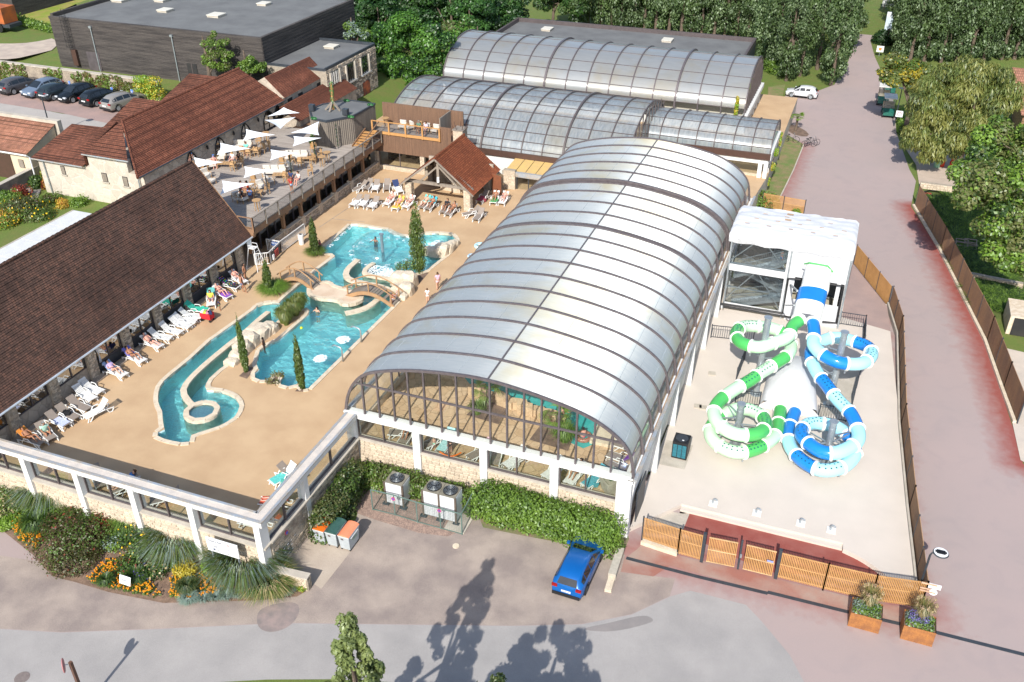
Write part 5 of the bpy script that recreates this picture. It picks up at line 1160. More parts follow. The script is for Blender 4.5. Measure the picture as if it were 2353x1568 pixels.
blue=[(TA(415,1405),5.0),(TA(425,1500),4.85),(TB(420,40),4.65),(TB(510,130),4.45),(TB(660,200),4.3),(TB(850,210),4.15),(TB(950,140),4.0),(TB(920,60),3.9),(TB(800,10),3.8),(TA(640,1540),3.7),(TA(520,1560),3.6),(TB(410,70),3.45),(TB(395,160),3.3),(TB(450,290),3.15),(TB(540,410),3.0),(TB(640,540),2.85),(TB(760,670),2.7),(TB(820,800),2.6),(TB(830,900),2.5),(TB(770,970),2.4),(TB(620,1030),2.3),(TB(470,1010),2.2),(TB(330,900),2.1),(TB(310,820),2.05),(TB(390,760),2.0),(TB(520,765),1.9),(TB(640,800),1.8),(TB(740,880),1.7),(TB(790,980),1.6),(TB(790,1060),1.5),(TB(700,1150),1.4),(TB(560,1190),1.35),(TB(430,1170),1.3),(TB(290,1080),1.2),(TB(205,970),1.1),(TB(190,860),1.05),(TB(215,740),1.0),(TB(250,650),1.0)]
eB,atB,LB=slide('blue and pale blue tube slide curling round two steel masts on the right',blue,'dldlLDlldlDLdlldDLldlLDldd',M_bd,M_bl)
# wide open chute out of the tower, splitting into the two tubes
cs=empty('slide_chute','wide white and blue covered chute leaving the tower','slide chute',(-1.5,66,4))
c0=[(TA(465,885),TA(345,880),TA(585,930),6.2),(TA(430,1075),TA(300,1080),TA(560,1110),5.75),(TA(400,1150),TA(275,1110),TA(545,1150),5.6),(TA(375,1230),TA(250,1225),TA(515,1270),5.4),(TA(345,1370),TA(218,1360),TA(480,1400),5.05)]
def hood(b,A,B_,n=9):
 rows=[]
 for(c_,l_,r_,z)in(A,B_):
  cl,cr=G(l_,z-.25),G(r_,z-.25);row=[]
  for i in range(n):
   t=i/(n-1);a=PI*t;p=cl.lerp(cr,.5-.5*math.cos(a));row.append(p+Vector((0,0,.55*math.sin(a)**.55 if 0<t<1 else 0)))
  rows.append(row)
 b.add(rows[0]+rows[1],[(i,i+1,n+i+1,n+i)for i in range(n-1)])
for i,m_ in enumerate((M_fl,M_fl,M_bd,M_fl)):
 b=MB();hood(b,c0[i],c0[i+1]);b.build('chute_section',m_,cs,smooth=True)
pc=[G(TA(335,860),6.1),G(TA(380,850),6.5),G(TA(550,880),6.5),G(TA(595,935),6.0)]
b=MB();b.tube([tuple(p)for p in pc],.06,6);b.build('green_rim',M_gd,cs)
for q in((280,1375),(415,1400)):
 p=G(TA(*q),5.0);b=MB();b.tube([p+Vector((0,-.05,0)),p+Vector((0,.12,.04))],.52,16);b.build('flange',M_fl,cs)
b=MB();b.bar(G(TA(205,1050),3.4),G(TA(270,1110),5.1),.12);b.bar(G(TA(160,1240),3.0),G(TA(240,1240),4.9),.08);b.build('chute_brace',M_galv,cs)
# steel masts with arms
def mastp(label,base,top,z0=YD):
 p=G(base,z0);zt=zat(p,top);e=empty('slide_mast',label,'mast',tuple(p),0,'steel masts of the tube slides')
 b=MB();b.tube([(p.x,p.y,z0),(p.x,p.y,zt)],.22,14);b.build('pole',M_galv,e)
 b=MB();b.cyl((p.x,p.y,z0),.42,.06,14);b.cyl((p.x,p.y,zt),.28,.05,14);b.cyl((p.x,p.y,zt-.5),.24,.06,14);b.build('collar',M_galv,e);return e,p,zt
def arms(e,p,at,L,R=1.9):
 used=0;s=0
 while s<L[-1]and used<7:
  q=at(s)
  d=math.hypot(q.x-p.x,q.y-p.y)
  if.9<d<2.3 and q.z>1.2:
   b=MB();b.bar((p.x,p.y,q.z-.1),(q.x,q.y,q.z-.46),.07);b.bar((p.x,p.y,q.z-.75),(q.x,q.y,q.z-.5),.06);b.build('arm',M_galv,e);used+=1;s+=1.9
  else:s+=.5
m1=mastp('steel mast inside the upper loop of the green slide',zL(700,395),zA(1470,375));m2=mastp('steel mast inside the lower loops of the green slide',zL(440,1040),zL(515,525));m3=mastp('steel mast inside the upper loop of the blue slide',TB(560,590),P(3,1,708,1490));m4=mastp('steel mast inside the lower loops of the blue slide',TB(520,1130),TB(575,745))
arms(m1[0],m1[1],atG,LG);arms(m2[0],m2[1],atG,LG);arms(m3[0],m3[1],atB,LB);arms(m4[0],m4[1],atB,LB)
# white tent where the tubes end
tn=empty('white_tent','white fabric landing tent where both tube slides end','tent',(1,60,YD))
def tentz(u,v):return 1.9*(1-abs(u)**2.2)*(1-.55*abs(v))
tc0,tc1,tc2,tc3=g(2,2,2300,1180-550,YD),g(3,2,475,480,YD),g(3,2,440,700,YD),g(2,2,2270,640,YD)
tl,tr_,bl,br=G(zL(870,60),YD),G(zL(1440,80),YD),G(zL(740,560),YD),G(zL(1480,700),YD)
b=MB();n1=20;vs=[]
for j in range(n1+1):
 for i in range(n1+1):
  s_,t=i/n1,j/n1;p=tl.lerp(tr_,s_).lerp(bl.lerp(br,s_),t);u=2*s_-1;z=YD+.55+1.15*(1-abs(u)**2.0)*math.sin(PI*min(1,.15+t*.8))+.05*pnoise((s_*7,t*7,0));vs.append((p.x,p.y,z if 0<i<n1 else YD))
b.add(vs,[(j*(n1+1)+i,j*(n1+1)+i+1,(j+1)*(n1+1)+i+1,(j+1)*(n1+1)+i)for j in range(n1)for i in range(n1)]);b.build('fabric',M_tarp,tn,smooth=True)
b=MB();a1=[i/12 for i in range(13)];b.add([tuple(bl.lerp(br,s_)+Vector((0,-.02,0)))for s_ in a1]+[tuple(bl.lerp(br,s_)+Vector((0,0,.2+1.0*(1-abs(2*s_-1)**2))))for s_ in a1],[(i,i+1,14+i,13+i)for i in range(12)]);b.build('end_sheet',M_tarp,tn)
# steel railings round the landing pits
def steel_rail(label,p,q,z=YD,h=1.1,step=.16):
 p,q=Vector((p.x,p.y,z)),Vector((q.x,q.y,z));L=(q-p).length;e=empty('steel_railing',label,'railing',tuple(p));up=Vector((0,0,1))
 b=MB();b.bar(p+up*h,q+up*h,.05);b.bar(p+up*.1,q+up*.1,.04);b.build('rail',M_anth,e)
 n=int(L/step);b=MB();[b.bar(p.lerp(q,i/n)+up*.1,p.lerp(q,i/n)+up*h,.025)for i in range(n+1)];b.build('balusters',M_anth,e,kind='stuff')
 for t in([0,1]if L<3 else[0,.5,1]):c=p.lerp(q,t);b=MB();b.bar(c,c+up*(h+.1),.07);b.build('post',M_anth,e)
steel_rail('dark railing below the tower stairs, beside the green slide',G(zA(330,790),YD),G(zA(1210,880),YD))
steel_rail('dark railing at the foot of the green slide\'s upper mast',G(zL(440,510),YD),G(zL(740,550),YD))
steel_rail('long dark railing along the left side of the pit under the green slide',G(zL(450,240),YD),G(zL(560,-40),YD))
steel_rail('dark railing between the white tent and the blue slide',G(zL(1480,695),YD),G(zL(1830,745),YD))
steel_rail('long dark railing right of the blue slide\'s upper mast',G(P(3,2,770,600),YD),G(P(3,2,850,280),YD))
steel_rail('dark railing beside the right wall of the tower',G(P(3,1,655,1415),YD),G(P(3,1,880,1450),YD))
steel_rail('dark railing running away from the tower towards the fence',G(P(3,1,880,1450),YD),G(P(3,1,870,1640),YD))
for k,q in enumerate(((450,240,720,250,740,550,440,510),(1540,100,2000,110,1900,620,1490,690))):
 sheet('pit_floor',[G(zL(q[i],q[i+1]),YD)for i in(0,2,4,6)],YD+.008,M_conc)
 #  fences
def slat_fence(label,pts,h=1.85,seg=2.5,z=0.,mp=M_anth,ms=M_woodl,both=False,name='slat_fence',postside=-1,group=None):
 e=empty(name,label,'fence',(pts[0][0],pts[0][1],z),0,group)
 for a,c in zip(pts[:-1],pts[1:]):
  a,c=Vector((a[0],a[1],z)),Vector((c[0],c[1],z));L=(c-a).length;n=max(1,round(L/seg));up=Vector((0,0,1));d=(c-a)/L;nn=d.cross(up)
  for i in range(n):
   p,q=a.lerp(c,i/n),a.lerp(c,(i+1)/n);b=MB();m_=int((q-p).length/.085)
   for k in range(m_):s_=p.lerp(q,(k+.5)/m_);b.bar(s_+up*.12,s_+up*h,.03,.055,up=tuple(d))
   b.build('panel',ms,e)
   for hz in(.2,h*.55,h-.08):
    b=MB();b.bar(p+up*hz-nn*.03*postside*-1,q+up*hz-nn*.03*postside*-1,.03,.05);b.build('rail',mat('pale_batten',(.62,.42,.22),rough=.7),e)
  for i in range(n+1):
   p=a.lerp(c,i/n);b=MB();b.bar(p-up*.0,p+up*(h+.08),.08,.08);b.build('post',mp,e)
 return e
F1=G(P(2,3,1190,290),0);F2=G(P(2,3,1520,400),.0);F3=G(P(2,3,1740,462));F4=G(P(2,3,2075,530));F5=G(P(3,3,68,615));F6=G(P(3,3,503,725));F7=G(P(3,3,940,830));F8=G(P(3,3,1395,895))
slat_fence('honey slatted fence between the hedge and the gate, on a stone kerb',[F1,F2],1.7,2.3,.25)
b=MB();b.bar((F1.x,F1.y,.12),(F2.x,F2.y,.12),.35,.26);tag(b.build('fence_base',M_kerb),'pale stone base under the honey fence next to the hedge','wall base')
slat_fence('narrow honey fence panel left of the gate',[F2,F3],1.95,2.6)
slat_fence('honey slatted fence right of the gate, in front of the red tarmac',[F5,F6,F7,F8],1.95,4.4)
gt=empty('slatted_gate','two-leaf honey slatted gate between anthracite posts','gate',tuple(F3))
for p,q in((F3,F4),(F4,F5)):
 d=(q-p).normalized();a,c=p+d*.25,q-d*.2;up=Vector((0,0,1));b=MB();m_=int((c-a).length/.085)
 for k in range(m_):s_=a.lerp(c,(k+.5)/m_);b.bar(s_+up*.1,s_+up*1.95,.03,.055,up=tuple(d))
 b.build('panel',M_woodl,gt)
 for hz in(.15,1.05,1.93):b=MB();b.bar(a+up*hz+Vector((0,-.04,0)),c+up*hz+Vector((0,-.04,0)),.03,.05);b.build('rail',MATS['pale_batten'],gt)
for p in(F3,F4,F5):b=MB();b.bar(p,p+Vector((0,0,2.15)),.17 if p is not F4 else.1);b.build('post',M_anth,gt)
b=MB();b.box((F4.x+.05,F4.y-.1,1.1),(.1,.06,.25));b.build('handle',M_galv,gt)
b=MB();b.box((F4.x+1.6,F4.y-.12-.3,1.55),(.34,.01,.12));b.build('notice',mat('blue_notice',(.25,.30,.55),rough=.5),gt)
Lf=[F8,g(3,2,1290,1567),g(3,2,1215,800),g(3,1,1195,1540),g(3,1,1110,1262)]
slat_fence('long brown slatted fence along the lane side of the slide yard',[(p.x,p.y)for p in Lf],1.95,2.5,0,M_anth,M_wood,postside=1)
b=MB()
for a,c in zip(Lf[:-1],Lf[1:]):b.bar((a.x-.15,a.y,.25),(c.x-.15,c.y,.25),.12,.5)
tag(b.build('kick_board',M_conc),'concrete board at the foot of the long yard fence','board')
ft=g(3,1,775,865);slat_fence('short honey fence slanting from the tower to the lane',[(ft.x+.1,ft.y),(Lf[-1].x-.1,Lf[-1].y)],1.9,2.4)
Rf=[g(3,1,1325,325),g(3,1,1560,720),g(3,1,1980,1567),g(3,2,2130,430),g(3,2,2250,755)]
slat_fence('long brown screen fence on the far right side of the lane',[(p.x+.25,p.y)for p in Rf],2.2,3.0,0,M_anth,M_wood)
b=MB()
for a,c in zip(Rf[:-1],Rf[1:]):b.bar((a.x+.08,a.y,.1),(c.x+.08,c.y,.1),.22,.2)
tag(b.build('fence_base',M_kerb),'low cream wall base under the far right screen fence','wall base')
q1,q2,q3=g(2,0,2347,1600),g(3,1,185,340),g(3,1,335,400)
slat_fence('honey fence behind the shrubs at the end of the domed hall',[tuple(g(3,1,-60,345)[:2]),tuple(g(3,1,325,415)[:2])],1.6,2.6)
#  things in the yard
hp=empty('heat_pump','black square heat pump with a teal grille on a concrete pad','heat pump',(0,0,0))
zY=Z(2500,1600,3.92);hb=G(zY(720,910),YD);hc=G(zY(960,958),YD);hw=(hc-hb).length;WM[hp.name]=Matrix.Identity(4)
b=MB();b.lo((hb.x,hb.y,YD+.06),(hb.x+hw,hb.y+hw,YD+1.35));b.build('casing',M_black,hp)
for i in range(3):b=MB();b.lo((hb.x+.06+i*(hw-.1)/3,hb.y-.02,YD+.18),(hb.x+.02+(i+1)*(hw-.1)/3,hb.y,YD+1.15));b.build('grille',mat('teal_grille',(.02,.12,.16),(.03,.17,.22),9,.4),hp)
b=MB();b.cyl((hb.x+hw/2,hb.y+hw/2,YD+1.35),hw*.4,.04,20);b.build('fan_guard',M_anth,hp)
b=MB();b.box((hb.x+hw*.62,hb.y+.25,YD+1.38),(.12,.08,.04));b.build('badge',M_whitem,hp)
sheet('equipment_pad',[G(zY(650,630),YD),G(zY(1065,720),YD),G(zY(935,1095),YD),G(zY(525,1010),YD)],YD+.02,M_conc)
for k,(x,y,lab)in enumerate(((2,0,0),)):pass
for lab,c_,r_,x,y in(('bent metal vent pipe on a white slab, leftmost of the four',2,2,1850,1500),('bent metal vent pipe on a white slab, second from the left',2,3,2250,20),('bent metal vent pipe on a white slab, third from the left',3,3,300,115),('bent metal vent pipe on a white slab, rightmost of the four',3,3,580,178)):
 p=g(c_,r_,x,y,YD);e=empty('vent_pipe',lab,'vent',tuple(p),0,'vent pipes along the yard steps');b=MB();b.box((p.x,p.y,YD+.03),(.5,.5,.06));b.build('slab',M_white,e)
 b=MB();b.tube([(p.x-.05,p.y,YD+.05),(p.x-.05,p.y,YD+.3),(p.x+.0,p.y,YD+.38),(p.x+.1,p.y-.02,YD+.4),(p.x+.2,p.y-.03,YD+.34)],.05,8);b.build('pipe',M_galv,e)
for lab,x,y in(('grey slab lying in the sand near the wall, lower left one',1708,605),('grey slab lying in the sand near the wall, lower right one',1755,617),('single grey slab lying in the sand left of the green slide',1838,305)):
 p=g(2,2,x,y,YD);b=MB();b.box((p.x,p.y,YD+.04),(.5,.45,.08),rz=.2);tag(b.build('paving_slab',M_conc),lab,'slab')
 # lamp posts
def lamp_post(label,base,h,disc=True,lean=(0,0)):
 e=empty('street_lamp',label,'lamp post',tuple(base));x,y,z=base
 b=MB();b.tube([(x,y,z),(x,y,z+h-.3),(x+.05,y,z+h-.12),(x+.3,y,z+h)],[.07,.055,.04,.04],8);b.build('pole',M_anth,e)
 b=MB();b.lathe((x+.45,y,z+h),[(.0,-.06),(.36,-.04),(.40,0),(.38,.05),(0,.06)],20);b.build('lamp_head',M_anth,e)
 b=MB();b.cyl((x+.45,y,z+h+.055),.35,.015,20);b.build('white_disc',M_whitem,e)
 b=MB();b.box((x+.45,y,z+h+.085),(.42,.3,.02));b.box((x+.45,y,z+h+.086),(.56,.14,.018));b.build('solar_panel',M_black,e)
pb=G(P(3,3,1372,700),0);pb=Vector((F8.x-.15,F8.y+.9,0));lamp_post('round solar street lamp at the corner of the slatted fence',pb,zat(pb,P(3,3,1480,365)))
pb=g(0,0,480,1250,5.5);lamp_post('solar street lamp beside the upper car park',pb,4.2)
pb=g(3,0,1157,1160,0);e=empty('street_lamp','tall lamp post with a flat head behind the golf carts','lamp post',tuple(pb));b=MB();b.tube([tuple(pb),(pb.x,pb.y,4.6)],[.07,.05],8);b.build('pole',M_anth,e);b=MB();b.box((pb.x,pb.y,4.65),(.75,.4,.08));b.build('lamp_head',M_galv,e)
#  footbridges, rocks, pool fittings
def bridge(label,a,c,wdt=1.25,rise=.75,tape=False):
 a,c=Vector(a),Vector(c);L=(c-a).length;d=(c-a)/L;s=Vector((-d.y,d.x,0));e=empty('footbridge',label,'footbridge',tuple((a+c)/2))
 z=lambda t:D+.12+rise*math.sin(PI*t);pt=lambda t,o,h=0:a.lerp(c,t)+s*o+Vector((0,0,z(t)-D+h))
 n=18
 for i in range(n):
  if tape and i in(13,15):continue
  b=MB();b.bar(pt((i+.1)/n,0),pt((i+.9)/n,0),wdt-.1,.05);b.build('plank',M_woodg,e)
 for o in(-wdt/2,wdt/2):
  b=MB()
  for i in range(12):b.bar(pt(i/12,o,-.12),pt((i+1.02)/12,o,-.12),.1,.3)
  b.build('beam',M_wood2,e)
  b=MB();b.tube([pt(t,o,.82)for t in[-.06+i*1.12/14 for i in range(15)]],.05,6);b.build('handrail',M_wood2,e)
  for t in(.04,.5,.96):b=MB();b.bar(pt(t,o,-.15),pt(t,o,.82),.09);b.build('post',M_wood2,e)
 if tape:
  b=MB()
  for k in range(5):b.tube([pt(.93,-wdt/2,.1+.16*k),pt(.97,0,.2+.1*k),pt(.93,wdt/2,.1+.16*(4-k))],.018,4)
  b.tube([pt(.04,-wdt/2,.75),pt(.0,0,.3),pt(.04,wdt/2,.75)],.02,4);b.build('barrier_tape',mat('red_white_tape',(.7,.08,.05),(.8,.75,.7),9,.5,lo=.45,hi=.55),e)
M_wood2=mat('bridge_timber',(.40,.24,.12),(.33,.19,.10),2,.7,.1,40,fine=.15)
bridge('arched timber footbridge on the left, next to the small cypress',g(1,1,265,1010,D),g(1,1,565,1075,D))
bridge('arched timber footbridge on the right, closed with red and white tape',g(1,1,870,1130,D),g(1,1,1300,1225,D),tape=True)
cone_p=g(1,1,1262,1215,D);e=empty('traffic_cone','red and white traffic cone at the end of the taped footbridge','cone',tuple(cone_p))
b=MB();b.lathe(cone_p,[(.17,.03),(.12,.3),(.05,.7),(0,.71)],12);b.build('cone',mat('orange_red',(.65,.08,.03),(.6,.07,.03),2,.5),e);b=MB();b.lathe(cone_p,[(.135,.25),(.105,.42)],12);b.box((cone_p.x,cone_p.y,D+.02),(.38,.38,.04));b.build('white_band',M_whitem,e)
isl=chaikin(gs(1,1,[(482,1110),(500,1078),(560,1065),(600,1035),(690,1040),(700,1075),(830,1105),(950,1140),(985,1180),(950,1215),(860,1240),(785,1235),(775,1200),(640,1185),(555,1182),(490,1150)],D),2)
ie=empty('stone_island','low cream stone island joining the two footbridges','island',tuple(isl[0]));b=MB();b.prism([(p.x,p.y)for p in isl],D-1.1,D+.12);b.build('core',mat('island_stone',(.66,.55,.42),(.56,.42,.30),.8,.85,.3,18),ie)
kerbstones(isl,.34,D-.1,D+.17,.55,True,ie,name='edge_stone')
ISL_IN=True
def rock_group(label,pts,h,seed=1,m=None,name='rock_wall'):
 e=empty(name,label,'rocks',tuple(pts[0]));R=random.Random(seed)
 for k,(p,s_,hh)in enumerate(zip(pts,[1]*len(pts),h)):
  bm_=bmesh.new();bmesh.ops.create_icosphere(bm_,subdivisions=2,radius=1)
  for v in bm_.verts:
   n_=pnoise(v.co*1.3+Vector((k*3,seed,0)))*.3;v.co=Vector((max(-.72,min(.72,v.co.x*(1+n_))),max(-.72,min(.72,v.co.y*(1+n_))),max(-.8,min(.75,v.co.z*(1+n_)))))
  vs=[(p.x+v.co.x*hh[0],p.y+v.co.y*hh[1],D-.3+(v.co.z+.6)*hh[2])for v in bm_.verts];fs=[[v.index for v in f.verts]for f in bm_.faces];bm_.free()
  b=MB();b.add(vs,fs);b.build('rock',m or mat('cream_rock',(.64,.56,.44),(.50,.42,.32),1.3,.85,.7,9,fine=.18),e)
 return e
rock_group('cream boulders at the right end of the taped footbridge',[g(1,1,x,y,D)for x,y in((1330,1030),(1410,1060),(1320,1120),(1390,1130),(1350,1175))],[(1.0,.9,.9),(.9,.8,1.1),(.8,.8,.7),(.8,.7,.9),(.5,.5,.5)],3)
rock_group('row of pale boulders round the small bubbling bay',[g(1,1,x,y,D)for x,y in((1600,755),(1650,770),(1710,765),(1765,745),(1800,710),(1830,690))],[(.9,.6,.6),(.8,.6,.7),(.9,.7,.9),(.7,.7,.8),(.55,.6,.7),(.5,.5,.6)],5)
rock_group('long rough pale rock wall beside the lazy river',[g(1,1,x,y,D)for x,y in((130,1470),(70,1500),(10,1540))]+[g(0,2,x,y,D)for x,y in((2290,25),(2240,90),(2190,150),(2140,200))],[(.9,.7,.7),(1.,.7,.8),(1.1,.8,.9),(1.1,.8,.9),(.9,.8,.8),(.8,.8,.6),(.7,.7,.5)],8)
# fountain and its water dome
fo=g(1,1,1165,745,D-.1);e=empty('water_mushroom','grey fountain pillar throwing a thin dome of water','fountain',tuple(fo));zt_=zat(fo,P(1,1,1155,580))
b=MB();b.tube([(fo.x,fo.y,D-1.1),(fo.x,fo.y,zt_)],.13,10);b.cyl((fo.x,fo.y,zt_-.12),.2,.1,12);b.build('pillar',M_galv,e)
wd=glass('thin_water',(.93,.97,.98),.05,.1,.35)
b=MB();b.lathe((fo.x,fo.y,D-.12),[(0.15,zt_-D+.12),(.9,zt_-D+.1),(1.7,zt_-D-.25),(2.3,(zt_-D)*.55),(2.65,.5),(2.75,0)],32);b.build('water_dome',wd,e,smooth=True)
M_foam=mat('white_foam',(.80,.84,.85),(.70,.80,.83),4,.9)
def foam(label,blobs,n,seed=1,sz=.05):
 R=random.Random(seed);b=MB()
 for i in range(n):
  p,r1,r2=R.choice(blobs);a=R.uniform(0,2*PI);r=R.random()**.5;s_=sz*R.uniform(.5,1.8);x,y=p.x+r1*r*math.cos(a),p.y+r2*r*math.sin(a);z=D-.13+R.uniform(0,.05)*(1.3-r)*2
  b.add([(x+s_*math.cos(k*PI/3+i),y+s_*math.sin(k*PI/3+i),z+R.uniform(-.01,.02))for k in range(6)],[tuple(range(6))])
 b.build('foam',M_foam,kind='stuff',label=label,cat='foam')
foam('white bubbling water in the bay below the fountain',[(g(1,1,1130,910,D),1.4,.8),(g(1,1,1220,950,D),.9,.6)],700,1)
foam('white bubbling water in the small round bay',[(g(1,1,1620,690,D),.9,.8),(g(1,1,1680,660,D),.7,.6)],380,2)
foam('white splash where the upper arched jet lands',[(g(1,1,800,1545,D),.5,.5)],260,3);foam('white splash where the lower arched jet lands',[(g(1,2,590,150,D),.45,.5)],220,4)
foam('white splashes falling round the fountain',[(fo+Vector((2.7*math.cos(a),2.7*math.sin(a),0)),.25,.25)for a in[k*PI/10 for k in range(20)]],380,5,.035)
foam('white ripples along the left edge of the upper pool',[(g(1,1,x,y,D),.35,.5)for x,y in((850,520),(790,570),(730,620),(670,680))],260,6,.035)
for lab,bx_,by_,tx_,ty_ in(('arched steel water jet on the right edge of the pool, upper one',965,1567,900,1480),('arched steel water jet on the right edge of the pool, lower one',0,0,0,0)):
 p=g(1,1,970,1580,D)if bx_ else g(1,2,800,190,D);q=p+Vector((-1.25,.15,0));z=D+1.15
 b=MB();b.tube([(p.x,p.y,D),(p.x,p.y,z-.15),(p.x-.12,p.y,z),(p.x-.6,p.y+.05,z+.05),(p.x-.8,p.y+.06,z-.08)],.055,8);tag(b.build('water_jet',M_galv,smooth=True),lab,'water jet')
ph_=empty('planted_bed','sunken planted slot in the stone edge at the foot of the pool','planter',(0,0,0));WM[ph_.name]=Matrix.Identity(4)
pts_=gs(1,2,[(120,390),(170,330),(225,325),(235,340),(180,400)],D);b=MB();b.flat([(p.x,p.y)for p in pts_],D+.02);b.build('soil',M_soil,ph_);leaves('reeds',[(p.x,p.y,D+.2,.3,.3,.25)for p in pts_],200,.08,[leafmat('dry_green',(.14,.14,.05),(.22,.20,.08))],ph_,up=1)
#  planting round the pool
L_cyp=leafmat('cypress_dark',(.05,.085,.015),(.075,.115,.022),.15);L_cyp2=leafmat('cypress_pale',(.10,.15,.028),(.13,.18,.035),.15)  # darker and paler leaf greens, mixed at random over the clumps
M_bark=mat('bark',(.16,.12,.09),(.10,.075,.06),3,.95,.6,20,fine=.3)
def cypress(label,base,zt,r,n=5200,seed=1,lean=.0):
 e=empty('cypress',label,'cypress',tuple(base));h=zt-base.z;R=random.Random(seed);cl=[]
 for i in range(46):
  t=(i+.5)/46;rr_=r*(math.sin(PI*min(1,(t*.9+.12)))**.7)*(1-.45*t);k=3 if t<.8 else 1
  for j in range(k):a=R.uniform(0,2*PI);cl.append((base.x+lean*t+rr_*.5*math.cos(a),base.y+rr_*.5*math.sin(a),base.z+.15+t*h*.97,rr_*.62,rr_*.62,h/22))
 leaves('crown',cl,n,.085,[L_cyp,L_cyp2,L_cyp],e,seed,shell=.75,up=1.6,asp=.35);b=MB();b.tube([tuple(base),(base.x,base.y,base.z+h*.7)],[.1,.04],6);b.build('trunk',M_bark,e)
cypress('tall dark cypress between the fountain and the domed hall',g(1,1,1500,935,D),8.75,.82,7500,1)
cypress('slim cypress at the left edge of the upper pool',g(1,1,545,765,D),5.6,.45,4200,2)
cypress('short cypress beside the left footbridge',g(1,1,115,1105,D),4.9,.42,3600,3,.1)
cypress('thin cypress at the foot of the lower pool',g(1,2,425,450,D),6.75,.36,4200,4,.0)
cypress('thin cypress by the rock wall of the lazy river',g(0,2,2265,285,D),6.7,.33,4200,5)
L_g1=leafmat('leaf_mid',(.085,.155,.025),(.115,.195,.035));L_g2=leafmat('leaf_bright',(.15,.26,.035),(.20,.31,.05));L_g3=leafmat('leaf_dark',(.028,.062,.018),(.045,.085,.022));L_olive=leafmat('leaf_olive',(.12,.14,.05),(.16,.17,.06))
L_lime=leafmat('leaf_lime',(.20,.34,.03),(.26,.40,.05));L_yel=leafmat('leaf_yellow',(.55,.42,.04),(.42,.36,.05));L_red=leafmat('leaf_red',(.30,.05,.03),(.22,.05,.03));L_or=leafmat('petal_orange',(.85,.30,.01),(.80,.36,.02),.2);L_yf=leafmat('petal_yellow',(.85,.55,.02),(.80,.50,.02),.2)
L_blue=leafmat('leaf_bluegrey',(.20,.27,.25),(.26,.33,.30));L_straw=leafmat('leaf_straw',(.42,.33,.18),(.50,.40,.22));L_mar=leafmat('leaf_maroon',(.10,.055,.03),(.075,.085,.025));L_lav=leafmat('petal_violet',(.16,.12,.42),(.20,.16,.5));L_or2=leafmat('leaf_amber',(.55,.25,.05),(.45,.32,.06))
def blades(name,cs,n,h,m,parent=None,w_=.02,spread=1.0,seed=1,**kw):
 """tufts of arching grass blades; cs = (x, y, z, radius)"""
 n=int(n*1.7);w_*=.7;R=np.random.RandomState(seed);C=np.array(cs,float);k=R.randint(0,len(C),n);a=R.rand(n)*2*PI;rr_=R.rand(n)**.5*C[k,3]*.35;hh=h*(.6+.5*R.rand(n));sp=spread*C[k,3]*(.3+.8*R.rand(n))
 dx,dy=np.cos(a),np.sin(a);b0=np.stack([C[k,0]+dx*rr_,C[k,1]+dy*rr_,C[k,2]],1);side=np.stack([-dy,dx,0*dx],1)*w_
 pts=[b0+np.stack([dx*sp*f,dy*sp*f,hh*g_],1)for f,g_ in((0,0),(.25,.65),(.65,.98),(1.05,.75+.0*f))];wd_=[1,1,.8,.15];V=[]
 for p,q in zip(pts,wd_):V+=[p-side*q,p+side*q]
 V=np.stack(V,1).reshape(-1,3)
 if parent is not None:A=np.array(WM[parent.name].inverted());V=V@A[:3,:3].T+A[:3,3]
 F=[(i*8+2*j,i*8+2*j+1,i*8+2*j+3,i*8+2*j+2)for i in range(n)for j in range(3)]
 me=bpy.data.meshes.new(name);me.from_pydata(V.tolist(),[],F);ms=m if isinstance(m,(list,tuple))else[m];[me.materials.append(x)for x in ms]
 if len(ms)>1:me.polygons.foreach_set('material_index',np.repeat(R.randint(0,len(ms),n),3).astype(np.int32))
 o=bpy.data.objects.new(name,me);COL.objects.link(o)
 if parent is not None:o.parent=parent;WM[o.name]=WM[parent.name]
 else:WM[o.name]=Matrix.Identity(4)
 return tag(o,kw.get('label'),kw.get('cat'),kw.get('group'),kw.get('kind'))
def shrub(label,c,r,h,ms,n=900,size=.07,name='shrub',flowers=None,nf=0,seed=1,k=9,fs=.05,fup=0):
 R=random.Random(seed);e=empty(name,label,'shrub' if name=='shrub' else name.replace('_',' '),tuple(c));cl=[(c.x+r*.5*R.uniform(-1,1),c.y+r*.5*R.uniform(-1,1),c.z+h*R.uniform(.25,.6),r*.6,r*.6,h*.45)for _ in range(k)]
 cl.append((c.x,c.y,c.z+h*.35,r*.9,r*.9,h*.5));leaves('foliage',cl,n,size,ms,e,seed,shell=.6)
 if flowers:leaves('flowers',[(x,y,z+.05,a*1.05,b_*1.05,d*1.08)for x,y,z,a,b_,d in cl],nf,fs,[flowers],e,seed+5,shell=.93,asp=.9)
 b=MB();b.tube([(c.x,c.y,c.z),(c.x,c.y,c.z+h*.5)],.04,5);b.build('stem',M_bark,e);return e
def grass_clump(label,c,r,h,m,n=700,w_=.02,seed=1,name='grass_clump',plume=None):
 o=blades(name,[(c.x,c.y,c.z,r)],n,h,m,None,w_,1.,seed,label=label,cat='grass clump');return o
blades('grass_clump',[(*g(1,1,x,y,D)[:3],r_)for x,y,r_ in((250,1400,.6),(300,1370,.7),(340,1320,.7),(390,1290,.7),(420,1270,.6),(280,1420,.5),(370,1330,.6))],2600,1.2,[leafmat('reed_olive',(.19,.22,.05),(.25,.25,.08)),leafmat('reed_green',(.12,.17,.035),(.15,.20,.05))],None,.02,1,3,label='feathery ornamental grass on the tip between the two pool basins',cat='grass clump')
shrub('low green bush at the foot of the tall cypress',g(1,1,1385,925,D),.95,1.1,[L_g1,L_olive],900,.06,flowers=L_lime,nf=60,seed=4)
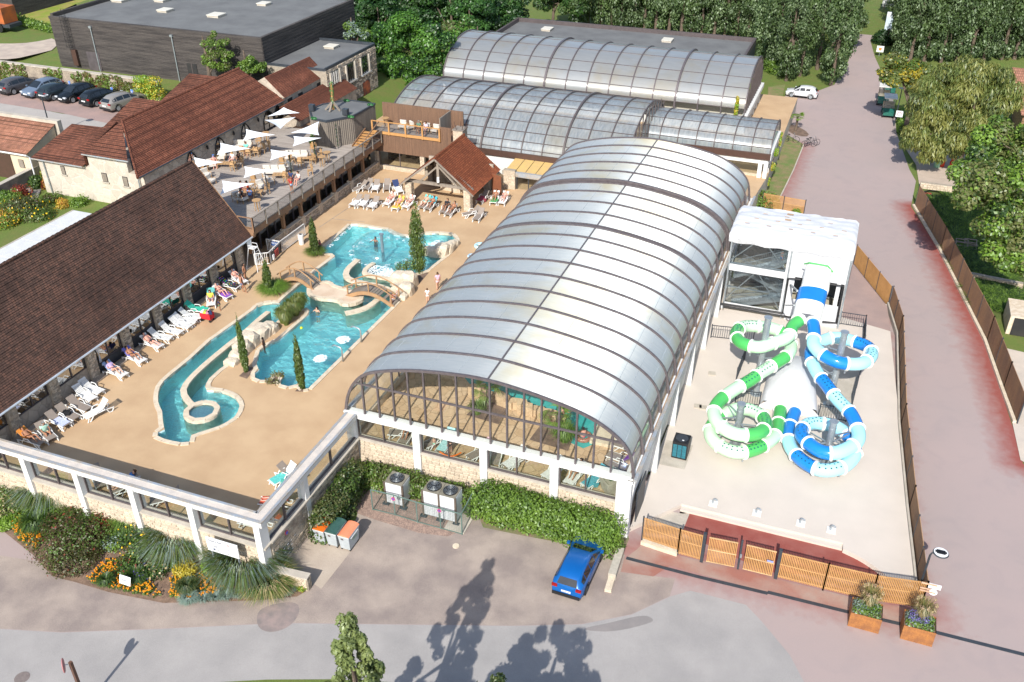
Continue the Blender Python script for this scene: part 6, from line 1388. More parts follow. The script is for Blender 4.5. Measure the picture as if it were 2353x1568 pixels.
grass_clump('ring of weedy grass at the foot of the left poolside cypress',g(1,1,550,770,D),.9,.5,[L_g2,L_olive],500,.02,5);grass_clump('weedy grass round the short cypress by the footbridge',g(1,1,160,1110,D),1.2,.6,[L_g2,L_g1],700,.02,6)
for q in([(1,1,1430,950),(1,1,1590,940),(1,1,1470,1080),(1,1,1420,1050)],[(1,2,380,440),(1,2,460,440),(1,2,450,470),(1,2,360,465)],[(0,2,2195,325),(0,2,2290,240),(0,2,2350,250),(0,2,2270,350)]):
 sheet('soil_bed',[g(*t,D)for t in q],D+.01,M_soil)
 #  hedges along the front of the hall and the side wall
def hedge(label,pts,w_,h,ms,n,z0=0,name='hedge',size=.075,seed=1,sprigs=True):
 e=empty(name,label,'hedge',tuple(pts[0]));cl=[];R=random.Random(seed)
 for a,c in zip(pts[:-1],pts[1:]):
  L=(c-a).length;k=max(2,int(L/.45))
  for i in range(k):
   p=a.lerp(c,(i+.5)/k)
   for zz in np.arange(.25,h,.5):cl.append((p.x+R.uniform(-.1,.1),p.y+R.uniform(-w_*.15,w_*.15),z0+zz,w_*.55,w_*.55,.42))
   if sprigs and R.random()<.5:cl.append((p.x,p.y+R.uniform(-.3,.3),z0+h+.1,.12,.12,.32))
 leaves('foliage',cl,n,size,ms,e,seed,shell=.6,up=.5);return e
hedge('thick bright green hedge at the foot of the hall front, behind the blue car',[Vector((-16.6,38.2,0)),Vector((-12.2,38.1,0)),Vector((-8.5,38.0,0))],1.9,1.9,[L_g2,L_g1,L_g2],30000,seed=2)
hedge('lower run of hedge behind the two condenser units',[Vector((-24.9,37.9,0)),Vector((-20.5,38.1,0)),Vector((-16.6,38.0,0))],1.2,1.5,[L_g1,L_g2,L_olive],15000,seed=3)
hedge('dark creeper hedge climbing the side wall behind the bins',[Vector((-24.3,32.9,0)),Vector((-24.2,35.2,0)),Vector((-24.6,37.3,0))],1.5,2.2,[L_g3,L_g1,L_olive],15000,seed=4)
#  the flower bed in the front left corner
bed=[Vector((-50,28.8,0)),Vector((-25.2,28.8,0)),g(1,3,495,712),g(1,3,380,785),g(0,3,2347,822),g(0,3,1500,845),g(0,3,1000,745),g(0,3,700,655),g(0,3,480,600),g(0,3,300,400),g(0,3,0,160),Vector((-50,27.5,0))]
sheet('flower_bed',bed,.02,mat('bed_soil',(.25,.165,.115),(.16,.105,.075),2.5,.95,.8,22,fine=.3))
def gz_(c,r,x,y):return g(c,r,x,y,0.02)
FLB=[(0,2,170,1290,.9,.9,[L_lime,L_g2],None,'lime green bush by the leftmost visible pillar'),(0,2,130,1420,1.5,1.3,[L_olive,L_g1],L_straw,'airy olive shrub with tiny pale flowers at the left edge'),(0,3,640,330,2.5,1.7,[L_mar,L_mar,L_g1],L_red,'very large maroon-green dome shrub in the middle of the bed'),(0,3,1060,130,1.1,1.4,[L_red,L_red,L_g2],None,'glossy red-leaved shrub under the glass screen'),(0,3,1300,330,1.35,1.5,[L_g1,L_g3],L_yf,'dark shrub covered in yellow flowers'),(0,3,1060,310,.85,.8,[L_g2,L_blue],None,'soft pale green shrub left of the yellow-flowered one'),(0,3,1200,500,1.0,.7,[L_g3,L_g1],L_red,'dark low shrub below the yellow-flowered one'),(0,3,1460,580,.75,.8,[L_g1,L_g3],L_straw,'small dark shrub with pale pink flowers'),(0,3,1725,560,.72,.8,[L_yel],None,'round golden yellow shrub'),(0,3,2000,530,.95,1.0,[L_lime],None,'large-leaved lime green shrub under the signboard'),(0,3,1590,510,.5,.5,[L_blue,L_g2],None,'small grey-green tuft beside the golden shrub'),(0,3,480,40,1.0,1.0,[L_lime,L_g2],None,'bright green mound behind the maroon dome shrub'),(0,3,860,60,1.1,1.1,[L_or2,L_g1,L_g1],None,'bronze and green shrub beside the red-leaved one')]
FLB+=[(0,2,300,1500,1.3,1.2,[L_g1,L_olive],None,'grey-green mound below the first full bay of the screen'),(0,2,60,1560,1.2,1.1,[L_olive,L_g2],L_straw,'pale flowered mound at the far left of the bed'),(0,3,250,20,1.0,.9,[L_g2,L_g1],None,'green mound between marigolds and wall on the left'),(0,3,820,170,1.1,1.2,[L_g1,L_g3],None,'dark green shrub behind the maroon dome shrub'),(0,3,1480,220,.9,1.0,[L_g1,L_g2],None,'green shrub between the yellow flowers and the wall'),(0,3,60,130,.8,.6,[L_lime,L_g2],None,'yellow-green cushion at the left tip of the bed'),(0,3,1850,360,.8,.8,[L_g1,L_g2],None,'green shrub at the foot of the signboard'),(0,3,1330,600,.7,.5,[L_g1,L_g3],L_lav,'low violet-flowered plant below the dark shrub')]
for i,(c_,r_,x,y,rr_,hh,ms,fl,lab)in enumerate(FLB):shrub(lab,gz_(c_,r_,x,y),rr_,hh,ms,int(1500*rr_*rr_+500),.065 if i not in(9,)else.12,flowers=fl,nf=160 if fl else 0,seed=20+i,fs=.055)
for i,(c_,r_,x,y,rr_,hh,ms,lab)in enumerate([(0,2,520,1420,2.0,1.5,[L_g1,L_blue,L_olive],'big fountain grass below the second pillar of the screen'),(0,2,860,1560,1.5,1.1,[L_g1,L_olive],'arching grass clump below the third pillar of the screen'),(0,3,1240,150,1.1,1.2,[L_g1,L_g2],'upright grass clump right of the red-leaved shrub'),(0,3,1660,330,1.9,1.4,[L_g1,L_olive,L_blue],'wide arching grass clump between yellow flowers and signboard'),(0,3,2270,560,2.0,1.6,[L_g1,L_blue,L_olive],'big fountain grass at the corner pillar of the screen'),(0,3,360,150,.9,.8,[L_g3,L_g1],'dark grass tuft among the marigolds on the left'),(0,3,1735,720,.55,.55,[L_g3,L_olive],'small dark grass tuft below the golden shrub'),(0,3,985,660,.45,.45,[L_g3,L_g1],'small grass tuft left of the little notice'),(0,3,1260,630,.6,.6,[L_g3,L_g1],'grass tuft right of the little notice'),(0,3,1745,810,.5,.35,[L_blue],'silvery tuft at the edge of the bed'),(1,3,120,690,1.4,.9,[L_g1,L_olive,L_straw],'straw-tipped grass beside the low stone wall')]):
 grass_clump(lab,gz_(c_,r_,x,y),rr_,hh,ms,int(900*rr_+200),.022,40+i)
shrub('low yellow-green plant at the end of the low stone wall',gz_(1,3,420,720),.35,.35,[L_lime,L_yel],260,.06,seed=61)
blades('blue_fescue',[(*gz_(0,3,x,y)[:3],.4)for x,y in((1880,810),(1990,800),(2090,790),(2200,770),(2300,760))]+[(*gz_(1,3,x,y),.4)for x,y in((60,780),(180,770),(280,750),(330,720))],1500,.3,[L_blue],kind='stuff',label='low strip of blue-grey fescue along the kerb of the bed',cat='ground cover')
def marigolds(label,poly,n,seed):
 R=random.Random(seed);xs_=[p.x for p in poly];ys2=[p.y for p in poly];P2=[(p.x,p.y)for p in poly];b=MB();cl=[]
 while n:
  x,y=R.uniform(min(xs_),max(xs_)),R.uniform(min(ys2),max(ys2))
  if pt_in((x,y),P2):
   n-=1;z=.2+R.uniform(0,.08);s_=.045*R.uniform(.8,1.2);b.lathe((x,y,z),[(s_*.4,-.02),(s_,.01),(s_*.75,.05),(0,.06)],6);cl.append((x,y,.12,.1,.1,.1))
 o=b.build('marigolds',L_or,kind='stuff',label=label,cat='flowers');leaves('marigold_leaves',cl,len(cl)*14,.04,[L_g1,L_g2],kind='stuff',label='green leaves of '+label,cat='flowers')
marigolds('orange marigolds in the left corner of the bed',gs(0,3,[(70,90),(230,40),(300,180),(420,230),(320,385),(180,280)]),190,1)
marigolds('orange marigolds in front of the maroon dome shrub',gs(0,3,[(790,650),(980,460),(1080,460),(1110,600),(1380,660),(1500,790),(1400,800),(1000,715)]),260,2)
marigolds('orange marigolds either side of the golden shrub',gs(0,3,[(1560,790),(1570,600),(1660,600),(1700,700),(1790,640),(1870,570),(1980,650),(2140,680),(1980,780),(1820,810),(1660,830)]),240,3)
# signboard and little notice in the bed
M_text=mat('sign_print',(.06,.08,.14),(.05,.07,.12),2,.6,fine=0)
def text(parent,s_,loc,size,m,rot,name='lettering',**kw):
 cu=bpy.data.curves.new(name,'FONT');cu.body=s_;cu.size=size;cu.align_x='CENTER';cu.align_y='CENTER';cu.extrude=.002
 t=bpy.data.objects.new(name+'_source',cu);COL.objects.link(t);dg=bpy.context.evaluated_depsgraph_get();me=bpy.data.meshes.new_from_object(t.evaluated_get(dg));bpy.data.objects.remove(t)
 me.materials.clear();me.materials.append(m);o=bpy.data.objects.new(name,me);COL.objects.link(o);Mw=Matrix.Translation(loc)@rot
 if parent is not None:o.parent=parent;o.matrix_local=WM[parent.name].inverted()@Mw
 else:o.matrix_world=Mw
 return o
s0,s1_,s2_,s3_=[GY(P(0,3,x,y),28.3)for x,y in((1888,230),(2178,320),(2192,435),(1925,352))]
sg_=empty('signboard','large white signboard with a black arrow standing in front of the stone wall','signboard',(s0.x,28.3,0));RX=Matrix.Rotation(PI/2,4,'X')
zt_s,zb_s=(s0.z+s1_.z)/2,(s2_.z+s3_.z)/2;b=MB();b.lo((s0.x,28.28,zb_s),(s1_.x,28.34,zt_s));b.build('board',M_whitem,sg_)
cw=s1_.x-s0.x;ch2=zt_s-zb_s
for dx in(.15,cw-.15):b=MB();b.lo((s0.x+dx-.04,28.36,0),(s0.x+dx+.04,28.44,zt_s-.1));b.build('leg',M_galv,sg_)
b=MB();b.bar((s0.x+cw*.22,28.27,zb_s+ch2*.2),(s0.x+cw*.38,28.27,zb_s+ch2*.2),.012,.03);b.add([(s0.x+cw*.15,28.265,zb_s+ch2*.2),(s0.x+cw*.24,28.265,zb_s+ch2*.3),(s0.x+cw*.24,28.265,zb_s+ch2*.1)],[(0,1,2)]);b.build('arrow',M_text,sg_)
b=MB();b.lo((s0.x+cw*.5-.006,28.27,zb_s+.05),(s0.x+cw*.5+.006,28.28,zt_s-.05));b.lo((s0.x+cw*.05,28.27,zb_s+ch2*.55),(s0.x+cw*.95,28.28,zb_s+ch2*.56));b.build('rules',mat('grey_print',(.5,.5,.55),rough=.6),sg_,kind='stuff')
for fx,fz,t_,sz,mm in((.3,.83,'Explore Now',.16,M_text),(.28,.45,'(o)',.2,M_text),(.72,.80,'E',.24,mat('sign_red',(.6,.05,.06),rough=.6)),(.72,.62,'RESTAURANT',.07,M_text),(.72,.42,'O',.2,M_text),(.75,.12,'POOL & SPA  >',.08,M_text)):text(sg_,t_,(s0.x+cw*fx,28.26,zb_s+ch2*fz),sz,mm,RX,'print')
p=gz_(0,3,1190,720);nb=empty('notice_board','small white notice on a wooden stake among the marigolds','notice',tuple(p));zb0=zat(p,P(0,3,1175,655));b=MB();b.lo((p.x-.04,p.y,0),(p.x+.04,p.y+.05,zb0));b.build('stake',M_wood,nb)
b=MB();b.box((p.x-.05,p.y-.05,zb0+.2),(.72,.03,.5),M=Matrix.Rotation(-.35,3,'X'));b.build('board',M_whitem,nb);text(nb,'POOL\nOPENING\nHOURS',(p.x-.05,p.y-.08,zb0+.2),.11,M_text,Matrix.Rotation(PI/2-.35,4,'X'),'print')
#  bins, letter boxes, condensers
def wheelie(label,p,lid,rz=0):
 e=empty('waste_bin',label,'bin',(0,0,0),0,'large wheeled bins');b=MB();w0,w1,d0,d1=.30,.36,.50,.62
 b.add([(sx*w0,sy*d0,.14)for sx,sy in((-1,-1),(1,-1),(1,1),(-1,1))]+[(sx*w1*.97,sy*d1*.97,1.12)for sx,sy in((-1,-1),(1,-1),(1,1),(-1,1))],[(0,1,5,4),(1,2,6,5),(2,3,7,6),(3,0,4,7),(0,3,2,1)])
 b.build('body',mat('grey_bin_plastic',(.42,.46,.49),(.36,.40,.42),2,.5,fine=.08),e);b=MB();b.lo((-w1,-d1,1.10),(w1,d1,1.17));b.build('rim',mat('pale_rim',(.58,.61,.63),rough=.5),e)
 b=MB();n=6;vs=[]
 for i in range(n+1):
  t=i/n;x=-w1+2*w1*t;z=1.17+.12*math.sin(PI*t)**.6 if 0<t<1 else 1.17;vs+=[(x,-d1+.0,z),(x,d1,z)]
 b.add(vs,[(2*i,2*i+2,2*i+3,2*i+1)for i in range(n)]+[tuple(range(0,2*n+2,2)),tuple(range(1,2*n+3,2))[::-1]]);b.build('lid',lid,e)
 for sx in(-1,1):
  for sy in(-1,1):b=MB();b.tube([(sx*.26-.03,sy*.42,.09),(sx*.26+.03,sy*.42,.09)],.09,10);b.build('wheel',M_black,e)
 b=MB();b.box((-.1,-d1*.93,.92),(.16,.02,.13));b.build('label_patch',mat('dark_sticker',(.12,.09,.09),rough=.6),e)
 b=MB();b.box((w1+.02,0,.98),(.05,.8,.05));b.build('handle',mat('pale_rim'),e)if False else b.build('handle',MATS['pale_rim'],e);e.location=p;e.rotation_euler=(0,0,rz);return e
zB=Z(1230,2050,7.84)
for lab,q,m_ in(('grey waste bin with a deep orange lid, leftmost of the three',(390,1050),mat('orange_lid',(.80,.14,.01),(.76,.15,.015),2,.5)),('grey waste bin with a dark green lid, between the two orange ones',(770,1140),mat('green_lid',(.03,.085,.075),(.05,.12,.10),3,.5)),('grey waste bin with a faded salmon lid, rightmost of the three',(1170,1250),mat('salmon_lid',(.80,.27,.15),(.74,.24,.12),1.5,.5))):
 p=G(zB(*q),.012);e=wheelie(lab,(p.x,p.y+.62,.012),m_);text(None,'',(0,0,0),.1,M_text,RX)if False else None
 if'salmon' in lab:t_=text(None,'VERRE',(p.x+.38,p.y+.62,.75),.2,mat('green_scrawl',(.15,.35,.2),rough=.7),Matrix.Rotation(PI/2,4,'Z')@RX,'marking');t_.parent=e;t_.matrix_parent_inverse=Matrix.Translation(e.location).inverted()
lb=empty('letter_boxes','row of four dark blue-grey letter boxes standing by the stone wall','letter boxes',(-24.6,30.6,0));zC=Z(900,1950,3.92)
pa,pb_=G(zC(930,1170),.3),G(zC(1150,880),.3);dv=(pb_-pa);dv.z=0;L_=dv.length;dv.normalize();sd=Vector((-dv.y,dv.x,0));M_lb=mat('slate_blue_metal',(.06,.085,.11),(.05,.07,.09),3,.45)
for i in range(4):
 for k in range(3):a=pa+dv*(L_*i/4+.02);c=pa+dv*(L_*(i+1)/4-.02);b=MB();b.bar(a+sd*.2+Vector((0,0,.12+k*.31)),c+sd*.2+Vector((0,0,.12+k*.31)),.4,.29);x=b.build('letter_box',M_lb,lb);b=MB();b.bar(a.lerp(c,.3)-sd*.01+Vector((0,0,.2+k*.31)),a.lerp(c,.7)-sd*.01+Vector((0,0,.2+k*.31)),.012,.05);b.build('name_plate',M_whitem,x)
for t in(.08,.92):q=pa+dv*L_*t+sd*.2;b=MB();b.lo((q.x-.03,q.y-.03,0),(q.x+.03,q.y+.03,.32));b.build('leg',M_anth,lb)
py_=G(zC(830,1200),0);e=empty('yellow_postbox','small scuffed yellow box beside the letter boxes','post box',tuple(py_));b=MB();b.lo((py_.x-.22,py_.y-.02,0),(py_.x+.2,py_.y+.38,.62));b.build('box',mat('scuffed_yellow',(.62,.40,.03),(.35,.22,.03),5,.6,lo=.4,hi=.6),e);b=MB();b.lo((py_.x-.12,py_.y-.03,.42),(py_.x+.1,py_.y-.02,.46));b.build('slot',M_black,e)
zK=Z(1480,1860,5.348)
def condenser(label,q0,q1,top_,nf,tall):
 p0,p1=G(zK(*q0),.12),G(zK(*q1),.12);e=empty('condenser_unit',label,'condenser',(p0.x,p0.y,.1));x0,x1,y0=p0.x,p1.x,p0.y;y1=y0+1.05;z1=tall
 M_p=mat('condenser_panel',(.62,.65,.67),(.57,.60,.62),1,.45,fine=.04);b=MB();b.lo((x0+.03,y0+.03,.2),(x1-.03,y1-.03,z1-.04));b.build('core',M_anth,e)
 for i in range(nf):
  a,c=x0+(x1-x0)*i/nf+.07,x0+(x1-x0)*(i+1)/nf-.05
  b=MB();b.lo((a,y0-.005,z1*.52),(c,y0+.03,z1-.06));b.build('panel',M_p,e)
  b=MB()
  for k in range(11):b.lo((a+(c-a)*k/11+.006,y0-.008,.25),(a+(c-a)*(k+1)/11-.012,y0+.03,z1*.5))
  b.build('grille',M_p,e,kind='stuff')
  b=MB();b.lo((a-.05,y0,z1-.04),(c+.05,y1,z1));b.build('top_plate',mat('grimy_top',(.24,.22,.17),(.16,.15,.12),2,.7),e)
  cx2,cy2=(a+c)/2,(y0+y1)/2;b=MB();b.lathe((cx2,cy2,z1),[(.44,0),(.44,.06),(.40,.06),(.40,.01),(0,.01)],24);fan=b.build('fan_housing',M_black,e)
  b=MB()
  for k in range(6):an=k*PI/3;b.add([(cx2+.07*math.cos(an),cy2+.07*math.sin(an),z1+.03),(cx2+.38*math.cos(an),cy2+.38*math.sin(an),z1+.04),(cx2+.38*math.cos(an+.5),cy2+.38*math.sin(an+.5),z1+.02),(cx2+.07*math.cos(an+.9),cy2+.07*math.sin(an+.9),z1+.02)],[(0,1,2,3)])
  b.cyl((cx2,cy2,z1+.02),.08,.05,10);b.build('fan',mat('fan_blade',(.05,.06,.075),rough=.4),fan)
  b=MB()
  for r_ in(.12,.22,.32,.4):b.tube([(cx2+r_*math.cos(t*PI/9),cy2+r_*math.sin(t*PI/9),z1+.075)for t in range(18)],.006,4,closed=True)
  b.build('fan_guard',M_galv,fan,kind='stuff')
 for i in range(nf+1):x=x0+(x1-x0)*i/nf;b=MB();b.lo((x-.06,y0-.02,.12),(x+.06,y0+.05,z1-.02));b.build('corner_post',mat('brown_post',(.13,.10,.08),rough=.6),e)
 b=MB();b.lo((x1-.02,y0+.08,.25),(x1+.012,y1-.05,z1-.08));b.build('side_panel',M_p,e)
 for i in range(nf+1):x=x0+(x1-x0)*i/nf;b=MB();b.lo((x-.2,y0-.1,.03),(x+.2,y0+.12,.14));b.build('foot',M_anth,e)
p_=G(zK(725,905),.12);condenser('single-fan condenser unit, the smaller one on the left',(345,815),(725,905),None,1,zat(p_,zK(685,445)))
p_=G(zK(1830,1270),.12);condenser('double-fan condenser unit, the larger one on the right',(1150,1075),(1835,1270),None,2,zat(p_,zK(1805,730)))
cf=empty('mesh_fence','low green mesh enclosure round the condenser units','fence',tuple(G(zK(60,965))));M_gp=mat('green_post',(.10,.16,.14),(.13,.19,.17),3,.5)
cp_=[G(zK(*q),0)for q in((62,965),(540,1080),(1018,1235),(1515,1370),(1970,1495))];cb=G(zK(2225,1010),0);hgt=zat(cp_[0],zK(12,530))
allp=cp_+[cb]
for p in allp:b=MB();b.tube([(p.x,p.y,0),(p.x,p.y,hgt)],.04,7);b.build('post',M_gp,cf)
for a,c in zip(allp[:-1],allp[1:]):
 up=Vector((0,0,1));b=MB();b.bar(a+up*hgt,c+up*hgt,.05);b.build('rail',M_gp,cf);b=MB();b.bar(a+up*.06,c+up*.06,.04);b.build('rail',M_gp,cf)
 b=MB();L=(c-a).length;n=int(L/.11)
 for i in range(n):p=a.lerp(c,i/n);b.bar(p+up*.06,p+up*hgt,.006)
 for k in range(int(hgt/.11)):b.bar(a+up*(.1+k*.11),c+up*(.1+k*.11),.006)
 b.build('mesh',M_gp,cf,kind='stuff')
def round_sign(label,p,z,r=.13):
 e=empty('no_parking_sign',label,'sign',tuple(p));b=MB();b.tube([(p.x,p.y-.08,z),(p.x,p.y-.06,z)],r,20);b.build('red_disc',mat('sign_pinkred',(.70,.10,.14),rough=.5),e);b=MB();b.tube([(p.x,p.y-.09,z),(p.x,p.y-.075,z)],r*.72,18);b.build('blue_disc',mat('sign_blue',(.08,.10,.5),rough=.5),e)
 for s_ in(-1,1):b=MB();b.bar((p.x-s_*r*.5,p.y-.096,z-r*.5),(p.x+s_*r*.5,p.y-.096,z+r*.5),r*.2,.004);b.build('red_bar',MATS['sign_pinkred'],e)
round_sign('round red and blue no-stopping sign on the mesh fence, left one',cp_[1],zat(cp_[1],zK(485,715)));round_sign('round red and blue no-stopping sign on the mesh fence, right one',cp_[3],zat(cp_[3],zK(1465,965)))
ps2=GX(zC(965,710),-25.12);e=empty('no_parking_sign','small round red and blue sign fixed to the stone side wall','sign',tuple(ps2));b=MB();b.tube([(-25.14,ps2.y,ps2.z),(-25.1,ps2.y,ps2.z)],.14,18);b.build('red_disc',MATS['sign_pinkred'],e);b=MB();b.tube([(-25.1,ps2.y,ps2.z),(-25.08,ps2.y,ps2.z)],.1,16);b.build('blue_disc',MATS['sign_blue'],e)
b=MB();b.lo((cp_[3].x+.2,cp_[3].y+.05,0),(cp_[4].x+.1,cp_[4].y+1.9,.1));tag(b.build('concrete_plinth',M_conc),'pale concrete plinth under the double condenser unit','plinth')
# low kerb wall by the blue car
k0,k1,k2=G(P(2,3,995,385)),G(P(2,3,915,630)),G(P(2,3,880,745));kw=empty('low_wall','low concrete-topped wall to the right of the blue car','wall',tuple(k1))
b=MB();b.bar((k0.x,k0.y,.22),(k1.x,k1.y,.22),.42,.45);b.build('coping',mat('speckled_coping',(.46,.42,.35),(.38,.35,.29),5,.9),kw);b=MB();b.bar((k1.x,k1.y,.1),(k2.x,k2.y,.1),.36,.22);b.build('stone_end',M_kerb,kw)
# corten planters
def planter(label,q,rz,plants):
 p=G(P(3,3,*q),0);e=empty('corten_planter',label,'planter',tuple(p));s_=1.12;M_c=mat('corten_steel',(.36,.15,.045),(.24,.10,.04),2.2,.75,.1,14,fine=.2)
 b=MB();x0,x1,y0,y1,h=p.x,p.x+s_*1.35,p.y,p.y+s_,1.0
 b.add([(x0,y0,0),(x1,y0,0),(x1,y1,0),(x0,y1,0),(x0,y0,h),(x1,y0,h),(x1,y1,h),(x0,y1,h)],[(0,1,5,4),(1,2,6,5),(2,3,7,6),(3,0,4,7)]);b.build('box',M_c,e)
 b=MB();b.flat([(x0+.02,y0+.02),(x1-.02,y0+.02),(x1-.02,y1-.02),(x0+.02,y1-.02)],h-.12);b.build('soil',M_soil,e)
 leaves('foliage',[(x0+(x1-x0)*u,y0+(y1-y0)*v,h-.02,.3,.28,.18)for u in(.22,.5,.78)for v in(.25,.55,.8)],1500,.05,[L_g2,L_blue,L_g1],e,5)
 if plants:leaves('flowers',[(x0+(x1-x0)*u,y0+(y1-y0)*v,h+.15,.3,.25,.2)for u in(.3,.6)for v in(.5,.8)],500,.035,[L_lav],e,6)
 c=(x0+(x1-x0)*.55,y0+(y1-y0)*.75,h);blades('plume_grass',[(*c,.55)],240,1.1,[L_straw,L_olive],e,.012,1,7);leaves('plumes',[(c[0]+.45*math.cos(a),c[1]+.45*math.sin(a),h+1.05+.1*math.sin(3*a),.13,.13,.14)for a in[k*.7 for k in range(9)]],420,.035,[L_straw,leafmat('plume_pink',(.45,.28,.22),(.5,.36,.26))],e,8)
planter('rusty steel planter with green plants, the left one of the pair',(730,1052),0,False);planter('rusty steel planter with violet flowers, at the corner of the fence',(1212,1170),0,True)
# arrow sign at the fence corner
p8=F8;e=empty('finger_sign','white sign plate with small wooden slats on the corner fence post','sign',(p8.x+.3,p8.y-.1,1.9));b=MB();b.lo((p8.x+.02,p8.y-.16,1.75),(p8.x+.62,p8.y-.12,2.05));b.build('plate',M_whitem,e);b=MB();b.tube([(p8.x+.3,p8.y-.3,1.62),(p8.x+.3,p8.y-.26,1.62)],.2,16);b.build('round_plate',M_whitem,e)
for i,zz in enumerate((2.02,1.72,1.6)):b=MB();b.lo((p8.x-.35,p8.y-.22-.05*i,zz-.04),(p8.x+.4,p8.y-.18-.05*i,zz+.04));b.build('wooden_slat',mat('salmon_wood',(.66,.42,.28),rough=.6),e)
# front left post with the back of a round sign
pb0=G(P(0,3,725,1567),0);dirv=None;base=Vector((-24.2,16.4,0))
px0=G(P(0,3,645,1385),3.1);e=empty('road_sign','round road sign seen from the side on a rusty square post','road sign',(px0.x,px0.y,0));b=MB();b.lo((px0.x-.07,px0.y-.07,0),(px0.x+.07,px0.y+.07,3.1));b.build('post',mat('rusty_post',(.16,.08,.05),(.08,.045,.035),2,.7),e)
ps_=G(P(0,3,582,1418),3.0);nv=(px0-ps_);nv.z=0;nv.normalize();b=MB();b.tube([ps_-nv*.01,ps_+nv*.02],.34,24);b.build('disc',mat('faded_red',(.50,.20,.20),(.42,.14,.14),3,.5),e);b=MB();b.tube([ps_,(px0.x,px0.y,3.0)],.02,6);b.build('bracket',M_galv,e)
b=MB();b.tube([ps_-nv*.011,ps_-nv*.02],.25,20);b.build('inner_disc',mat('faded_pink',(.62,.32,.32),rough=.5),e)
mh_=g(0,3,203,1530);b=MB();b.cyl((mh_.x,mh_.y,.004),.36,.01,24);tag(b.build('manhole_cover',mat('manhole_iron',(.21,.175,.16),(.17,.14,.13),6,.7)),'round iron manhole cover in the front road','manhole cover')
mh_=g(1,3,1838,322);b=MB();b.cyl((mh_.x,mh_.y,.004),.2,.05,10);tag(b.build('ground_cap',M_kerb),'small pale stone cap in the car park below the condensers','cap')
#  white gate, fence and lifeguard chair by the terrace
def white_fence(label,p,q,h=1.15,z=D):
 p,q=Vector((p.x,p.y,z)),Vector((q.x,q.y,z));e=empty('white_railing',label,'railing',tuple(p));up=Vector((0,0,1));n=int((q-p).length/.16)
 b=MB();b.bar(p+up*h,q+up*h,.07,.05);b.build('rail',M_plast,e);b=MB();b.bar(p+up*.15,q+up*.15,.05);b.build('rail',M_plast,e)
 for i in range(n+1):s_=p.lerp(q,i/n);b=MB();b.bar(s_+up*.1,s_+up*h,.06 if i in(0,n)else.035);b.build('baluster' if i not in(0,n)else'post',M_plast,e)
 return e
wf1,wf2,wf3=G(zT(600,690),D),G(zT(735,710),D),G(zT(948,545),D);wf1=g(1,1,110,740,D);wf2=g(1,1,235,765,D);wf3=g(1,1,455,600,D);wf0=g(1,1,130,870,D)
white_fence('white gate with a blue notice below the terrace corner',wf1,wf2);white_fence('long white railing from the gate to the litter bin',wf2,wf3);white_fence('white railing behind the high chair',g(1,1,0,880,D),wf0);white_fence('short white railing carrying the pool rules board',wf0,wf2)
e=empty('rules_board','dark grey pool rules board with red and white pictograms','notice board',tuple(wf0.lerp(wf2,.5)));a,c=wf0.lerp(wf2,.15),wf0.lerp(wf2,.95);off=Vector((.07,-.07,0));b=MB();b.bar(a+off+Vector((0,0,.6)),c+off+Vector((0,0,.6)),.03,.85);b.build('board',M_anth,e)
b=MB()
for i in range(4):
 for j in range(4):s_=a.lerp(c,.42+.1*i)+off*1.3+Vector((0,0,.85-.16*j));b.box(s_,(.09,.09,.10))
b.build('red_pictograms',mat('picto_red',(.65,.12,.10),rough=.6),e,kind='stuff');b=MB();s_=a.lerp(c,.18)+off*1.3+Vector((0,0,.5));b.box(s_,(.2,.2,.45));b.build('white_panel',M_whitem,e)
e=empty('blue_notice','blue notice hanging on the white gate','notice',tuple(wf1.lerp(wf2,.6)));a,c=wf1.lerp(wf2,.35),wf1.lerp(wf2,.9);b=MB();b.bar(a+Vector((0,-.06,.85)),c+Vector((0,-.06,.85)),.02,.4);b.build('panel',mat('notice_blue',(.06,.12,.30),rough=.5),e)
text(e,'PISCINE',tuple(a.lerp(c,.5)+Vector((.0,-.08,.9))),.2,M_whitem,Matrix.Rotation(math.atan2(c.y-a.y,c.x-a.x),4,'Z')@RX,'print')
lb0=g(1,1,420,680,D);e=empty('litter_bin','white litter bin with a black opening beside the white railing','bin',tuple(lb0));b=MB();b.lathe((lb0.x,lb0.y,D),[(.2,0),(.24,.8),(.26,.82),(.24,.95),(0,.97)],8);b.build('body',M_plast,e);b=MB();b.box((lb0.x,lb0.y,D+.98),(.25,.2,.03));b.build('opening',M_black,e)
lg=g(1,1,0,930,D);hc_=empty('high_chair','tall white lifeguard chair beside the pool house','high chair',tuple(lg));hx,hy=lg.x-.3,lg.y+.5
for sx,sy in((-1,-1),(1,-1),(1,1),(-1,1)):b=MB();b.tube([(hx+sx*.55,hy+sy*.6,D),(hx+sx*.28,hy+sy*.25,D+1.9)],.03,6);b.build('leg',M_whitem,hc_)
b=MB();b.box((hx,hy,D+1.92),(.6,.55,.05));b.build('seat',M_plast,hc_);b=MB();b.box((hx-.3,hy,D+2.3),(.05,.55,.65));b.build('backrest',M_plast,hc_)
for s_ in(-1,1):b=MB();b.tube([(hx-.25,hy+s_*.3,D+2.2),(hx+.2,hy+s_*.3,D+2.2),(hx+.25,hy+s_*.3,D+1.92)],.025,6);b.build('armrest',M_whitem,hc_)
for k in range(5):b=MB();b.tube([(hx+.5-.05*k,hy-.5+.05*k,D+.3+.33*k),(hx+.5-.05*k,hy+.5-.05*k,D+.3+.33*k)],.02,6);b.build('rung',M_whitem,hc_)
